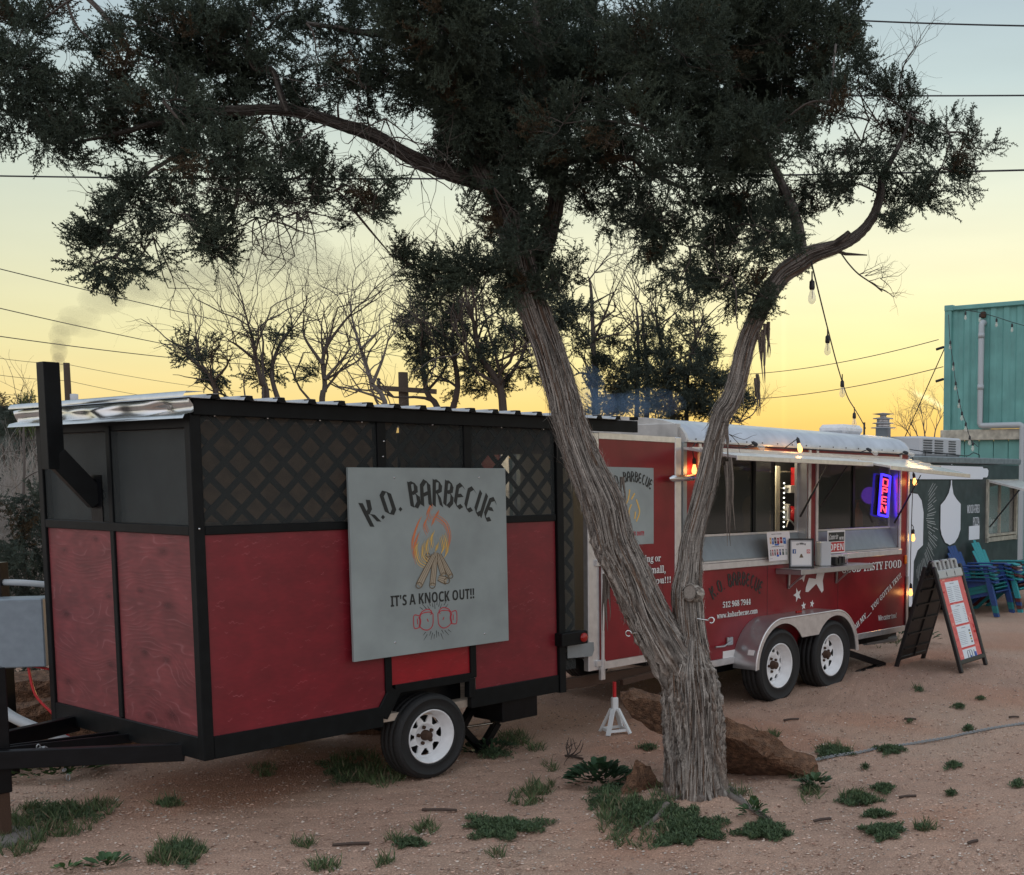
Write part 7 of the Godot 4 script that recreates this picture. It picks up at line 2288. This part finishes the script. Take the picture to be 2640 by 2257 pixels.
	b.set_meta("label", "tangle of leafless grey brush on the slope at the far left")
	struct(b, "stuff")
	# low scrub along the skyline at the left
	var sk := S()
	rng.seed = 45
	for i in 46:
		var p := P(-20 + i * 9.0 + rng.randf() * 8.0, 1230.0, 30.0)
		p.y = 2.2
		twigs(sk, p, Vector3(rng.randf() - 0.5, 1.4, 0), 0.5 + rng.randf() * 0.2, 0.02, 3, 0.6)
	for i in 60:
		var p := P(-30 + rng.randf() * 430.0, 1230.0, 30.0 + rng.randf())
		p.y = 1.0
		twigs(sk, p, Vector3(rng.randf() - 0.5, 1.4, 0), 0.6, 0.03, 3, 0.7)
	var s2 := obj("far_brush", sk, M.twig)
	s2.set_meta("label", "thin twiggy scrub on the skyline behind the smoke stack")
	struct(s2, "stuff")
	# the low wooded ground that closes the view behind the yard
	var hl := S()
	hl.set_smooth_group(1)
	var hn := noise(0.05, 88, 4)
	var cols := 80
	for i in cols:
		var c := []
		for q in [[i, 0], [i + 1, 0], [i + 1, 1], [i, 1]]:
			var a := deg_to_rad(-75.0 + 150.0 * q[0] / cols)
			var r := 60.0
			c.append(Vector3(sin(a) * r, (3.0 + 2.3 * smoothstep(-14.0, -24.0, rad_to_deg(a)) + hn.get_noise_2d(q[0] * 6.0, 3.0) * 0.7) * q[1] - 0.3, -cos(a) * r))
		quad(hl, c[0], c[1], c[2], c[3])
		quad(hl, c[3], c[2], c[2] + (c[2] * Vector3(0.6, 0, 0.6)), c[3] + (c[3] * Vector3(0.6, 0, 0.6)))
	struct(obj("hills", hl, mat("far_wood", lin(0.04, 0.052, 0.042), 0.95)))

# ---------- ground plants, stones, sticks ----------
func leafy_weed(called: String, label: String, u: float, v: float, r: float, h: float, leaf: float, n: int, c: Color, seed_: int) -> void:
	rng.seed = seed_
	var g := G(u * K, v * K)
	var t := thing(called, label, "weed", Vector3(g.x, ground_y(g.x, g.z), g.z))
	var st := S()
	for i in n:
		var a := rng.randf() * TAU
		var d := sqrt(rng.randf()) * r
		var base := Vector3(cos(a) * d, 0, sin(a) * d * 0.8)
		var hh := h * (1.0 - 0.6 * d / r) * (0.5 + 0.5 * rng.randf())
		var out := (Vector3(cos(a) * (0.3 + d / r), 0.9 - 0.5 * d / r + rng.randf() * 0.3, sin(a) * (0.3 + d / r)) + Vector3(rng.randf() - 0.5, 0, rng.randf() - 0.5) * 0.8).normalized()
		var p := base + Vector3(0, hh * 0.7, 0)
		var l := leaf * (0.6 + 0.6 * rng.randf())
		var side := out.cross(Vector3.UP).normalized()
		var w := l * (0.20 + 0.1 * rng.randf())
		var col := c * (0.6 + 0.7 * rng.randf())
		st.set_color(Color(col.r, col.g, col.b))
		var m1 := p + out * l * 0.4
		var m2 := p + out * l * 0.75 - Vector3(0, l * 0.06, 0)
		var e := p + out * l - Vector3(0, l * 0.22, 0)
		var dip := Vector3(0, -w * 0.35, 0)
		quad(st, p, m1 + dip, m1 + side * w, p + side * w * 0.3)
		quad(st, p, p - side * w * 0.3, m1 - side * w, m1 + dip)
		quad(st, m1 + dip, m2 + dip, m2 + side * w * 0.8, m1 + side * w)
		quad(st, m1 + dip, m1 - side * w, m2 - side * w * 0.8, m2 + dip)
		tri(st, m2 + dip, e, m2 + side * w * 0.8)
		tri(st, m2 + dip, m2 - side * w * 0.8, e)
	struct(obj("leaves", st, M.leaf, t), "stuff")

func ground_plants() -> void:
	leafy_weed("broadleaf_weed", "bright leafy weed patch below the smoker draw bar", 95, 1570, 0.36, 0.22, 0.085, 260, Color(0.045, 0.105, 0.03), 1)
	leafy_weed("broadleaf_weed", "bushy leafy weed standing left of the juniper trunk", 1215, 1592, 0.20, 0.24, 0.085, 230, Color(0.028, 0.07, 0.03), 2)
	leafy_weed("broadleaf_weed", "small flat leafy weed at the bottom left of the yard", 218, 1755, 0.085, 0.05, 0.07, 30, Color(0.04, 0.09, 0.03), 3)
	leafy_weed("broadleaf_weed", "lone round leafed weed at the lower left edge of the yard", 133, 1765, 0.05, 0.04, 0.055, 14, Color(0.05, 0.11, 0.03), 4)
	leafy_weed("broadleaf_weed", "leafy weed growing beside the smoker's scissor jack", 990, 1525, 0.20, 0.14, 0.05, 150, Color(0.03, 0.065, 0.03), 5)
	leafy_weed("broadleaf_weed", "tall leafy weed at the tip of the brown stone slab", 1648, 1600, 0.09, 0.16, 0.07, 50, Color(0.045, 0.085, 0.035), 6)
	leafy_weed("broadleaf_weed", "pale upright sprig in the mat right of the trunk foot", 1525, 1668, 0.06, 0.2, 0.06, 50, Color(0.05, 0.10, 0.035), 7)
	leafy_weed("broadleaf_weed", "green weeds below the food trailer behind the stabiliser", 1820, 1305, 0.5, 0.35, 0.09, 120, Color(0.04, 0.075, 0.03), 9)
	# grass: blades bunched in tufts, and creeping mats of small leaves
	rng.seed = 71
	var blades := [[], []]
	var tint := [[], []]
	var tufts := [[100, 1660, 100, 36, 150], [30, 1700, 60, 32, 110], [190, 1640, 50, 18, 50], [530, 1560, 34, 12, 26], [720, 1555, 55, 30, 120], [775, 1575, 40, 22, 60], [345, 1630, 30, 10, 16], [1040, 1500, 36, 16, 60], [1086, 1520, 16, 8, 14], [1115, 1555, 22, 12, 10], [1062, 1618, 40, 18, 44], [1095, 1598, 30, 16, 30], [860, 1682, 22, 9, 20], [800, 1702, 18, 8, 12], [655, 1762, 32, 10, 20], [615, 1706, 26, 8, 14], [1005, 1738, 16, 6, 8], [780, 1756, 16, 8, 10], [1245, 1655, 40, 26, 60], [1330, 1640, 60, 30, 50], [1300, 1690, 90, 36, 90], [1560, 1490, 16, 6, 16], [1690, 1522, 34, 10, 30], [1870, 1684, 20, 7, 14], [1740, 1618, 40, 12, 40], [1640, 1620, 20, 12, 14], [1620, 1570, 26, 12, 16], [1860, 1396, 10, 4, 8], [1310, 1516, 26, 5, 10], [1800, 1300, 60, 14, 40], [1290, 1580, 26, 20, 20], [1500, 1630, 30, 12, 16], [365, 1732, 46, 22, 90], [330, 1745, 30, 10, 30]]
	var mats := [[120, 1650, 90, 26, 400], [1020, 1682, 95, 24, 900], [830, 1715, 36, 9, 160], [1390, 1688, 80, 34, 1300], [1290, 1665, 80, 30, 600], [1545, 1690, 58, 20, 700], [1685, 1526, 40, 14, 420], [1800, 1522, 34, 10, 260], [1640, 1600, 20, 10, 80], [1735, 1622, 46, 13, 360], [1788, 1600, 24, 10, 160], [1773, 1655, 34, 7, 160], [1788, 1692, 46, 18, 520], [1930, 1556, 20, 6, 80], [1925, 1608, 14, 4, 40], [1940, 1433, 16, 4, 70], [1985, 1416, 12, 3, 30], [1960, 1480, 14, 5, 50], [2060, 1588, 16, 8, 60], [1868, 1686, 16, 5, 50], [345, 1632, 26, 8, 80], [700, 1565, 60, 26, 300], [1860, 1400, 10, 3, 20], [1750, 1558, 10, 4, 20], [1310, 1516, 20, 4, 40], [1230, 1610, 40, 16, 160], [1840, 1465, 10, 3, 12], [1215, 1640, 40, 14, 120], [1000, 1530, 40, 12, 160], [368, 1732, 44, 24, 420]]
	for q in tufts:
		for i in q[4]:
			var a := rng.randf() * TAU
			var f := sqrt(rng.randf())
			var g := G((q[0] + cos(a) * f * q[2]) * K, (q[1] + sin(a) * f * q[3]) * K)
			g.y = ground_y(g.x, g.z) - 0.004
			for k in 9:
				var b := Basis.from_euler(Vector3((rng.randf() - 0.5) * 1.5, rng.randf() * TAU, (rng.randf() - 0.5) * 1.5))
				var s := 0.045 + 0.075 * rng.randf() * rng.randf()
				blades[0].append(Transform3D(b.scaled(Vector3(s, s, s)), g + Vector3(rng.randf() - 0.5, 0, rng.randf() - 0.5) * 0.035))
				var c := Color(0.05, 0.09, 0.034).lerp(Color(0.10, 0.145, 0.055), rng.randf())
				if rng.randf() < 0.16: c = Color(0.20, 0.16, 0.10)
				tint[0].append(c * (0.7 + 0.5 * rng.randf()))
	for q in mats:
		for i in int(q[4] * 3.0):
			var a := rng.randf() * TAU
			var f := pow(rng.randf(), 0.75) * (0.80 + 0.25 * sin(a * 3.0 + q[0]) + 0.25 * sin(a * 7.0 + q[1]))
			var g := G((q[0] + cos(a) * f * q[2]) * K, (q[1] + sin(a) * f * q[3]) * K)
			g.y = ground_y(g.x, g.z) + 0.004 + rng.randf() * 0.035 * (1.0 - f * 0.6)
			var b := Basis.from_euler(Vector3((rng.randf() - 0.5) * 1.4, rng.randf() * TAU, (rng.randf() - 0.5) * 1.4))
			var s := 0.009 + 0.016 * rng.randf() * rng.randf() + 0.004
			blades[1].append(Transform3D(b.scaled(Vector3(s, s, s)), g))
			tint[1].append(Color(0.045, 0.085, 0.038).lerp(Color(0.085, 0.13, 0.055), rng.randf()) * (0.65 + 0.6 * rng.randf()))
	var bl := S()
	quad(bl, Vector3(-0.035, 0, 0), Vector3(0.035, 0, 0), Vector3(0.03, 0.5, 0.04), Vector3(-0.03, 0.5, 0.04))
	tri(bl, Vector3(-0.03, 0.5, 0.04), Vector3(0.03, 0.5, 0.04), Vector3(0, 1.0, 0.20))
	bl.generate_normals()
	var lf := S()
	for k in 3:
		var b := Basis(Vector3.UP, k * 2.2 + 0.3)
		quad(lf, Vector3.ZERO, b * Vector3(0.2, 0.35, 0.5), b * Vector3(0, 0.5 + 0.2 * k, 1.15), b * Vector3(-0.2, 0.35, 0.5))
	lf.generate_normals()
	for j in 2:
		var mm := MultiMesh.new()
		mm.transform_format = MultiMesh.TRANSFORM_3D
		mm.use_colors = true
		mm.mesh = [bl, lf][j].commit()
		mm.instance_count = blades[j].size()
		for i in blades[j].size():
			mm.set_instance_transform(i, blades[j][i])
			var c: Color = tint[j][i]
			mm.set_instance_color(i, Color(c.r, c.g, c.b))
		var o := MultiMeshInstance3D.new()
		o.name = ["grass", "ground_cover"][j]
		o.multimesh = mm
		o.material_override = M.leaf
		o.set_meta("label", ["short grass tufts scattered over the gravel yard", "low creeping mats of tiny green leaves on the gravel"][j])
		struct(o, "stuff")
		add_child(o)

func slab(called: String, label: String, poly: Array, th: float, xf: Transform3D, seed_: int) -> void:
	# a rough stone plate: its outline in x and y, its thickness along z, broken edges
	var n := noise(2.2, seed_, 3)
	var st := S()
	var ring := []
	var pc := []
	for p in poly: pc.append(Vector2(p[0], p[1]))
	pc.append(pc[0])
	var line := []
	for i in pc.size() - 1:
		for k in 6: line.append(pc[i].lerp(pc[i + 1], k / 6.0))
	var c := Vector2.ZERO
	for p in line: c += p / line.size()
	var rows := [[0.0, -0.42], [0.55, -0.5], [0.96, -0.46], [1.0, -0.2], [0.985, 0.1], [1.0, 0.3], [0.95, 0.48], [0.6, 0.5], [0.3, 0.47], [0.0, 0.5]]
	for r in rows:
		var row := []
		for p in line:
			var q: Vector2 = c + (p - c) * r[0]
			var d := n.get_noise_3d(q.x * 3.0, q.y * 3.0, r[1] * 4.0) + 0.6 * n.get_noise_3d(q.x * 9.0, q.y * 9.0, r[1] * 9.0)
			q += (p - c).normalized() * d * 0.05 * minf(r[0] * 2.0, 1.0)
			row.append(Vector3(q.x, q.y, th * r[1] + n.get_noise_3d(q.x * 2.0 + 9.0, q.y * 2.0, r[1]) * 0.04))
		ring.append(row)
	st.set_smooth_group(-1)
	var m := line.size()
	var ccw := not Geometry2D.is_polygon_clockwise(PackedVector2Array(line))
	for i in ring.size() - 1:
		for k in m:
			var k2 := (k + 1) % m
			if ccw: quad(st, ring[i][k], ring[i][k2], ring[i + 1][k2], ring[i + 1][k])
			else: quad(st, ring[i][k2], ring[i][k], ring[i + 1][k], ring[i + 1][k2])
	var o := obj(called, st, M.sandstone, null, xf)
	tag(o, label, "rock")

func stones() -> void:
	# a plate of sandstone leaning behind the trunk, seen right and left of it
	var a := P(1855, 1905, 8.15)
	slab("stone_slab", "long brown sandstone slab slanting to the ground right of the trunk", [[-0.20, 0.40], [0.0, 0.30], [0.10, 0.24], [0.30, 0.05], [0.45, -0.10], [0.60, -0.28], [0.62, -0.40], [0.40, -0.40], [0.10, -0.32], [-0.20, -0.30]], 0.15, Transform3D(Basis(Vector3.UP, -0.15) * Basis(Vector3.RIGHT, 0.85), Vector3(a.x + 0.02, 0.25, a.z - 0.12)), 5)
	var b := P(1665, 1800, 8.6)
	slab("stone_slab", "brown sandstone slab tilted up behind the trunk under the open door", [[-0.18, 0.20], [-0.10, 0.23], [0.28, 0.10], [0.34, -0.20], [0.10, -0.10], [-0.10, 0.04]], 0.14, Transform3D(Basis(Vector3.UP, 0.1) * Basis(Vector3.RIGHT, 0.3), Vector3(b.x, 0.36, b.z)), 6)
	var c := G(1640, 2045, 0.05)
	slab("stone_wedge", "small pointed brown stone at the left foot of the trunk", [[-0.13, -0.10], [0.10, -0.10], [0.12, 0.0], [0.02, 0.15], [-0.03, 0.13]], 0.09, Transform3D(Basis(Vector3.UP, 0.4), Vector3(c.x + 0.02, 0.10, c.z)), 8)
	for q in [["layered brown rock ledge beside the grey conduit behind the draw bar", 75, 1800, 9.2, 1.0, 0.30], ["lower layer of the brown rock ledge behind the draw bar", 60, 1870, 9.0, 1.2, 0.32]]:
		var p := P(q[1], q[2], q[3])
		slab("rock_ledge", q[0], [[-q[4], -q[5]], [q[4] * 0.85, -q[5]], [q[4] * 0.95, 0.0], [q[4] * 0.8, q[5] * 0.85], [0.1, q[5] * 0.62], [-q[4], q[5] * 0.4]], 0.6, Transform3D(Basis(Vector3.UP, 0.25), p), int(q[1]))
	slab("pale_rock", "pale crumbly rock in the shade behind the smoker wheel", [[-0.25, -0.1], [0.22, -0.1], [0.25, 0.05], [0.1, 0.14], [-0.2, 0.12]], 0.3, Transform3D(Basis.IDENTITY, G(925, 1925) + Vector3(-0.05, 0.03, -0.6)), 31)

func sticks() -> void:
	var list := [["dark broken stick lying on the gravel below the smoker wheel", 1133, 2097, 0.22, 0.05], ["thin brown stick on gravel between the wheel and the tree", 1480, 1955, 0.18, 0.6], ["short dark chip of bark far right on the gravel", 2347, 1858, 0.10, 0.1], ["brown splinter of wood at the far right edge", 2614, 1856, 0.09, -0.1], ["short twig on gravel in front of the dual wheels", 2040, 1857, 0.14, -0.4], ["bent twig lying right of the leafy ground mat", 2120, 2125, 0.12, -0.5], ["thin dark twig on the tyre tracks at the right", 2340, 2057, 0.12, -0.3], ["short dark twig at the lower right of the tyre tracks", 2508, 2180, 0.08, -0.7], ["grey stick at the bottom beside the small grass tuft", 905, 2180, 0.20, -0.2]]
	rng.seed = 91
	for q in list:
		var g := G(q[1], q[2])
		g.y = ground_y(g.x, g.z) + 0.012
		var st := S()
		var d := Vector3(cos(q[4]), 0, sin(q[4]))
		tube(st, curve([-d * q[3] * 0.5, Vector3(0, 0.006, 0.01), d * q[3] * 0.5], 4), 0.009, 6)
		var o := obj("stick", st, M.stick, null, Transform3D(Basis.IDENTITY, g))
		tag(o, q[0], "stick")
	# root wood with prongs
	var g := G(1465, 1962)
	var st := S()
	for k in 6: twigs(st, Vector3.ZERO, Vector3(rng.randf() - 0.5, 0.2, rng.randf() - 0.5), 0.11, 0.007, 1)
	var o := obj("dead_branch", st, M.stick, null, Transform3D(Basis.IDENTITY, g + Vector3(0, 0.03, 0)))
	tag(o, "small forked dead branch on the gravel left of the trunk", "branch")

# ---------- poles, wires, yard fittings ----------
func wire(label: String, a: Vector3, b: Vector3, sag: float, r: float, called := "power_line", group := "") -> void:
	var pts := []
	for i in 25:
		var f := i / 24.0
		pts.append(a.lerp(b, f) - Vector3(0, 4.0 * sag * f * (1.0 - f), 0))
	var st := S()
	tube(st, pts, r, 5)
	tag(obj(called, st, M.wire), label, "wire", group)

func poles() -> void:
	var t := thing("utility_pole", "wooden utility pole with a crossarm behind the smoker roof", "pole", Vector3(P(1040, 1000, 26.0).x, 0, -26.0))
	var st := S()
	tube(st, [Vector3(0, -0.3, 0), Vector3(0, 4.25, 0)], [0.14, 0.10], 12)
	obj("pole", st, M.pole_wood, t)
	var ca := S()
	bar(ca, Vector3(-0.52, 3.92, 0.12), Vector3(0.72, 3.84, 0.12), 0.10, 0.10)
	obj("crossarm", ca, M.pole_wood, t)
	for x in [-0.48, 0.5]:
		var i2 := S()
		lathe(i2, [Vector2(0.03, 0), Vector2(0.05, 0.05), Vector2(0.03, 0.09), Vector2(0.045, 0.13), Vector2(0, 0.16)], 10, Transform3D(Basis.IDENTITY, Vector3(x, 3.94 - 0.065 * x, 0.12)))
		obj("insulator", i2, M.unit_dark, t)
	var f := thing("utility_pole", "thin far utility pole just right of the smoke stack", "pole", Vector3(P(174, 1000, 46.0).x, 0, -46.0))
	var s2 := S()
	tube(s2, [Vector3(0, -0.3, 0), Vector3(0, 6.25, 0)], [0.14, 0.11], 10)
	obj("pole", s2, M.pole_wood, f)
	var tr := S()
	lathe(tr, [Vector2(0, 4.6), Vector2(0.14, 4.62), Vector2(0.14, 5.1), Vector2(0, 5.12)], 12, Transform3D(Basis.IDENTITY, Vector3(0.22, 0, 0)))
	obj("transformer", tr, M.unit_grey, f)
	var g := "power lines over the yard"
	wire("power line crossing the whole sky through the juniper crown at mid height", P(-60, 453, 24), P(2720, 437, 20), 0.10, 0.016, "power_line", g)
	wire("higher power line crossing behind the upper juniper crown", P(560, 215, 30), P(2720, 246, 22), 0.10, 0.015, "power_line", g)
	wire("topmost power line at the upper right of the sky", P(2150, 50, 26), P(2720, 68, 24), 0.02, 0.017, "power_line", g)
	wire("uppermost of three power lines slanting down from the left edge", P(-40, 684, 22), P(1100, 930, 40), 0.12, 0.009, "power_line", g)
	wire("middle one of three power lines slanting down from the left edge", P(-40, 786, 22), P(900, 960, 40), 0.15, 0.009, "power_line", g)
	wire("lowest of three power lines slanting down from the left edge", P(-40, 862, 22), P(900, 950, 40), 0.15, 0.009, "power_line", g)
	wire("low wire from the left edge to the far pole top", P(-40, 918, 44), P(174, 940, 46), 0.05, 0.009, "power_line", g)
	wire("wire from the far pole top sloping right to the smoker roof", P(174, 940, 46), P(620, 1010, 60), 0.1, 0.009, "power_line", g)
	wire("wire passing the far pole below its top", P(-40, 962, 44), P(174, 982, 46), 0.05, 0.009, "power_line", g)
	wire("wire from the far pole transformer sloping right", P(174, 982, 46), P(520, 1040, 60), 0.1, 0.009, "power_line", g)
	wire("lowest far wire near the skyline at the left", P(-40, 1012, 44), P(140, 1024, 46), 0.03, 0.009, "power_line", g)
	wire("upper service wire to the insulator on the teal container", P(1930, 965, 34), P(2420, 876, 26), 0.12, 0.009, "power_line", g)
	wire("lower service wire to the teal container corner", P(1930, 1030, 34), P(2432, 946, 26), 0.12, 0.009, "power_line", g)
	wire("thin guy wire slanting down from the container mast", P(2436, 898, 26), P(2330, 1135, 27), 0.0, 0.011, "guy_wire")
	# bulbs hung from the right stem of the tree down to the mast on the food trailer
	var o := thing("string_lights", "string of unlit bulbs hanging from the juniper to the food trailer roof", "string lights")
	var w := []
	for q in [[2092, 675, 7.75], [2098, 700, 7.8], [2120, 790, 8.7], [2135, 850, 9.3], [2160, 945, 10.3], [2184, 1020, 11.4], [2204, 1055, 12.3], [2219, 1080, 13.2], [2232, 1105, 13.5]]: w.append(P(q[0], q[1], q[2]))
	var s3 := S()
	tube(s3, curve(w, 4), 0.0055, 5)
	obj("wire", s3, M.cord, o)
	for q in [[2094, 700, 7.8], [2134, 846, 9.25], [2172, 965, 10.8], [2203, 1050, 12.1]]:
		var a := P(q[0], q[1], q[2])
		var s4 := S()
		tube(s4, [a, a + Vector3(0, -0.06, 0)], 0.005, 5)
		obj("wire", s4, M.cord, o)
		bulb(o, a + Vector3(0, -0.10, 0), Vector3.DOWN, false, 1.05)

func yard_fittings() -> void:
	# electric box on its post, with conduits
	var t := thing("electric_box", "grey electrical box on a black post at the left edge", "electrical box", Vector3(-5.33, 0, -8.4))
	var st := S()
	box(st, Vector3(-0.02, 1.03, 0.12), Vector3(0.62, 0.47, 0.22), Basis(Vector3.UP, 0.25), 0.008)
	obj("housing", st, M.box_grey, t)
	var ps := S()
	bar(ps, Vector3(-0.08, 0, 0), Vector3(-0.08, 1.5, 0), 0.09, 0.09)
	obj("post", ps, M.black_steel, t)
	var cd := S()
	tube(cd, curve([Vector3(-0.10, 0.80, 0.12), Vector3(-0.08, 0.62, 0.16), Vector3(0.06, 0.48, 0.2), Vector3(0.3, 0.36, 0.2), Vector3(0.6, 0.18, 0.1)], 6), 0.035, 10)
	obj("conduit", cd, M.pipe_grey, t)
	var c2 := S()
	tube(c2, curve([Vector3(-0.3, 1.36, 0.0), Vector3(0.05, 1.36, 0.0), Vector3(0.3, 1.33, -0.1), Vector3(0.9, 1.28, -0.3)], 5), 0.022, 8)
	obj("upper_pipe", c2, M.pipe_grey, t)
	var c3 := S()
	tube(c3, curve([Vector3(0.18, 0.80, 0.14), Vector3(0.22, 0.6, 0.14), Vector3(0.33, 0.45, 0.12), Vector3(0.42, 0.28, 0.1)], 6), 0.009, 6)
	tube(c3, [Vector3(0.20, 0.80, 0.14), Vector3(0.70, 0.62, -0.2)], 0.008, 6)
	obj("red_cable", c3, M.bright_red, t)
	# concrete pad under the tongue jack
	var p := Vector3(-2.4647, 0, -8.2478) + Basis(Vector3.UP, deg_to_rad(53.34)) * Vector3(-2.28, 0, -0.86)
	var pd := S()
	lathe(pd, [Vector2(0.19, -0.05), Vector2(0.185, 0.075), Vector2(0.17, 0.085), Vector2(0, 0.088)], 28)
	tag(obj("jack_pad", pd, M.concrete, null, Transform3D(Basis.IDENTITY, p - Vector3(0, 0.06, 0))), "round concrete pad under the smoker's rusty tongue jack", "pad")
	# jack stand under the rear beam
	var j := thing("jack_stand", "white jack stand with a red post under the open door", "jack stand", Vector3(-1.365, 0, -9.84), 0.5)
	var b := S()
	for k in 4:
		var a := PI / 4 + k * PI / 2
		bar(b, Vector3(cos(a) * 0.135, 0.0, sin(a) * 0.135), Vector3(cos(a) * 0.03, 0.20, sin(a) * 0.03), 0.035, 0.018, Vector3(cos(a), 0, sin(a)))
		var a2 := a + PI / 2
		bar(b, Vector3(cos(a) * 0.115, 0.03, sin(a) * 0.115), Vector3(cos(a2) * 0.115, 0.03, sin(a2) * 0.115), 0.008, 0.022)
	box(b, Vector3(0, 0.235, 0), Vector3(0.05, 0.12, 0.05), Basis.IDENTITY, 0.006)
	obj("base", b, M.jack_paint, j)
	var r := S()
	tube(r, [Vector3(0, 0.26, 0), Vector3(0, 0.42, 0)], 0.016, 10)
	obj("ratchet_post", r, M.bright_red, j)
	# scissor jack beside the smoker wheel
	var sj := thing("scissor_jack", "black scissor jack with a steel screw beside the smoker wheel", "jack", Vector3(-2.30, 0, -9.12), deg_to_rad(53.34))
	var s := S()
	for z in [-0.025, 0.025]:
		bar(s, Vector3(-0.16, 0.22, z), Vector3(0.0, 0.43, z), 0.012, 0.045)
		bar(s, Vector3(0.18, 0.20, z), Vector3(0.0, 0.43, z), 0.012, 0.045)
		bar(s, Vector3(-0.16, 0.22, z), Vector3(0.02, 0.02, z), 0.012, 0.045)
		bar(s, Vector3(0.18, 0.20, z), Vector3(0.02, 0.02, z), 0.012, 0.045)
	box(s, Vector3(0.02, 0.012, 0), Vector3(0.16, 0.02, 0.10))
	obj("arms", s, M.black_steel, sj)
	var sc := S()
	tube(sc, [Vector3(-0.18, 0.22, 0), Vector3(0.25, 0.20, 0)], 0.009, 8)
	box(sc, Vector3(0.12, 0.30, 0.04), Vector3(0.05, 0.03, 0.012))
	obj("screw", sc, M.galvanised, sj)
	# chain lying across the gravel at the right
	var ch := S()
	var a := G(2020, 1977)
	var e := G(2660, 1868)
	var n := 130
	for i in n:
		var f := float(i) / n
		var q := a.lerp(e, f)
		q.y = ground_y(q.x, q.z) + 0.012
		q.z += sin(f * 9.0) * 0.03
		var ring := []
		var dirn := (e - a).normalized()
		var side := dirn.cross(Vector3.UP) if i % 2 else Vector3.UP
		for k in 7: ring.append(q + dirn * 0.020 * cos(TAU * k / 6) + side * 0.011 * sin(TAU * k / 6))
		tube(ch, ring, 0.0035, 4, false)
	tag(obj("chain", ch, M.chain), "thin steel chain lying across the gravel at the right", "chain")

func smoke() -> void:
	# puffs rising from the stack and drifting right; blue haze behind the food trailer roof
	var puffs := [[150, 935, 16, 26, 0.16], [151, 905, 20, 30, 0.14], [154, 870, 26, 32, 0.11], [170, 842, 34, 26, 0.09], [205, 815, 50, 26, 0.08], [215, 850, 40, 22, 0.05], [262, 775, 56, 36, 0.11], [330, 752, 70, 40, 0.10], [400, 735, 80, 40, 0.09], [440, 700, 80, 34, 0.08], [520, 725, 90, 40, 0.08], [600, 700, 100, 50, 0.08], [680, 660, 90, 44, 0.09], [760, 640, 100, 44, 0.09], [800, 710, 110, 50, 0.07], [890, 690, 90, 50, 0.05], [560, 800, 130, 40, 0.04], [700, 760, 130, 44, 0.05]]
	var i := 0
	for q in puffs:
		var d := 8.3 + i * 0.12
		var f := FogVolume.new()
		f.name = "smoke" if i == 0 else "smoke_%03d" % i
		f.shape = RenderingServer.FOG_VOLUME_SHAPE_ELLIPSOID
		var k := 2.0 * d / FOCAL
		f.size = Vector3(q[2] * k, q[3] * k, q[2] * k)
		f.position = P(q[0], q[1], d)
		var m := FogMaterial.new()
		m.density = q[4] * 2.6 / (q[2] * k)
		m.albedo = lin(0.30, 0.27, 0.24)
		f.material = m
		f.set_meta("label", "thin grey smoke drifting from the smoke stack")
		f.set_meta("kind", "stuff")
		add_child(f)
		i += 1
	for q in [[1530, 1040, 60, 40, 0.22], [1600, 1050, 80, 36, 0.16], [1680, 1040, 90, 40, 0.10], [1520, 990, 40, 50, 0.12]]:
		var d := 15.5
		var f := FogVolume.new()
		f.name = "smoke_%03d" % i
		f.shape = RenderingServer.FOG_VOLUME_SHAPE_ELLIPSOID
		var k := 2.0 * d / FOCAL
		f.size = Vector3(q[2] * k, q[3] * k, q[2] * k)
		f.position = P(q[0], q[1], d)
		var m := FogMaterial.new()
		m.density = q[4] / (q[2] * k) * 1.4
		m.albedo = lin(0.35, 0.55, 0.85)
		f.material = m
		f.set_meta("label", "blue haze of smoke behind the food trailer roof")
		f.set_meta("kind", "stuff")
		add_child(f)
		i += 1

func _ready() -> void:
	var cam := Camera3D.new()
	cam.name = "camera"
	cam.position = CAM
	cam.rotation.x = -atan(287.0 / FOCAL)
	cam.projection = Camera3D.PROJECTION_FRUSTUM
	cam.near = 0.1
	cam.far = 1000.0
	cam.size = 0.1 * 2257.0 / FOCAL
	cam.frustum_offset = Vector2((1320.0 - 2016.0) / FOCAL, (1512.0 - 1128.5) / FOCAL) * 0.1
	add_child(cam)
	cam.current = true
	make_sky()
	var sun := DirectionalLight3D.new()
	sun.name = "sun"
	sun.light_energy = 0.15
	sun.light_color = lin(1.0, 0.55, 0.22)
	sun.light_angular_distance = 12.0
	sun.shadow_enabled = true
	sun.sky_mode = DirectionalLight3D.SKY_MODE_LIGHT_ONLY
	add_child(sun)
	sun.look_at_from_position(Vector3(12.0 * sin(deg_to_rad(8.0)), 0.35, -12.0 * cos(deg_to_rad(8.0))), Vector3.ZERO)
	materials()
	ground()
	background_trees()
	container_building()
	pizza_trailer()
	smoker_trailer()
	var ft := food_trailer()
	counter_things(ft)
	string_lights(ft)
	chairs()
	menu_board()
	juniper()
	poles()
	yard_fittings()
	stones()
	ground_plants()
	sticks()
	smoke()
